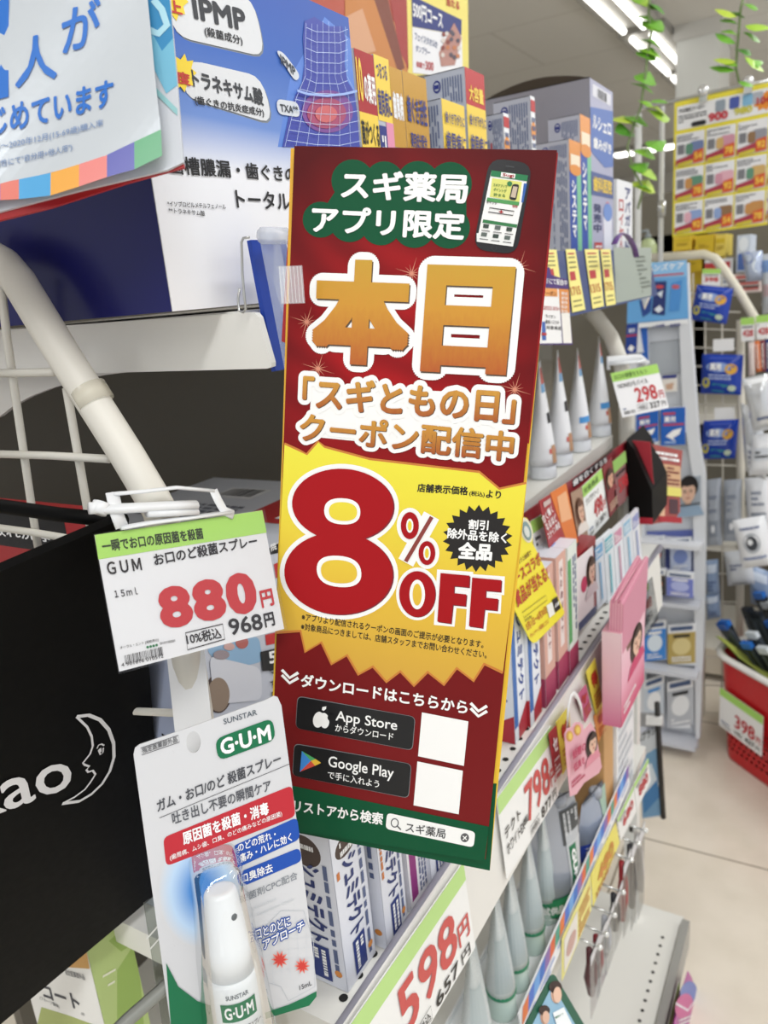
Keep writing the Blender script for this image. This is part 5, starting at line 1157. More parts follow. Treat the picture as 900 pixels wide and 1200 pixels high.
for i in range(3):
    mb = MB(); y = YD + .02 + .03 * i; pl = [P(*q, y=y) for q in ((736, 516), (762, 518), (766, 570), (752, 560))]; mb.prism(pl, (0, .002, 0), M('#a8303c' if i != 1 else '#c4606a', .45)); mb.build('leaflet', loc=pl[3], label='red leaflet standing in the black and red counter display', cat='leaflet', group='red leaflets in the counter display')

# ================================================================== low shelf: cartons, rail cards, refill packs, tubes
ZL = .9295
WC = M('#dfe2ec', .35)
def lowbox(label, q, w, h, style, zt=None):
    """standing carton: q is the pixel of its front-near bottom corner on the low shelf"""
    p = P(*q, z=ZL)
    mb, nr, fr, tp = carton_at(p.x - .038, p.x, p.y, p.y + w, ZL, ZL + h, WC)
    for f in (nr, fr):
        if style == 'sensitive':
            f.rect(0, 0, 1, 1, WC); f.ell(.45, .2, .34, .09 if f is nr else .06, M('#4a3a34'), 1); f.dash(.25, .15, .65, .25, 2, W, 2); f.utext('シュミテクト', .26, .27, .74, .74, M('#22326e'), .04, 2, True); f.rect(.3, .76, .7, .97, M('#26387c'), 2); f.dash(.34, .78, .66, .95, 2, W, 3, True); f.dash(.76, .25, .92, .95, 1, GTX, 2, True); f.dash(.04, .3, .2, .7, 1, M('#c9783f'), 2, True); f.ell(.85, .9, .08, .02, M('#d98b3f'), 2)
        elif style == 'pink':
            f.rect(0, 0, 1, 1, M('#d7a99a')); f.rect(.3, .05, .7, .7, M('#e9dcd8'), 1); f.utext('シュミテクト', .38, .1, .62, .6, M('#8a3f46'), .03, 2, True); f.rect(0, .78, 1, 1, M('#a83e5e'), 1)
        elif style == 'green':
            f.rect(0, 0, 1, 1, M('#dfe5de')); f.rect(0, .1, .35, .75, M('#5fa667'), 1); f.dash(.45, .1, .9, .7, 2, GTX, 2, True); f.rect(0, .8, 1, 1, M('#a83e5e'), 1)
        elif style == 'purple':
            f.rect(0, 0, 1, 1, M('#e6e4ea')); f.rect(.1, .3, .42, .95, M('#8a2f77'), 1); f.ell(.7, .4, .2, .09, M('#4d8a5a'), 2); f.dash(.5, .55, .9, .95, 3, GTX, 2, True); f.bars(.5, .1, .9, .2, INKT, 2, 12)
        else:
            f.rect(0, 0, 1, 1, M('#e9edf3')); f.rect(0, .1, .3, .9, M('#3f6fb4'), 1); f.utext('シュミテクト', .42, .15, .85, .75, M('#2a4a94'), .04, 2, True); f.poly([(.3, .9), (1, .8), (1, 1), (.3, 1)], M('#b5303c'), 2)
    mb.build('toothpaste_carton', loc=(p.x - .019, p.y + w / 2, ZL), label=label, cat='toothpaste carton', group='toothpaste cartons on the low shelf')
lowbox('white toothpaste carton with navy lettering on the low shelf, partly behind the spray blister', (408, 1163), .036, .134, 'sensitive')
lowbox('white toothpaste carton with navy lettering under the sign, second on the low shelf', (454, 1113), .03, .134, 'sensitive')
lowbox('purple-striped white toothpaste carton under the green foot of the sign, third on the low shelf', (482, 1069), .03, .13, 'purple')
lowbox('gold and brown-striped toothpaste carton farthest right under the foot of the sign', (506, 1040), .03, .13, 'sensitive')
for q, st, lb, w in (((604, 872), 'blue', 'blue and white toothpaste carton emerging right of the sign above the 798 card', .034), ((622, 852), 'blue', 'white carton with blue lettering, second right of the sign above the 798 card', .034), ((640, 830), 'pink', 'pink and white toothpaste carton, third right of the sign above the 798 card', .034), ((655, 808), 'pink', 'pink toothpaste carton with plum foot, fourth right of the sign', .034), ((668, 792), 'green', 'green and white toothpaste carton beside the dark red column', .034)):
    lowbox(lb, q, w, .158, st)
# rail price cards
XL = -.236
C8 = crop(320, 960, 2.25)
def bigcard(pn, l1, l2, price, tax):
    pn.rect(0, 0, 1, .2, M('#b9dc8a', .5), 1); pn.utext(price, .40, .27, .86, .76, M('#c9534f', .5), .02, 2); pn.utext('円', .87, .52, .97, .76, M('#c9534f', .5), .02, 2)
    pn.utext(l1, .04, .42, .3, .56, BK, .015, 2); pn.utext(l2, .04, .62, .34, .76, BK, .015, 2); pn.utext('増量品', .33, .62, .41, .72, BK, .01, 2); pn.stroke([(.42, .83), (.6, .83), (.6, .96), (.42, .96)], .0006, BK, 2, True); pn.utext('10%税込', .43, .85, .59, .945, BK, .01, 2); pn.utext(tax, .64, .82, .84, .96, BK, .015, 2); pn.utext('円', .87, .83, .95, .96, BK, .01, 2)
def railcard(label, y0, y1, l1, l2, price, tax, z0=.918, h=.082):
    mb = MB(); pn = Panel(mb, (XL, y0, z0), (0, y1 - y0, -.012), (.006, 0, -h), .0004); slab(pn, M('#efefed', .5), .0008); bigcard(pn, l1, l2, price, tax)
    mb.build('price_card', loc=pn.pt(.5, 1), label=label, cat='price card')
ya = P(582, 936, x=XL); yb = P(646, 858, x=XL); yc = P(543, 1017, x=XL); yd = P(400, 1215, x=XL)
railcard('long price card reading 598 yen in the low rail at the bottom of the photo', yd.y - .02, yc.y, 'テクト', 'ホワイトニング', '598', '657', yd.z + .001)
railcard('long price card reading 798 yen in the low rail right of the sign', ya.y, yb.y, 'テクト', 'ホワイトEX', '798', '877', ya.z)
mb = MB(); pn = Panel(mb, (XL - .003, .18, ya.z + .002), (0, 1.05, -.018), (.006, 0, -.09), .0005); slab(pn, M('#e4e2dd', .35), .0015); mb.build('price_channel', low)
C7 = crop(540, 760, 3.46)
for q, m, lb, txt in ((((358, 345), (388, 312), (412, 500), (382, 540)), '#a8323a', 'dark red tag in the low rail beside the 798 card', 'セ'), (((388, 300), (440, 232), (448, 450), (415, 510)), '#e6d84a', 'yellow tag in the low rail half behind the pink portrait tag', '特'), (((470, 195), (508, 145), (530, 250), (505, 300)), '#b9567c', 'plum tag in the low rail right of the white plastic strap', 'ケア'), (((510, 95), (545, 40), (578, 225), (550, 275)), '#e8d84e', 'yellow tag in the low rail below the pink leaflet holder', '得'), (((540, 275), (578, 228), (585, 310), (560, 380)), '#df8a3e', 'orange tag at the far end of the low rail', '値')):
    xcard('rail_tag', lb, q, XL + .004, M(m, .45), lambda pn, t=txt: (pn.utext(t[0], .2, .15, .8, .45, M('#b5301f') if t != 'セ' else W, .05, 2), pn.dash(.15, .55, .85, .9, 4, M('#b5501f') if t != 'セ' else W)), c=C7, cat='shelf tag', group='coloured tags in the low rail')
pt = thing('portrait_tag', 'pink ear-shaped portrait tag on a white plastic strap over the low rail', 'wobbler', P(*C7(445, 600), x=-.2))
mb = MB(); mb.tube([P(*C7(*q), x=-.222) for q in ((432, 330), (436, 240), (446, 195), (458, 182), (472, 195), (486, 230), (494, 285))], .003, M('#e6e6e6', .3), 8, flat=.3); mb.build('strap', pt)
mb = MB(); x = -.212; pn = Panel(mb, P(*C7(425, 380), x=x), P(*C7(530, 300), x=x) - P(*C7(425, 380), x=x), P(*C7(440, 600), x=x) - P(*C7(425, 380), x=x), .0004, C7)
pslab(pn, [pn.uv(*q) for q in ((422, 350), (432, 325), (452, 318), (464, 300), (482, 298), (496, 310), (498, 335), (528, 300), (545, 330), (572, 480), (560, 505), (500, 545), (470, 590), (445, 600), (432, 470))], M('#e3aab8', .4), .0008)
for x_, y_ in ((440, 355), (472, 330)): pn.pxell(x_, y_, 14, 22, M('#d9a04e'), 1); pn.pxell(x_, y_, 8, 14, M('#e6c65c'), 2)
u, v = pn.uv(528, 380); pn.portrait(u, v, .18, .17, '#e6bfa8', '#2f2220', '#d98a9c', l=2); pn.text('話題の', (442, 450), (495, 408), 40, M('#b5305a'), .04, 8); pn.text('低臭を', (446, 500), (492, 462), 36, M('#b5305a'), .04, 8); pn.dash(.1, .75, .6, .9, 2, M('#b5305a'))
mb.build('tag_card', pt)
# refill pouches of mouthwash below the low rail
C10 = crop(560, 860, 4.8)
def refill(label, bl, tl, tr, th, body, prints):
    zb = .5875; B_ = P(*C10(*bl), z=zb); top = P(*C10(*tl), y=B_.y); T_ = V3((B_.x, B_.y, top.z)); U_ = P(*C10(*tr), z=top.z)
    t = thing('refill_pouch', label, 'refill pouch', (B_ + U_ - T_) * .5 + B_ * .5, 'mouthwash refill pouches')
    mb = MB(); pn = Panel(mb, T_, U_ - T_, B_ - T_, .0006, C10); pn.f = lambda u, v: th * max(0, 1 - abs(2 * u - 1) ** 2.6) * (.12 + .88 * min(1, v * 1.7)) * (1 - max(0, v - .9) * 3); n = 16; vs = []; fs = []
    for sd in (1, -1):
        b = len(vs)
        for j in range(n + 1):
            for i in range(n + 1):
                u, v = i / n, j / n; w = 1 - .22 * max(0, 1 - v * 3.2) ** 1.5; uu = .5 + (u - .5) * w; vs.append(pn.O + pn.A * uu + pn.B * v + pn.N * (sd * pn.f(u, v)))
        for j in range(n):
            for i in range(n):
                q4 = (b + j * (n + 1) + i, b + (j + 1) * (n + 1) + i, b + (j + 1) * (n + 1) + i + 1, b + j * (n + 1) + i + 1); fs.append(q4 if sd == 1 else q4[::-1])
    fs.append(tuple(range(n, -1, -1)))
    mb.mesh(vs, fs, body); prints(pn); mb.build('pouch', t)
    mb = MB(); c = T_ + (U_ - T_) * .62 - V3((0, 0, .004)); mb.lathe(c, (0, 0, 1), [(.009, -.008), (.009, .002), (.007, .004)], M('#9ea3ad', .25), 16); mb.build('spout_cap', t)
SP = M('#a4a9b3', .18, .3)
def pr1(pn):
    pn.rect(.55, .1, .95, .36, M('#4a4c4e'), 1.5, 6); pn.dash(.58, .12, .92, .3, 4, M('#c9cbcd'), 3, True); pn.rect(.6, .28, .92, .36, M('#b9bcc0'), 2, 6); pn.rect(.6, .36, .96, .72, M('#c3c6c9'), 1.2, 6); pn.rect(.64, .38, .8, .7, GR, 2, 6); pn.utext('GUM', .67, .41, .77, .67, W, .05, 3.5, True)
    pn.rect(.05, .74, .62, .93, GR, 2, 6); pn.rect(.08, .75, .59, .9, M('#2a8a5c'), 2.5, 6); pn.utext('試供品付', .1, .8, .56, .87, W, .04, 4); pn.dash(.1, .9, .56, .925, 1, W, 4)
def pr2(pn):
    pn.rect(.62, .05, .95, .55, M('#9db8a8'), 1.5, 6); pn.rect(.0, .55, .62, .8, M('#2b47b0'), 2, 6); pn.utext('試供品付', .06, .63, .56, .72, W, .04, 4); pn.dash(.06, .58, .5, .61, 1, W, 4)
refill('grey refill pouch with black panel, green badge and green sample label below the 798 card', (300, 1085), (290, 440), (565, 300), .02, SP, pr1)
refill('grey-blue refill pouch with blue sample label behind the rainbow-edged rail', (575, 800), (565, 420), (715, 240), .016, M('#9ba5b8', .18, .3), pr2)
# green-and-white tubes standing in their tray
WT = M('#ccd3d4', .28); GC_ = frosted('#cfe2da', .85, 'tube_cap_green')
tubes = ((533, 1145, 561, 1230), (558, 1100, 589, 1192), (573, 1066, 604, 1157), (592, 1031, 624, 1124), (611, 992, 640, 1092))
for i, (tx, ty, bx, by) in enumerate(tubes):
    b = P(bx, by, x=-.283); b.z = .594; tp_ = P(tx, ty, x=-.283)
    squeeze_tube('toothpaste_tube', ['grey-white green-ringed tube in the low tray, cut by the bottom of the photo', 'grey-white tube with green ring standing in the low tray, second from the bottom edge', 'grey-white tube with green ring standing in the low tray, middle of the row', 'grey-white tube with green ring standing in the low tray, next to the farthest one', 'grey-white tube with green ring in the low tray, farthest back beside the grey pouch'][i], b, .172, .017, (-.4, 1, 0), WT, GC_, 'green-ringed tubes in the low tray', cap_h=.03, ring=M('#2f8a64', .3), crimp=1.2, prints=((.08, .6, 160, 240, M('#b9c4c6')),))
mb = MB(); y0, y1 = .45, .80
mb.box(-.33, -.256, y0, y1, .5858, .5938, M('#e9ebec', .3)); mb.box(-.258, -.256, y0, y1, .5935, .603, M('#e9ebec', .3)); mb.box(-.33, -.328, y0, y1, .5935, .603, M('#e9ebec', .3))
mb.build('tube_tray', loc=(-.29, .65, .5852), label='long white plastic tray holding the row of green-ringed tubes', cat='tray')
xcard('sachet', 'small green and white sachet leaning behind the farthest green-ringed tube', ((150, 245), (192, 232), (180, 330), (160, 345)), -.3, M('#dfe8e2', .3), lambda pn: (pn.rect(0, 0, 1, .2, M('#2f8a64'), 1), pn.rect(.2, .3, .8, .9, M('#bcd0c6'), 1)), c=crop(560, 900, 2.647), cat='sachet', t=.004)
# rainbow-edged rail with yellow and white price cards
CR = crop(560, 900, 2.647)
mb = MB(); XB = -.243; p0, p1 = P(652, 1089, x=XB), P(719, 934, x=XB)
pn = Panel(mb, (XB, p0.y - .12, p0.z), (0, p1.y - p0.y + .2, 0), (.004, 0, -.03), .0005); slab(pn, M('#e8e8ea', .4), .002)
n = 26
for i in range(n): pn.poly([(i / n + .02, 0), ((i + 1) / n + .02, 0), ((i + 1) / n, .5), (i / n, .5)], M(['#df7a45', '#4f74c9', '#6fa2dc', '#3f6fc0', '#8a6aa6', '#d5653f', '#4f9a86'][i % 7]), 1)
pn.dash(.02, .6, .98, .9, 2, M('#9fb0d8'))
mb.build('rainbow_strip', loc=pn.pt(.5, 1), label='rail strip with rainbow diagonal stripes below the grey pouches', cat='rail strip')
XB2 = XB + .006
xcard('price_card', 'tall yellow and white price card at the near end of the rainbow rail', ((262, 530), (350, 335), (352, 440), (262, 660)), XB2, M('#ece48a', .45), lambda pn: (pn.rect(.05, .1, .5, .9, M('#e9e4dc'), 1), pn.ell(.28, .55, .16, .2, M('#c9a39a'), 2), pn.dash(.55, .15, .95, .9, 6, M('#c98a4a'))), c=CR)
xcard('price_card', 'yellow price card in the middle of the rainbow rail', ((352, 330), (428, 170), (440, 232), (358, 430)), XB2, M('#ece06a', .45), lambda pn: (pn.utext('480', .2, .25, .85, .7, M('#d08a3a'), .04, 2), pn.dash(.1, .75, .9, .95, 2, M('#b5703f'))), c=CR)
xcard('price_card', 'white price card reading 680 yen in the rainbow rail', ((432, 160), (482, 55), (492, 135), (444, 225)), XB2, M('#f0f0ee', .45), lambda pn: (pn.rect(0, 0, 1, .15, GREENBAND, 1), pn.utext('680', .2, .35, .85, .72, RD, .03, 2), pn.dash(.1, .18, .9, .3, 1, BK)), c=CR)
xcard('price_card', 'white price card reading 880 yen at the far end of the rainbow rail', ((484, 50), (528, -30), (536, 40), (494, 130)), XB2, M('#f0f0ee', .45), lambda pn: (pn.rect(0, 0, 1, .15, GREENBAND, 1), pn.utext('880', .2, .35, .85, .72, RD, .03, 2), pn.dash(.1, .18, .9, .3, 1, BK)), c=CR)
# hanging brush packs under the rainbow rail
for i, (bx, by, tx, ty, cx) in enumerate(((352, 700, 345, 560, '#5a2a30'), (372, 640, 366, 520, '#8a2a34'), (395, 580, 392, 460, '#b9bcc4'), (425, 500, 420, 390, '#2c2c34'), (448, 470, 446, 290, '#a8262e'), (478, 430, 470, 240, '#35353c'), (505, 380, 492, 200, '#c9c4c0'))):
    t = thing('brush_pack', ['clear pack with a dark plum brush hanging lowest under the rainbow rail', 'clear pack with a red brush, second lowest under the rainbow rail', 'clear pack with a grey brush, third from the bottom under the rainbow rail', 'clear pack with a black brush, fourth from the bottom under the rainbow rail', 'clear pack with a bright red-handled brush, middle height under the rainbow rail', 'clear pack with a black-handled brush, second from the far end of the rainbow rail', 'clear pack with a pale brush at the far end of the rainbow rail'][i], 'brush pack', P(*CR(bx, by), x=-.235), 'brush packs under the rainbow rail')
    a, b = P(*CR(tx, ty), x=-.237), P(*CR(bx, by), x=-.237)
    mb = MB(); mb.tube([a, a * .7 + b * .3 + V3((.002, 0, 0)), a * .35 + b * .65, b], [.004, .0065, .009, .005], M(cx, .3), 10); mb.build('brush', t)
    mb = MB(); mb.tube([a + V3((-.03, 0, .012)), a + V3((.012, 0, .008))], .0016, M('#c9cac8', .25, .8), 6); mb.lathe(a + V3((.014, 0, .008)), (1, 0, 0), [(.001, -.004), (.004, -.002), (.004, .002), (.001, .004)], M('#e3e4e2', .2, .6), 12); mb.build('hook', t)
    mb = MB(); pn = Panel(mb, a + V3((.008, -.022, .01)), (0, .044, 0), V3((0, 0, (b.z - a.z) - .02)), .0004); slab(pn, clear('#eef0f2', .1, 'pack_clear'), .001); pn.rect(0, 0, 1, .14, M('#d9d9dc'), 1); mb.build('clear_pack', t)
# base deck front lip with its price card, and a brown board at the shelf end
mb = MB(); p = P(802, 1087, x=-.2); mb.box(-.2045, -.19, .5, p.y, .07, .131, M('#9a9994', .3))
holed(mb, -.72, -.2075, .5, p.y - .01, .1185, (-.232,), .022, INK)
mb.build('deck_lip', deck)
def decal(pn):
    pn.rect(0, .0, 1, .16, GREENBAND, 1); pn.utext('388', .5, .3, .9, .62, RD, .03, 2); pn.dash(.1, .3, .4, .8, 3, BK)
mb = MB(); pn = Panel(mb, (-.186, P(763, 1200, x=-.186).y - .1, .124), (0, .34, 0), (.012, 0, -.09), .0006); slab(pn, M('#e9e4e2', .45), .001); decal(pn); mb.build('price_card', loc=pn.pt(.5, 1), label='white price card on the lip of the lowest deck, bottom right', cat='price card')
def poppk(pn):
    pn.ell(.55, .35, .3, .22, M('#6f7fc4'), 1); pn.ell(.4, .6, .3, .24, M('#d05f9a'), 1); pn.stroke([(.1, .5), (.5, .7), (.9, .45)], .006, M('#f0e6f0'), 2); pn.dash(.2, .8, .9, .95, 2, W)
mb = MB(); q = ((652, 632), (684, 720), (690, 800), (600, 800)); p = [P(*CR(*k), x=-.17) for k in ((600, 640), (690, 640), (600, 820))]
pn = Panel(mb, p[0], p[1] - p[0], p[2] - p[0], .0006, CR); pslab(pn, [pn.uv(*k) for k in ((652, 630), (664, 650), (682, 720), (686, 830), (600, 840), (625, 720))], M('#b5409a', .4), .001); poppk(pn)
mb.build('shelf_pop', loc=pn.pt(.5, 1), label='pink and purple pop card on the lip of the lowest deck, bottom right', cat='shelf card')
mb = MB(); pn = fpanel(mb, CR and (CR(150, 790), CR(232, 638), CR(260, 900)), (.66, .72, .68), .0005, None); pn.c = CR
pslab(pn, [pn.uv(*k) for k in ((120, 850), (226, 644), (234, 640), (242, 646), (350, 830), (300, 900))], M('#1d5a45', .4), .0012)
pn.pxpoly([(140, 850), (230, 672), (320, 830), (270, 900)], M('#8fb6cf'), 1); pn.pxell(240, 700, 16, 30, M('#e3bda6'), 2); pn.pxell(238, 680, 20, 20, M('#3a2a26'), 2); pn.pxell(205, 770, 14, 26, M('#d9b29c'), 2); pn.pxell(202, 752, 17, 16, M('#3a2a26'), 3); pn.pxell(205, 774, 11, 20, M('#d9b29c'), 4); pn.pxell(241, 704, 13, 25, M('#e3bda6'), 4); pn.pxpoly([(228, 760), (262, 742), (290, 800), (250, 830)], M('#eef2f4'), 3); pn.text('歯周ケア', (236, 778), (262, 764), 14, GR, .02, 4)
mb.build('photo_card', loc=pn.pt(.5, 1), label='dark green bordered photo card of smiling people at the bottom edge', cat='shelf card')
mb = MB(); a = P(*C7(585, 330), x=-.25); mb.box(-.3, -.252, a.y, a.y + .05, .5865, a.z, M('#c79a66', .5)); mb.build('carton_board', loc=(-.27, a.y + .02, .68), label='plain tan carton standing under the pink holder at the low rail end', cat='carton')
mb, nr, fr, tp = carton_at(-.31, -.248, a.y + .055, a.y + .16, .5865, a.z + .01, M('#eceef0', .4)); fr.dash(.1, .1, .9, .9, 9, M('#c9ced4')); nr.dash(.1, .1, .9, .9, 6, M('#c9ced4')); mb.build('white_carton', loc=(-.28, a.y + .12, .6), label='white carton right of the tan carton, below the pink leaflet holder', cat='carton')

# ================================================================== beyond the gondola end
# framed product poster hanging at the shelf end
CE = crop(720, 560, 3)
fp = thing('framed_poster', 'blue and white product poster with black side bar hanging at the gondola end', 'poster', P(766, 958, y=1.55))
mb = MB(); q = ((84, 905), (148, 880), (166, 1190), (98, 1200)); p = [P(*CE(*k), y=1.55) for k in q]; pn = Panel(mb, p[0], p[1] - p[0], p[3] - p[0], .0006, CE)
pslab(pn, [pn.uv(*k) for k in q], M('#d9dee2', .4), .003); pn.pxpoly([(88, 985), (155, 945), (165, 1185), (100, 1195)], M('#7fa9cc'), 1); pn.pxpoly([(90, 1040), (130, 1000), (158, 1080), (120, 1130)], M('#dfe9f0'), 2); pn.pxpoly([(100, 1120), (150, 1060), (160, 1120), (105, 1180)], M('#4f86bb'), 2)
pn.text('ハブラシ', (80, 935), (146, 898), 32, INKT, .03, 3); mb.build('poster_sheet', fp)
mb = MB(); mb.tube([P(*CE(150, 790), y=1.548), P(*CE(160, 1000), y=1.548), P(*CE(172, 1195), y=1.548)], .006, M('#26221f', .4), 8); mb.build('side_bar', fp)
mb = MB(); c = P(*CE(140, 852), y=1.545); mb.obox(c, (.034, 0, .006), (0, .01, 0), (0, 0, .02), M('#f1f1f0', .3)); mb.build('white_clip', fp)
mb = MB(); mb.tube([P(*CE(84, 846), y=1.553), V3((-.345, 1.30, P(*CE(84, 846), y=1.553).z))], .004, M('#a9a9ab', .35), 8); c = P(*CE(88, 830), y=1.56); mb.obox(P(*CE(110, 850), y=1.553), (.075, 0, .012), (0, .004, 0), (0, 0, .034), M('#a9a9ab', .35)); mb.build('clip_arm', fp)
# tall promotional display stand with blue header
YS = 2.1
CD = crop(720, 280, 3.75)
st = thing('display_stand', 'tall white cardboard display stand with sky-blue header of product pictures', 'display stand', V3((-.38, 2.15, 0)))
CARD = M('#d5d8dd', .5)
mb = MB(); L0, R0 = P(738, 306, y=YS), P(806, 308, y=YS); Lb, Rb = P(752, 868, y=YS), P(806, 872, y=YS)
x0, x1 = -.475, -.335
pl = [P(*k, y=YS + .03) for k in ((738, 307), (805, 309), (808, 372), (812, 420), (819, 520), (825, 560), (825, 640), (823, 760))]; pl2 = [P(*k, y=YS + .03) for k in ((757, 700), (744, 600))]
pl = pl + [V3((pl[-1].x - .004, YS + .03, 0)), V3((pl2[0].x, YS + .03, 0))] + pl2; mb.prism(pl, (0, .012, 0), CARD); mb.build('back_panel', st)
mb = MB(); pl = [P(*k, y=YS) for k in ((806, 308), (808, 372), (812, 420), (819, 520), (826, 560), (826, 640), (824, 760), (820, 866), (815, 866), (812, 560), (800, 480), (796, 380), (799, 310))]
mb.prism(pl, (0, .028, 0), CARD); mb.build('side_panel', st)
mb = MB(); pl = [P(*k, y=YS) for k in ((735, 382), (745, 382), (748, 560), (757, 640), (757, 866), (750, 866), (742, 640))]; mb.prism(pl, (0, .028, 0), CARD); mb.build('side_panel', st)
mb = MB(); q = ((62, 120), (316, 95), (325, 350), (55, 372)); p = [P(*CD(*k), y=YS - .002) for k in q]; pn = Panel(mb, p[0], p[1] - p[0], p[3] - p[0], .0008, CD)
pslab(pn, [pn.uv(*k) for k in q], M('#6aa9e0', .4), .004); pn.pxpoly([(60, 112), (318, 92), (320, 165), (60, 180)], M('#8cc0ea'), 1); pn.text('メンズケア', (140, 145), (305, 130), 30, M('#eef4fa'), .03, 2)
pn.pxpoly([(150, 160), (305, 148), (305, 156), (150, 168)], M('#c05a66'), 2); pn.pxpoly([(176, 188), (230, 185), (222, 335), (165, 330)], M('#26356f'), 2); pn.pxpoly([(250, 195), (298, 180), (285, 315), (240, 320)], M('#4d8fd2'), 2); pn.pxpoly([(110, 270), (165, 260), (160, 320), (125, 345)], M('#2c4a8f'), 2); pn.pxell(200, 210, 18, 8, M('#c34a50'), 3); pn.pxpoly([(175, 310), (200, 290), (215, 310), (195, 325)], M('#dfe6ee'), 3); pn.pxpoly([(188, 240), (214, 225), (208, 260)], M('#d9e2ec'), 3); pn.pxell(270, 210, 18, 10, M('#c0606e'), 3)
mb.build('header_board', st)
mb = MB(); q = ((60, 375), (320, 352), (322, 372), (60, 395)); p = [P(*CD(*k), y=YS - .002) for k in q]; pn = Panel(mb, p[0], p[1] - p[0], p[3] - p[0], .0008, CD); pslab(pn, [pn.uv(*k) for k in q], M('#eceef0', .4), .004)
pn.text('いま話題', (170, 392), (220, 386), 14, NAVYP, .02, 2); pn.text('新発売', (245, 388), (290, 382), 14, NAVYP, .02, 2); mb.build('shelf_strip', st)
mb = MB(); q = ((145, 440), (290, 400), (285, 590), (150, 600)); p = [P(*CD(*k), y=YS + .026) for k in q]; pn = Panel(mb, p[0], p[1] - p[0], p[3] - p[0], .001, CD); pslab(pn, [pn.uv(*k) for k in q], M('#b3b9c0', .25), .004); mb.build('mirror_panel', st)
mb = MB(); q = ((150, 390), (290, 372), (288, 440), (150, 455)); p = [P(*CD(*k), y=YS + .022) for k in q]; pn = Panel(mb, p[0], p[1] - p[0], p[3] - p[0], .001, CD); pslab(pn, [pn.uv(*k) for k in q], M('#c9ced6', .4), .004); mb.build('inner_panel', st)
mb = MB(); q = ((210, 605), (275, 600), (275, 668), (212, 675)); p = [P(*CD(*k), y=YS - .003) for k in q]; pn = Panel(mb, p[0], p[1] - p[0], p[3] - p[0], .001, CD); pslab(pn, [pn.uv(*k) for k in q], M('#e6e1da', .4), .004); pn.pxstroke([(210, 608), (274, 603)], .008, NAVYP, 1); pn.pxpoly([(225, 640), (262, 630), (255, 660), (230, 662)], M('#c9a58c'), 1); mb.build('picture_panel', st)
mb = MB(); q = ((255, 1060), (380, 1040), (380, 1175), (255, 1178)); p = [P(*CD(*k), y=YS - .003) for k in q]; pn = Panel(mb, p[0], p[1] - p[0], p[3] - p[0], .001, CD); pslab(pn, [pn.uv(*k) for k in q], M('#9fa8b2', .4), .004)
u, v = pn.uv(325, 1105); du = pn.uv(362, 1105)[0] - u; dv = pn.uv(325, 1155)[1] - v; pn.portrait(u, v, du, dv, '#d9b39c', '#1e1a1a', '#8fa6bd', 1, '#b5776a', False); pn.rect(0, .95, 1, 1, M('#2c2c30'), 9); mb.build('portrait_panel', st)
for zt in (632, 700, 780, 862):
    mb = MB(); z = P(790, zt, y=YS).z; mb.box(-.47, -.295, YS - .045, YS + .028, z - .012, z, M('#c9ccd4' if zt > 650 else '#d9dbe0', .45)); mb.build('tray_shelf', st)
mb = MB(); z0 = P(790, 700, y=YS).z; q = ((110, 190), (300, 182), (298, 400), (108, 408)); p = [P(*CE(*k), y=YS + .024) for k in q]; pn = Panel(mb, p[0], p[1] - p[0], p[3] - p[0], .001, CE); pslab(pn, [pn.uv(*k) for k in q], M('#6672b4', .45), .003); mb.build('violet_panel', st)
GS = 'small packs on the display stand'
def spack(label, q, c, fn, y=YS - .004, t=.02, c_=None, cat='pack', name='product_pack', group=GS):
    mb = MB(); p = [P(*c(*k), y=y) for k in q]; pn = Panel(mb, p[0], p[1] - p[0], p[3] - p[0], .0008, c); pslab(pn, [pn.uv(*k) for k in q], c_ or M('#e3e6ea', .35), t); fn(pn)
    mb.build(name, loc=pn.pt(.5, 1), label=label, cat=cat, group=group)
def bluebox(pn):
    pn.rect(0, 0, 1, 1, M('#2260b8'), 1); pn.rect(.1, .12, .6, .18, M('#c04a58'), 2); pn.rect(.1, .42, .95, .47, M('#c04a58'), 2); pn.utext('薬用', .15, .22, .6, .38, W, .03, 2); pn.poly([(.2, .75), (.5, .6), (.85, .55), (.75, .72), (.5, .8), (.6, .9)], W, 2); pn.dash(.15, .88, .9, .96, 1, M('#bcd3ee'), 2)
def navybox(pn):
    pn.rect(0, 0, 1, 1, M('#1f3f92'), 1); pn.rect(0, .36, 1, .42, M('#b8404e'), 2); pn.poly([(.2, .85), (.45, .7), (.8, .8), (.6, .95)], W, 2); pn.utext('薬用', .2, .15, .75, .3, M('#dbe3f2'), .03, 2)
spack('blue box with white swoosh on the display stand, behind the 298 price card', ((96, 770), (195, 752), (195, 900), (96, 905)), CD, bluebox)
spack('blue box with white swoosh on the display stand, right of its twin', ((203, 745), (312, 738), (312, 905), (205, 908)), CD, bluebox)
spack('navy box with red stripe high on the display stand beside the mirror panel', ((55, 375), (105, 370), (125, 500), (48, 505)), CD, navybox)
spack('blue narrow box beside the mirror panel of the display stand', ((110, 385), (145, 382), (148, 540), (115, 540)), CD, lambda pn: pn.rect(0, 0, 1, 1, M('#2f66bf'), 1), y=YS + .01)
def bl(a, b, d=None):
    def fn(pn): pn.rect(0, 0, 1, .2, M('#e6e8ea'), 1); pn.rect(0, .2, 1, 1, M(a), 1); pn.rect(.1, .04, .9, .14, M('#4a5c80'), 2); pn.ell(.5, .55, .34, .22, M(b), 2); pn.dash(.15, .8, .85, .95, 2, W, 3); pn.rect(.2, .25, .8, .32, M(d or '#f0f0f0'), 2)
    return fn
spack('grey and red blister pack in the violet tray of the display stand, left one', ((108, 215), (176, 205), (176, 320), (108, 325)), CE, bl('#8a8f98', '#c0453c'), t=.012, name='blister_pack')
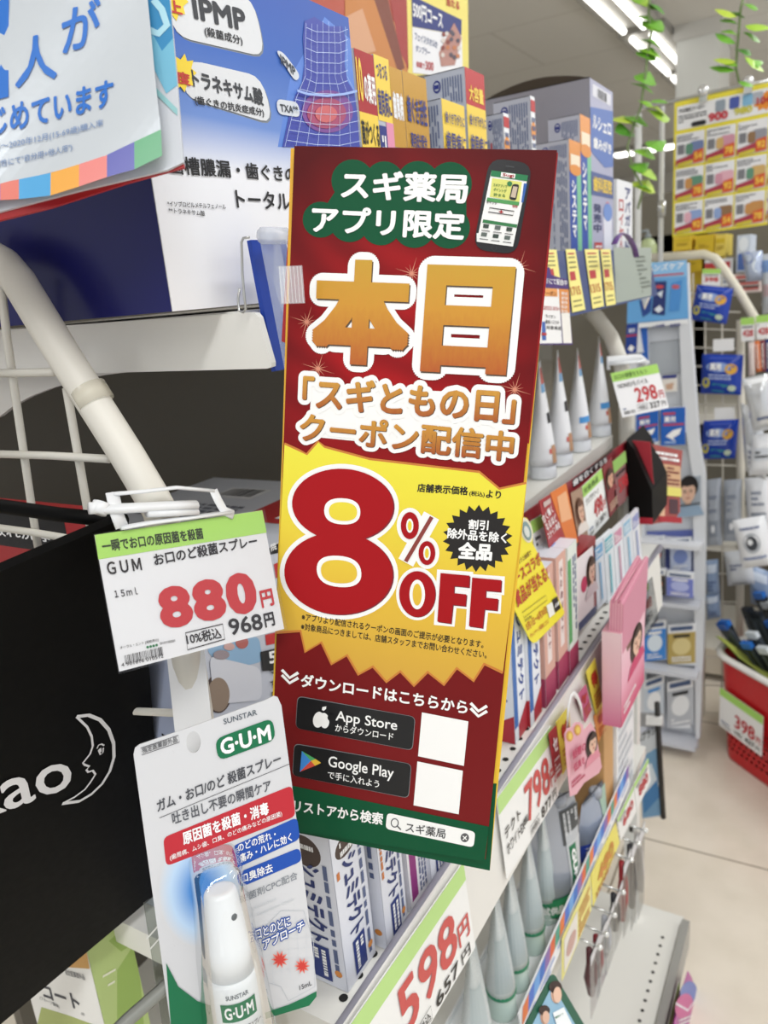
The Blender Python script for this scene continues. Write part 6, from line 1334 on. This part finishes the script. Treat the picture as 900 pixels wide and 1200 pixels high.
spack('pale blue blister pack in the violet tray of the display stand, right one', ((196, 215), (270, 210), (268, 325), (196, 330)), CE, bl('#c3cde4', '#7f92c9', '#5766a8'), t=.012, name='blister_pack')
spack('orange and black carton at the left end of the lower violet tray', ((105, 320), (180, 325), (180, 412), (106, 408)), CE, bl('#3a3638', '#c8703a', '#d9b26a'), y=YS - .05, name='blister_pack')
spack('violet carton in front of the pale blue blister pack', ((184, 330), (278, 340), (276, 420), (184, 412)), CE, bl('#7680c6', '#aeb6e2'), y=YS - .05, name='blister_pack')
spack('bright blue and white blister pack on the middle tray of the display stand', ((104, 510), (182, 500), (182, 640), (104, 645)), CE, bl('#3f86d2', '#dfeaf4'), t=.015, name='blister_pack')
spack('gold and black blister pack on the middle tray of the display stand', ((188, 520), (286, 512), (284, 660), (188, 655)), CE, bl('#b7a05c', '#d9c98f', '#2a2622'), t=.015, name='blister_pack')
spack('white and blue pouch on the bottom tray of the display stand', ((105, 715), (175, 690), (170, 860), (105, 860)), CE, bl('#c9d2dc', '#f0f2f4', '#4a8fd2'), t=.015, name='blister_pack')
spack('grey and black pouch on the bottom tray of the display stand', ((185, 720), (278, 700), (266, 880), (188, 880)), CE, bl('#b7bbc2', '#e6e8ea', '#2c2c30'), t=.015, name='blister_pack')

# wire net wall with its pipe and hanging packs
YN = 2.32
wn = thing('wire_net_rack', 'cream wire net rack with bent top pipe holding blue pouches', 'wire rack', P(868, 760, y=YN))
mb = MB(); mb.tube([P(*q, y=YN - .02) for q in ((762, 302), (800, 300), (825, 298), (838, 303), (850, 318), (868, 345), (884, 372), (890, 400))], .0115, M('#ddd8c9', .4), 12); mb.build('top_pipe', wn)
mb = MB(); mb.tube([P(868, 375, y=YN), P(868, 560, y=YN), P(866, 850, y=YN)], .011, M('#d9d4c6', .4), 12); mb.build('post', wn)
for x in (812, 826, 846):
    mb = MB(); mb.tube([P(x, 320, y=YN), P(x + 1, 560, y=YN), P(x + (0 if x > 830 else -1), 848, y=YN)], .0024, M('#d6d1c4', .4), 6); mb.build('upright_wire', wn)
for y in (345, 365, 386, 408, 430, 452, 474, 497, 520, 545, 580, 610, 640, 672, 705, 738, 770, 803, 835):
    mb = MB(); mb.tube([P(806, y - 1, y=YN - .005), P(868, y + 1, y=YN - .005)], .0022, M('#d6d1c4', .4), 6); mb.build('cross_wire', wn)
C9 = crop(770, 260, 5.454)
def bluep(pn):
    pn.ell(.42, .3, .3, .12, M('#8fa9dc'), 1.5); pn.utext('薬用', .22, .2, .5, .38, W, .05, 2.2); pn.ell(.74, .34, .15, .13, M('#d9a53a'), 2); pn.dash(.2, .46, .75, .62, 2, M('#b9c8e8'), 2); pn.ell(.14, .7, .1, .13, M('#d8cf4a'), 2, 10); pn.poly([(.3, .7), (.7, .74), (.85, .95), (.3, .92)], M('#2f8f9a'), 2); pn.ell(.78, .82, .1, .08, M('#c9d9c2'), 2.5); pn.rect(.2, .06, .8, .1, M('#3d55b5'), 2)
BPM = M('#1e3fa6', .22)
for i, (q, lb) in enumerate(((((255, 400), (490, 425), (212, 625)), 'blue pouch tilted on the wire net, topmost of the three'), (((290, 845), (552, 850), (278, 1096)), 'blue pouch on the wire net, middle of the three'))):
    pillow('hanging_pouch', lb, 'pouch', q, 'y2.25' if i == 0 else 'y2.26', BPM, .018, bluep, C9, 'blue pouches on the wire net')
pillow('hanging_pouch', 'blue pouch on the wire net, lowest of the three, above the hanging grey packs', 'pouch', ((392, 800), (548, 792), (378, 968)), 'y2.26', BPM, .018, bluep, CD, 'blue pouches on the wire net')
def wtag(label, q, c, d, fn):
    mb = MB(); pn = fpanel(mb, q, d, .0008, c); slab(pn, M('#eeeeee', .5), .001); fn(pn); mb.build('net_tag', loc=pn.pt(.5, 1), label=label, cat='price tag', group='tags on the wire net')
ptag = lambda pr: (lambda pn: (pn.rect(0, 0, 1, .3, GREENBAND, 1), pn.utext(pr, .12, .52, .9, .8, RD, .03, 2), pn.dash(.1, .34, .9, .46, 1, BK)))
wtag('green-topped price tag above the topmost blue pouch', ((290, 300), (408, 300), (286, 402)), C9, 'y2.25', ptag('398'))
wtag('blank white tag above the middle blue pouch', ((358, 752), (492, 744), (358, 830)), C9, 'y2.262', lambda pn: None)
wtag('blank white tag above the lowest blue pouch', ((440, 742), (528, 740), (440, 795)), CD, 'y2.262', lambda pn: None)
wtag('green-topped price tag reading 428 right of the bent pipe, left one', ((535, 615), (622, 608), (538, 765)), C9, 'y2.26', ptag('428'))
wtag('green-topped price tag reading 428 at the right edge of the photo', ((632, 600), (720, 592), (636, 752)), C9, 'y2.26', ptag('428'))
for i, (q, cx, lb) in enumerate(((((580, 770), (622, 765), (585, 985)), '#d9c9c4', 'pale slim pack hanging under the left 428 tag'), (((618, 765), (655, 758), (632, 960)), '#d8743a', 'orange slim pack hanging under the 428 tags'), (((655, 760), (690, 752), (662, 960)), '#7d3440', 'dark red slim pack hanging under the 428 tags'), (((690, 752), (730, 748), (695, 960)), '#2f4388', 'navy slim pack at the right edge under the 428 tags'))):
    pillow('slim_pack', lb, 'pack', q, 'y%.3f' % (2.25 + .006 * i), M(cx, .3), .008, lambda pn: pn.dash(.2, .1, .8, .9, 2, M('#e9e2dc'), 2, True), C9, 'slim packs under the 428 tags', n=8)
# soft packs below the net
SILP, WIP, GRP2 = M('#d3d6da', .16, .35), M('#e4e6ea', .25), M('#aab0ba', .25)
def wipe(pn): pn.ell(.5, .45, .26, .2, M('#aeb3ba'), 1.5); pn.ell(.5, .45, .17, .14, M('#3b3f46'), 2); pn.ell(.46, .42, .08, .06, M('#dfe2e6'), 3); pn.dash(.2, .12, .8, .2, 1, GTX, 2); pn.rect(.15, .72, .85, .78, M('#8d98b5'), 2)
pillow('wipes_pack', 'white wet-wipes pack with dark round emblem standing above the red basket', 'wipes pack', ((415, 150), (530, 130), (450, 320)), 'y2.06', WIP, .03, wipe, CE)
pillow('wipes_pack', 'grey-white wipes pack tucked behind the emblem pack', 'wipes pack', ((385, 260), (480, 250), (400, 380)), 'y2.27', M('#cfd2d7', .25), .025, lambda pn: (pn.dash(.2, .3, .8, .5, 2, GTX), pn.dash(.2, .86, .8, .93, 1, INKT)), CE)
pillow('silver_pouch', 'silver crumpled pouch hanging right of the middle blue pouch', 'pouch', ((560, 615), (675, 590), (610, 850)), 'y2.14', SILP, .025, lambda pn: (pn.rect(.05, .04, .95, .12, M('#eef0f2'), 2), pn.dash(.3, .7, .8, .8, 1, GTX)), CD, 'silver pouches beside the net')
pillow('silver_pouch', 'silver pouch with white label below the crumpled one', 'pouch', ((555, 720), (650, 760), (575, 1020)), 'y2.22', SILP, .025, lambda pn: (pn.rect(.2, .55, .85, .9, M('#eceef2'), 2), pn.dash(.25, .6, .8, .85, 3, GTX, 3)), CD, 'silver pouches beside the net')
pillow('silver_pouch', 'silver pouch low at the right edge above the wet wipes', 'pouch', ((610, 860), (720, 850), (590, 1040)), 'y2.16', WIP, .025, lambda pn: (pn.rect(.15, .3, .85, .6, M('#cfd4dc'), 2), pn.dash(.2, .35, .8, .55, 2, INKT, 3)), CD, 'silver pouches beside the net')
for i, (q, lb) in enumerate(((((400, 1060), (470, 1050), (405, 1350)), 'translucent grey pack hanging low on the net, left one'), (((480, 1060), (560, 1055), (478, 1330)), 'translucent grey pack hanging low on the net, middle one'), (((570, 1050), (680, 1045), (590, 1290)), 'translucent grey-white pack low at the right edge of the photo'))):
    pillow('grey_pack', lb, 'pack', q, 'y2.28', GRP2 if i < 2 else WIP, .02, lambda pn: (pn.rect(.2, .6, .8, .85, M('#8d94a0'), 2), pn.dash(.25, .2, .75, .5, 3, M('#8b93a4')), pn.ell(.5, .72, .12, .06, M('#e6e8ec'), 3)), CD, 'grey packs low on the net')
for i, (q, lb) in enumerate(((((318, 290), (365, 285), (325, 420)), 'blue-grey pack low on the net, just right of the display stand'), (((320, 410), (370, 400), (325, 500)), 'blue-grey pack hanging lowest on the net beside the display stand'), (((470, 300), (545, 330), (480, 440)), 'blue-white crumpled pack behind the wet-wipes pack'))):
    pillow('blue_pack', lb, 'pack', q, 'y2.29', M('#8fa3c2', .25), .02, lambda pn: (pn.rect(.1, .1, .9, .3, M('#c9d3e2'), 2), pn.dash(.2, .5, .8, .8, 3, M('#4a5f8c'))), CE, 'blue-grey packs low on the net')
# cross shelving behind the net
cs = thing('cross_shelf', 'white cross-aisle shelving with yellow cartons behind the wire net', 'shelving', V3((-.2, 2.7, 0)))
mb = MB(); mb.box(-1.0, .3, 3.0, 3.03, 0, 1.62, M('#6f6a5e', .6)); mb.build('back_panel', cs)
for z in (.1, .5, .92, 1.27):
    mb = MB(); mb.box(-.46 if z < 1.2 else -.22, .3, 2.56, 3.0, z - .03, z, M('#d9d6cc', .4)); mb.build('shelf', cs)
mb = MB(); mb.box(-.46, .3, 2.55, 2.56, .03, .12, M('#cfc6b4', .4)); mb.build('kick_plate', cs)
def bgbox(label, q, y, c1_, fn=None, dz=.16, grp='cartons on the cross shelf', cat='carton', name='carton'):
    a, b = P(q[0], q[1], y=y), P(q[2], q[3], y=y); mb = MB(); mb.box(a.x, b.x, y, y + dz, b.z, a.z, M(c1_, .4)); pn = Panel(mb, (a.x, y, a.z), (b.x - a.x, 0, 0), (0, 0, b.z - a.z), .0008)
    if fn: fn(pn)
    mb.build(name, loc=((a.x + b.x) / 2, y + dz / 2, b.z), label=label, cat=cat, group=grp)
yb_ = lambda pn: (pn.rect(.1, .2, .9, .4, M('#d6b92a'), 1), pn.dash(.2, .5, .8, .7, 2, M('#a98a1e')))
for i, (x0, x1, y0, y1, lb) in enumerate(((789, 810, 278, 292, 'yellow carton under the flyer board, upper row, leftmost'), (815, 836, 276, 296, 'yellow carton under the flyer board, upper row, second'), (838, 850, 275, 300, 'yellow carton under the flyer board, upper row, third'), (789, 822, 292, 318, 'wide yellow carton under the flyer board, lower row left'), (806, 824, 318, 360, 'tall yellow carton behind the bent pipe of the net'), (826, 842, 300, 318, 'yellow carton under the flyer board, lower row right'))):
    bgbox(lb, (x0, y0, x1, y1), 2.62 + .01 * i, ['#e2c23a', '#d9b92f', '#e6cf62', '#dcbc2c', '#d4b22a', '#e0c64a'][i], yb_)
bgbox('white carton with red band behind the bent pipe', (826, 305, 858, 335), 2.58, '#dcdde0', lambda pn: (pn.rect(.0, .12, .9, .4, M('#b93a40'), 1), pn.dash(.1, .5, .9, .9, 3, GTX)))
bgbox('white and blue pack under the right end of the flyer board', (864, 276, 878, 318), 2.57, '#cdd6e4', lambda pn: (pn.rect(.1, .5, .9, .95, M('#4f6cae'), 1), pn.ell(.5, .25, .35, .2, M('#e9eef4'), 2)))
for i, (x0, y0, x1, y1) in enumerate(((860, 321, 891, 329), (861, 329, 890, 336), (862, 336, 890, 342))):
    bgbox(['pink-striped flat tissue pack, topmost of three on the cross shelf', 'pink-striped flat tissue pack, middle of three on the cross shelf', 'pink-striped flat tissue pack, lowest of three on the cross shelf'][i], (x0, y0, x1, y1), 2.58, '#e6d2cc', lambda pn: (pn.rect(.05, .3, .95, .6, M('#c9605a'), 1)), grp='flat packs on the cross shelf', cat='tissue pack', name='tissue_pack')
pillow('bagged_pack', 'blue and white plastic-wrapped pack under the flyer board, right edge', 'pack', ((560, 60), (650, 50), (580, 190)), 'y2.5', M('#b9c6e0', .15, .2), .03, lambda pn: (pn.ell(.3, .2, .25, .18, M('#3a4fae'), 2), pn.ell(.7, .5, .25, .2, M('#dfe8f2'), 2)), CD, 'wrapped packs under the flyer board')
pillow('bagged_pack', 'crumpled clear and blue pack at the right edge beside the flat tissue packs', 'pack', ((640, 70), (720, 60), (650, 330)), 'y2.5', M('#c5ccd6', .15, .2), .03, lambda pn: (pn.rect(.1, .1, .9, .3, M('#6f8fc4'), 2), pn.rect(.1, .5, .9, .7, M('#b9a0a6'), 2)), CD, 'wrapped packs under the flyer board')
# green pump bottle and dark green sign past the shelf end
bt = thing('pump_bottle', 'small clear pump bottle of pale green liquid past the shelf end', 'bottle', P(759, 312, y=2.62))
b = P(759, 312, y=2.62); LD = MB(); LD.box(b.x - .12, b.x + .12, 2.57, 3.0, b.z - .03, b.z, M('#d9d6cc', .4)); LD.box(b.x - .12, b.x + .12, 3.0, 3.03, 0, b.z + .1, M('#6f6a5e', .6)); LD.build('end_shelf', cs); mb = MB(); mb.lathe(b, (0, 0, 1), [(.026, 0), (.028, .004), (.028, .06), (.018, .078), (.011, .083)], frosted('#c9d8a6', .8, 'green_liquid'), 20); mb.build('bottle_body', bt)
mb = MB(); mb.lathe(b + V3((0, 0, .083)), (0, 0, 1), [(.011, 0), (.009, .012), (.004, .013), (.004, .024)], M('#8f979b', .3), 14); mb.tube([b + V3((0, 0, .107)), b + V3((-.026, 0, .105))], .004, M('#8f979b', .3), 8); mb.build('pump_head', bt)
mb = MB(); a, b = P(746, 228, y=4.2), P(776, 330, y=4.2); pl = [P(*q, y=4.2) for q in ((752, 250), (758, 236), (766, 230), (775, 229))]; pl = [V3((pl[0].x, 4.2, 0))] + pl + [V3((pl[-1].x, 4.2, 0))]; mb.prism(pl, (0, .04, 0), M('#0f5a36', .5)); mb.build('green_sign', loc=((pl[0].x + pl[-1].x) / 2, 4.22, 0), label='dark green rounded sign far behind the flyer stand', cat='sign')
mb = MB(); mb.box(-.62, -.5, 4.6, 4.9, 0, 2.0, M('#3f3d38', .5)); mb.build('dark_cabinet', loc=(-.56, 4.75, 0), label='dark grey tall cabinet far behind the flyer stand', cat='cabinet')
mb = MB(); a = P(782, 262, y=3.4)
mb.tube([P(782, 230, y=3.4), V3((a.x, 3.4, 0))], .022, M('#8d8c86', .4), 10); mb.build('grey_post', loc=(a.x, 3.4, 0), label='grey post left of the flyer board', cat='post')
# flyer board on a chrome stand
CF = crop(700, 0, 4)
fb = thing('flyer_stand', 'chrome wire stand past the shelf end with yellow bargain flyer board', 'flyer stand', P(747, 300, y=2.2))
CH = M('#c3c4c2', .25, .8)
mb = MB(); mb.tube([P(747, 860, y=2.22), P(747, 300, y=2.22), P(748, 134, y=2.22)], .009, M('#d5d6d4', .35), 10); mb.build('pole', fb)
mb = MB(); mb.tube([P(774, 860, y=2.25), P(774, 300, y=2.25), P(776, 118, y=2.25)], .0065, M('#cfd0d0', .35), 10); mb.lathe(P(775, 245, y=2.25), (0, 0, 1), [(.011, -.02), (.011, .02)], CH, 12); mb.build('pole', fb)
mb = MB(); mb.tube([P(*CF(*q), y=2.22) for q in ((190, 540), (205, 512), (235, 500), (310, 485), (420, 462), (560, 430), (700, 400), (840, 372))], .0055, CH, 8); mb.build('top_bar', fb)
fl = thing('flyer_board', 'yellow-bordered flyer board with rows of product photos and red prices', 'flyer', P(845, 278, y=2.2))
mb = MB(); q = ((362, 482), (830, 380), (352, 1112)); pn = fpanel(mb, q, 'y2.19', .0012, CF)
slab(pn, M('#e8d93f', .4), .004)
pn.rect(.03, .035, .99, .205, M('#e9e9ea'), 1); pn.utext('平日限定クーポン', .05, .055, .32, .085, INKT, .02, 2); pn.dash(.05, .1, .34, .16, 3, M('#5a5a5e')); pn.rr(.18, .165, .34, .2, .006, M('#2c2c2e'), 2); pn.utext('900', .36, .13, .56, .19, M('#c23a46'), .05, 3); pn.utext('980', .62, .13, .8, .18, M('#c9c23a'), .04, 3); pn.star(.92, .12, .12, .07, 9, .7, M('#e08a2a'), 2); pn.utext('104', .84, .09, .98, .14, M('#b8282c'), .04, 3)
for x, c in ((.43, '#8f9aa6'), (.57, '#4a5aa6'), (.7, '#7fb0d0'), (.8, '#a9adb6')): pn.rr(x, .05, x + .1, .13, .004, M(c), 2)
pal = ['#6f7fa8', '#c98fa0', '#8f8f98', '#5d8a72', '#d9a7b4', '#c9a566', '#8aa0cc', '#8a6a4a', '#c08a4e']
for r in range(3):
    for c in range(4):
        u0, v0 = .025 + c * .318, .235 + r * .255
        u1, v1 = u0 + .3, v0 + .235
        if u0 > 1: continue
        u1 = min(u1, .995); L = lambda t: min(u1, u0 + .3 * t)
        pn.rect(u0, v0, u1, v1, M('#e4e4e6'), 1); pn.dash(u0 + .01, v0 + .012, L(.8), v0 + .06, 3, M('#6a6a70'))
        pn.rr(L(.5), v0 + .07, L(.98), v0 + .17, .006, M(pal[(r * 3 + c) % 9]), 2); pn.rr(L(.35), v0 + .08, L(.6), v0 + .16, .006, M(pal[(r * 5 + c * 2 + 3) % 9]), 2); pn.rect(L(.06), v0 + .08, L(.3), v0 + .15, M('#77777c'), 2)
        pn.poly([(u0, v1 - .045), (L(.62), v1 - .075), (L(.62), v1 - .028), (u0, v1 - .005)], M('#a33446'), 3)
        pn.poly([(u0 + .02, v1 - .02), (L(.6), v1 - .035), (L(.6), v1 - .005), (u0 + .02, v1 + .002)], M('#c9b93a'), 3)
        if u0 < .9: pn.poly([(L(.62), v1 - .09), (L(.98), v1 - .105), (L(.98), v1 - .01), (L(.62), v1 - .005)], M('#d0582c'), 3); pn.utext(['54', '78', '92'][(r + c) % 3], L(.66), v1 - .08, L(.94), v1 - .03, M('#eec04a'), .04, 4)
mb.build('flyer_sheet', fl)
for x, y in ((710, 385), (500, 428)):
    mb = MB(); c = P(*CF(x, y), y=2.19); mb.lathe(c - V3((0, .012, 0)), (0, 1, 0), [(.004, -.006), (.012, -.004), (.012, .002), (.005, .006)], M('#dfe0e0', .15, .6), 14); mb.obox(c + V3((0, -.008, -.014)), (.018, 0, 0), (0, .008, 0), (0, 0, .02), M('#dfe0e0', .15, .6)); mb.build('clip', fl)
# leafy garlands
def garland(label, path, y, leaves):
    t = thing('leaf_garland', label, 'garland', P(*CF(*path[-1]), y=y))
    mb = MB(); mb.tube([P(*CF(*q), y=y) for q in path], .0028, M('#7d8f62', .5), 6); mb.build('vine_stem', t)
    mb = MB()
    for (x, yy, L, ang, c) in leaves:
        c0 = P(*CF(x, yy), y=y - .01); s = L * 1.3 / 4 / F * (c0 - CAM).length; a = math.radians(ang)
        dr = RX * math.cos(a) * .98 - RZ * math.sin(a); pr = (RX * math.sin(a) + RZ * math.cos(a)); k = RY * random.uniform(-.3, .3)
        dr = (dr + k).normalized(); mat = M(c, .4)
        pts = [(0, 0), (.14, .34), (.38, .46), (.7, .28), (1, 0)]
        up = [c0 + dr * (s * t) + pr * (s * w) - RY * (.15 * s * w) for t, w in pts]; dnn = [c0 + dr * (s * t) - pr * (s * w) - RY * (.15 * s * w) for t, w in pts]
        md = [c0 + dr * (s * t) + RY * (.1 * s * math.sin(PI * t)) for t, w in pts]
        for i in range(4):
            mb.face([md[i], md[i + 1], up[i + 1], up[i]], mat, smooth=True); mb.face([md[i + 1], md[i], dnn[i], dnn[i + 1]], mat, smooth=True)
    mb.build('foliage', t)
LGc = ['#8cc63f', '#6fae35', '#a9d24a', '#5a9a3a', '#7ab844', '#c3dc4e']
garland('leaf garland hanging left of the chrome flyer stand', [(250, -40), (240, 60), (255, 150), (235, 260), (225, 360), (215, 420), (205, 500), (170, 590), (140, 690), (170, 800), (215, 880), (190, 980)], 1.85,
        [(180, 10, 75, 80, LGc[0]), (215, 25, 80, 100, LGc[2]), (250, 20, 75, 62, LGc[3]), (225, 90, 80, 95, LGc[1]), (238, 120, 85, 80, LGc[4]), (250, 140, 75, 100, LGc[0]), (245, 190, 85, 85, LGc[4]), (240, 250, 80, 100, LGc[0]), (215, 270, 75, 90, LGc[1]),
         (200, 400, 95, 85, LGc[1]), (215, 390, 80, 100, LGc[4]), (260, 470, 60, -25, LGc[4]), (205, 480, 60, 70, LGc[0]), (240, 520, 100, 55, LGc[2]), (270, 510, 80, 95, LGc[5]), (155, 580, 110, 125, LGc[5]), (175, 570, 90, 95, LGc[4]), (150, 640, 80, 140, LGc[3]), (240, 690, 75, 65, LGc[4]), (215, 730, 80, 95, LGc[0]), (160, 790, 70, 60, LGc[1]), (215, 820, 90, 90, LGc[2]), (205, 890, 90, 95, LGc[5]), (225, 880, 70, 110, LGc[1])])
garland('leaf garland hanging in front of the pillar above the flyer board', [(690, -30), (672, 40), (665, 130), (655, 230), (650, 320), (665, 390)], 1.9,
        [(655, 80, 70, 175, LGc[5]), (660, 60, 55, 100, LGc[1]), (650, 105, 60, 150, LGc[4]), (690, 120, 75, 15, LGc[2]), (690, 150, 65, 40, LGc[4]), (640, 160, 70, 120, LGc[0]), (650, 205, 75, 165, LGc[4]), (665, 240, 60, 70, LGc[3]), (690, 265, 75, 20, LGc[2]), (650, 290, 65, -175, LGc[5]), (700, 290, 60, 50, LGc[4]), (660, 310, 65, 165, LGc[0]), (650, 330, 80, 175, LGc[1]), (660, 380, 50, 20, LGc[4]), (690, 20, 55, 50, LGc[1])])
# the red shopping basket of brushes
bk = thing('shopping_basket', 'red plastic shopping basket with white rim holding dark packs', 'basket', V3((.02, 1.92, 0)))
REDB2 = M('#c41f24', .3)
def rrect(cx, cy, hx, hy, r, n=8, z=0):
    out = []
    for sx, sy, a0 in ((1, 1, 0), (-1, 1, PI / 2), (-1, -1, PI), (1, -1, 3 * PI / 2)):
        for j in range(n + 1): a = a0 + PI / 2 * j / n; out.append(V3((cx + sx * (hx - r) + r * math.cos(a), cy + sy * (hy - r) + r * math.sin(a), z)))
    return out
zt = .325
Pa, Pb = P(838, 763, z=zt), P(900, 798, z=zt); ea = (Pb - Pa); ea.z = 0; ea.normalize(); na = V3((-ea.y, ea.x, 0))
if na.y < 0: na = -na
bc = Pa + ea * .235 + na * .19 - V3((0, 0, zt)); bk.location = bc
def bring(hx, hy, r, z, N=168):
    L = rrect(0, 0, hx, hy, r, 8, 0); seg = [(L[(i + 1) % len(L)] - L[i]).length for i in range(len(L))]; tot = sum(seg); out = []; i = 0; acc = 0
    for k in range(N):
        t = tot * k / N
        while acc + seg[i] < t: acc += seg[i]; i += 1
        p = L[i].lerp(L[(i + 1) % len(L)], (t - acc) / seg[i]); out.append(bc + ea * p.x + na * p.y + V3((0, 0, z)))
    return out
rows = 36; ring = []
for i in range(rows + 1):
    f = i / rows; ring.append(bring(.23 + .02 * f, .17 + .02 * f, .06 + .01 * f, .0 + (zt) * f))
mb = MB(); N = len(ring[0]); vs = [p for r_ in ring for p in r_]; fs = []
for i in range(rows):
    for j in range(N):
        if 2 < i < 19 and i % 2 == 0 and (j + (i // 2) % 2) % 2 == 0: continue
        fs.append((i * N + j, i * N + (j + 1) % N, (i + 1) * N + (j + 1) % N, (i + 1) * N + j))
fs.append(tuple(range(N - 1, -1, -1)))
mb.mesh(vs, fs, REDB2); mb.build('basket_body', bk)
mb = MB(); mb.tube(bring(.256, .196, .075, zt, 60), .011, M('#e6e4e0', .35), 8, closed=True, flat=.8); mb.build('white_rim', bk)
mb = MB()
def onside(x, y, z0=.33):      # on the basket's near wall
    n_ = na; r = ray(*CE(x, y)); t = ((Pa - CAM).dot(n_) - .004) / r.dot(n_); return CAM + r * t
a, b, e = onside(372, 735), onside(524, 840), onside(368, 868)
pn = Panel(mb, a, b - a, e - a, .0008, CE); slab(pn, M('#efefee', .5), .001); pricecard(pn, '', '', '398', '437'); mb.build('price_card', loc=pn.pt(.5, 1), label='green-topped price card reading 398 yen on the side of the red basket', cat='price card')
# liner edge and packs in the basket
mb = MB(); n = 18; vs = []; fs = []
for i in range(n + 1):
    for j in range(7):
        t, w = i / n, j / 6; p = bc + ea * (-.235 + .4 * t) + na * (-.19 + .10 * w) + V3((0, 0, zt + .014 - .045 * w + .008 * math.sin(9 * t + 3 * w) + (.035 * (1 - i / 4) * (1 - w) if i < 4 else 0))); vs.append(p)
for i in range(n):
    for j in range(6): fs.append((i * 7 + j, (i + 1) * 7 + j, (i + 1) * 7 + j + 1, i * 7 + j + 1))
vs2 = [v - V3((0, 0, .003)) for v in vs]; k = len(vs)
mb.mesh(vs + vs2, fs + [tuple(k + i for i in reversed(f)) for f in fs], M('#b9c45e', .6)); mb.build('liner_sheet', loc=bc + ea * -.03 + na * -.14 + V3((0, 0, zt)), label='yellow-green liner sheet folded over the front rim of the red basket', cat='liner')
ORD = ['leftmost', 'second from left', 'third from left', 'fourth from left', 'fifth from left', 'sixth from left', 'seventh from left', 'rightmost']
for i in range(32):
    r_, c_ = divmod(i, 8)
    base = bc + ea * (-.2 + .042 * c_ + .015 * r_) + na * (-.1 + .06 * r_) + V3((0, 0, zt - .07))
    t = thing('brush_pack', ['front row', 'second row', 'third row', 'back row'][r_] + ' dark brush pack with coloured top in the red basket, ' + ORD[c_], 'brush pack', base, 'brush packs in the red basket')
    tip = base + ea * (-.06 + random.uniform(-.03, .03)) + na * (-.05 + random.uniform(-.02, .015)) + V3((0, 0, .125 + .032 * r_ + random.uniform(-.02, .02)))
    mb = MB(); d = tip - base; sd = (ea + V3((0, 0, .35))).normalized() * .04; th = d.cross(sd).normalized() * .012
    mb.obox((base + tip) / 2, sd, d, th, M(random.choice(['#24282e', '#2b3036', '#1d2228', '#3a4046']), .22))
    for k in (-.3, .3): mb.obox((base + tip) / 2 - th * .55 + sd * k, sd * .18, d * .85, th * .1, M('#4d545c', .25))
    mb.build('pack_body', t)
    mb = MB(); mb.obox(tip + d.normalized() * .006, sd * .9, d.normalized() * .02, th * 1.1, M(random.choice(['#2f6fc4', '#2458a8', '#24282e', '#c9d0d6', '#24282e', '#31363c', '#2f6fc4']), .22)); mb.build('pack_top', t)
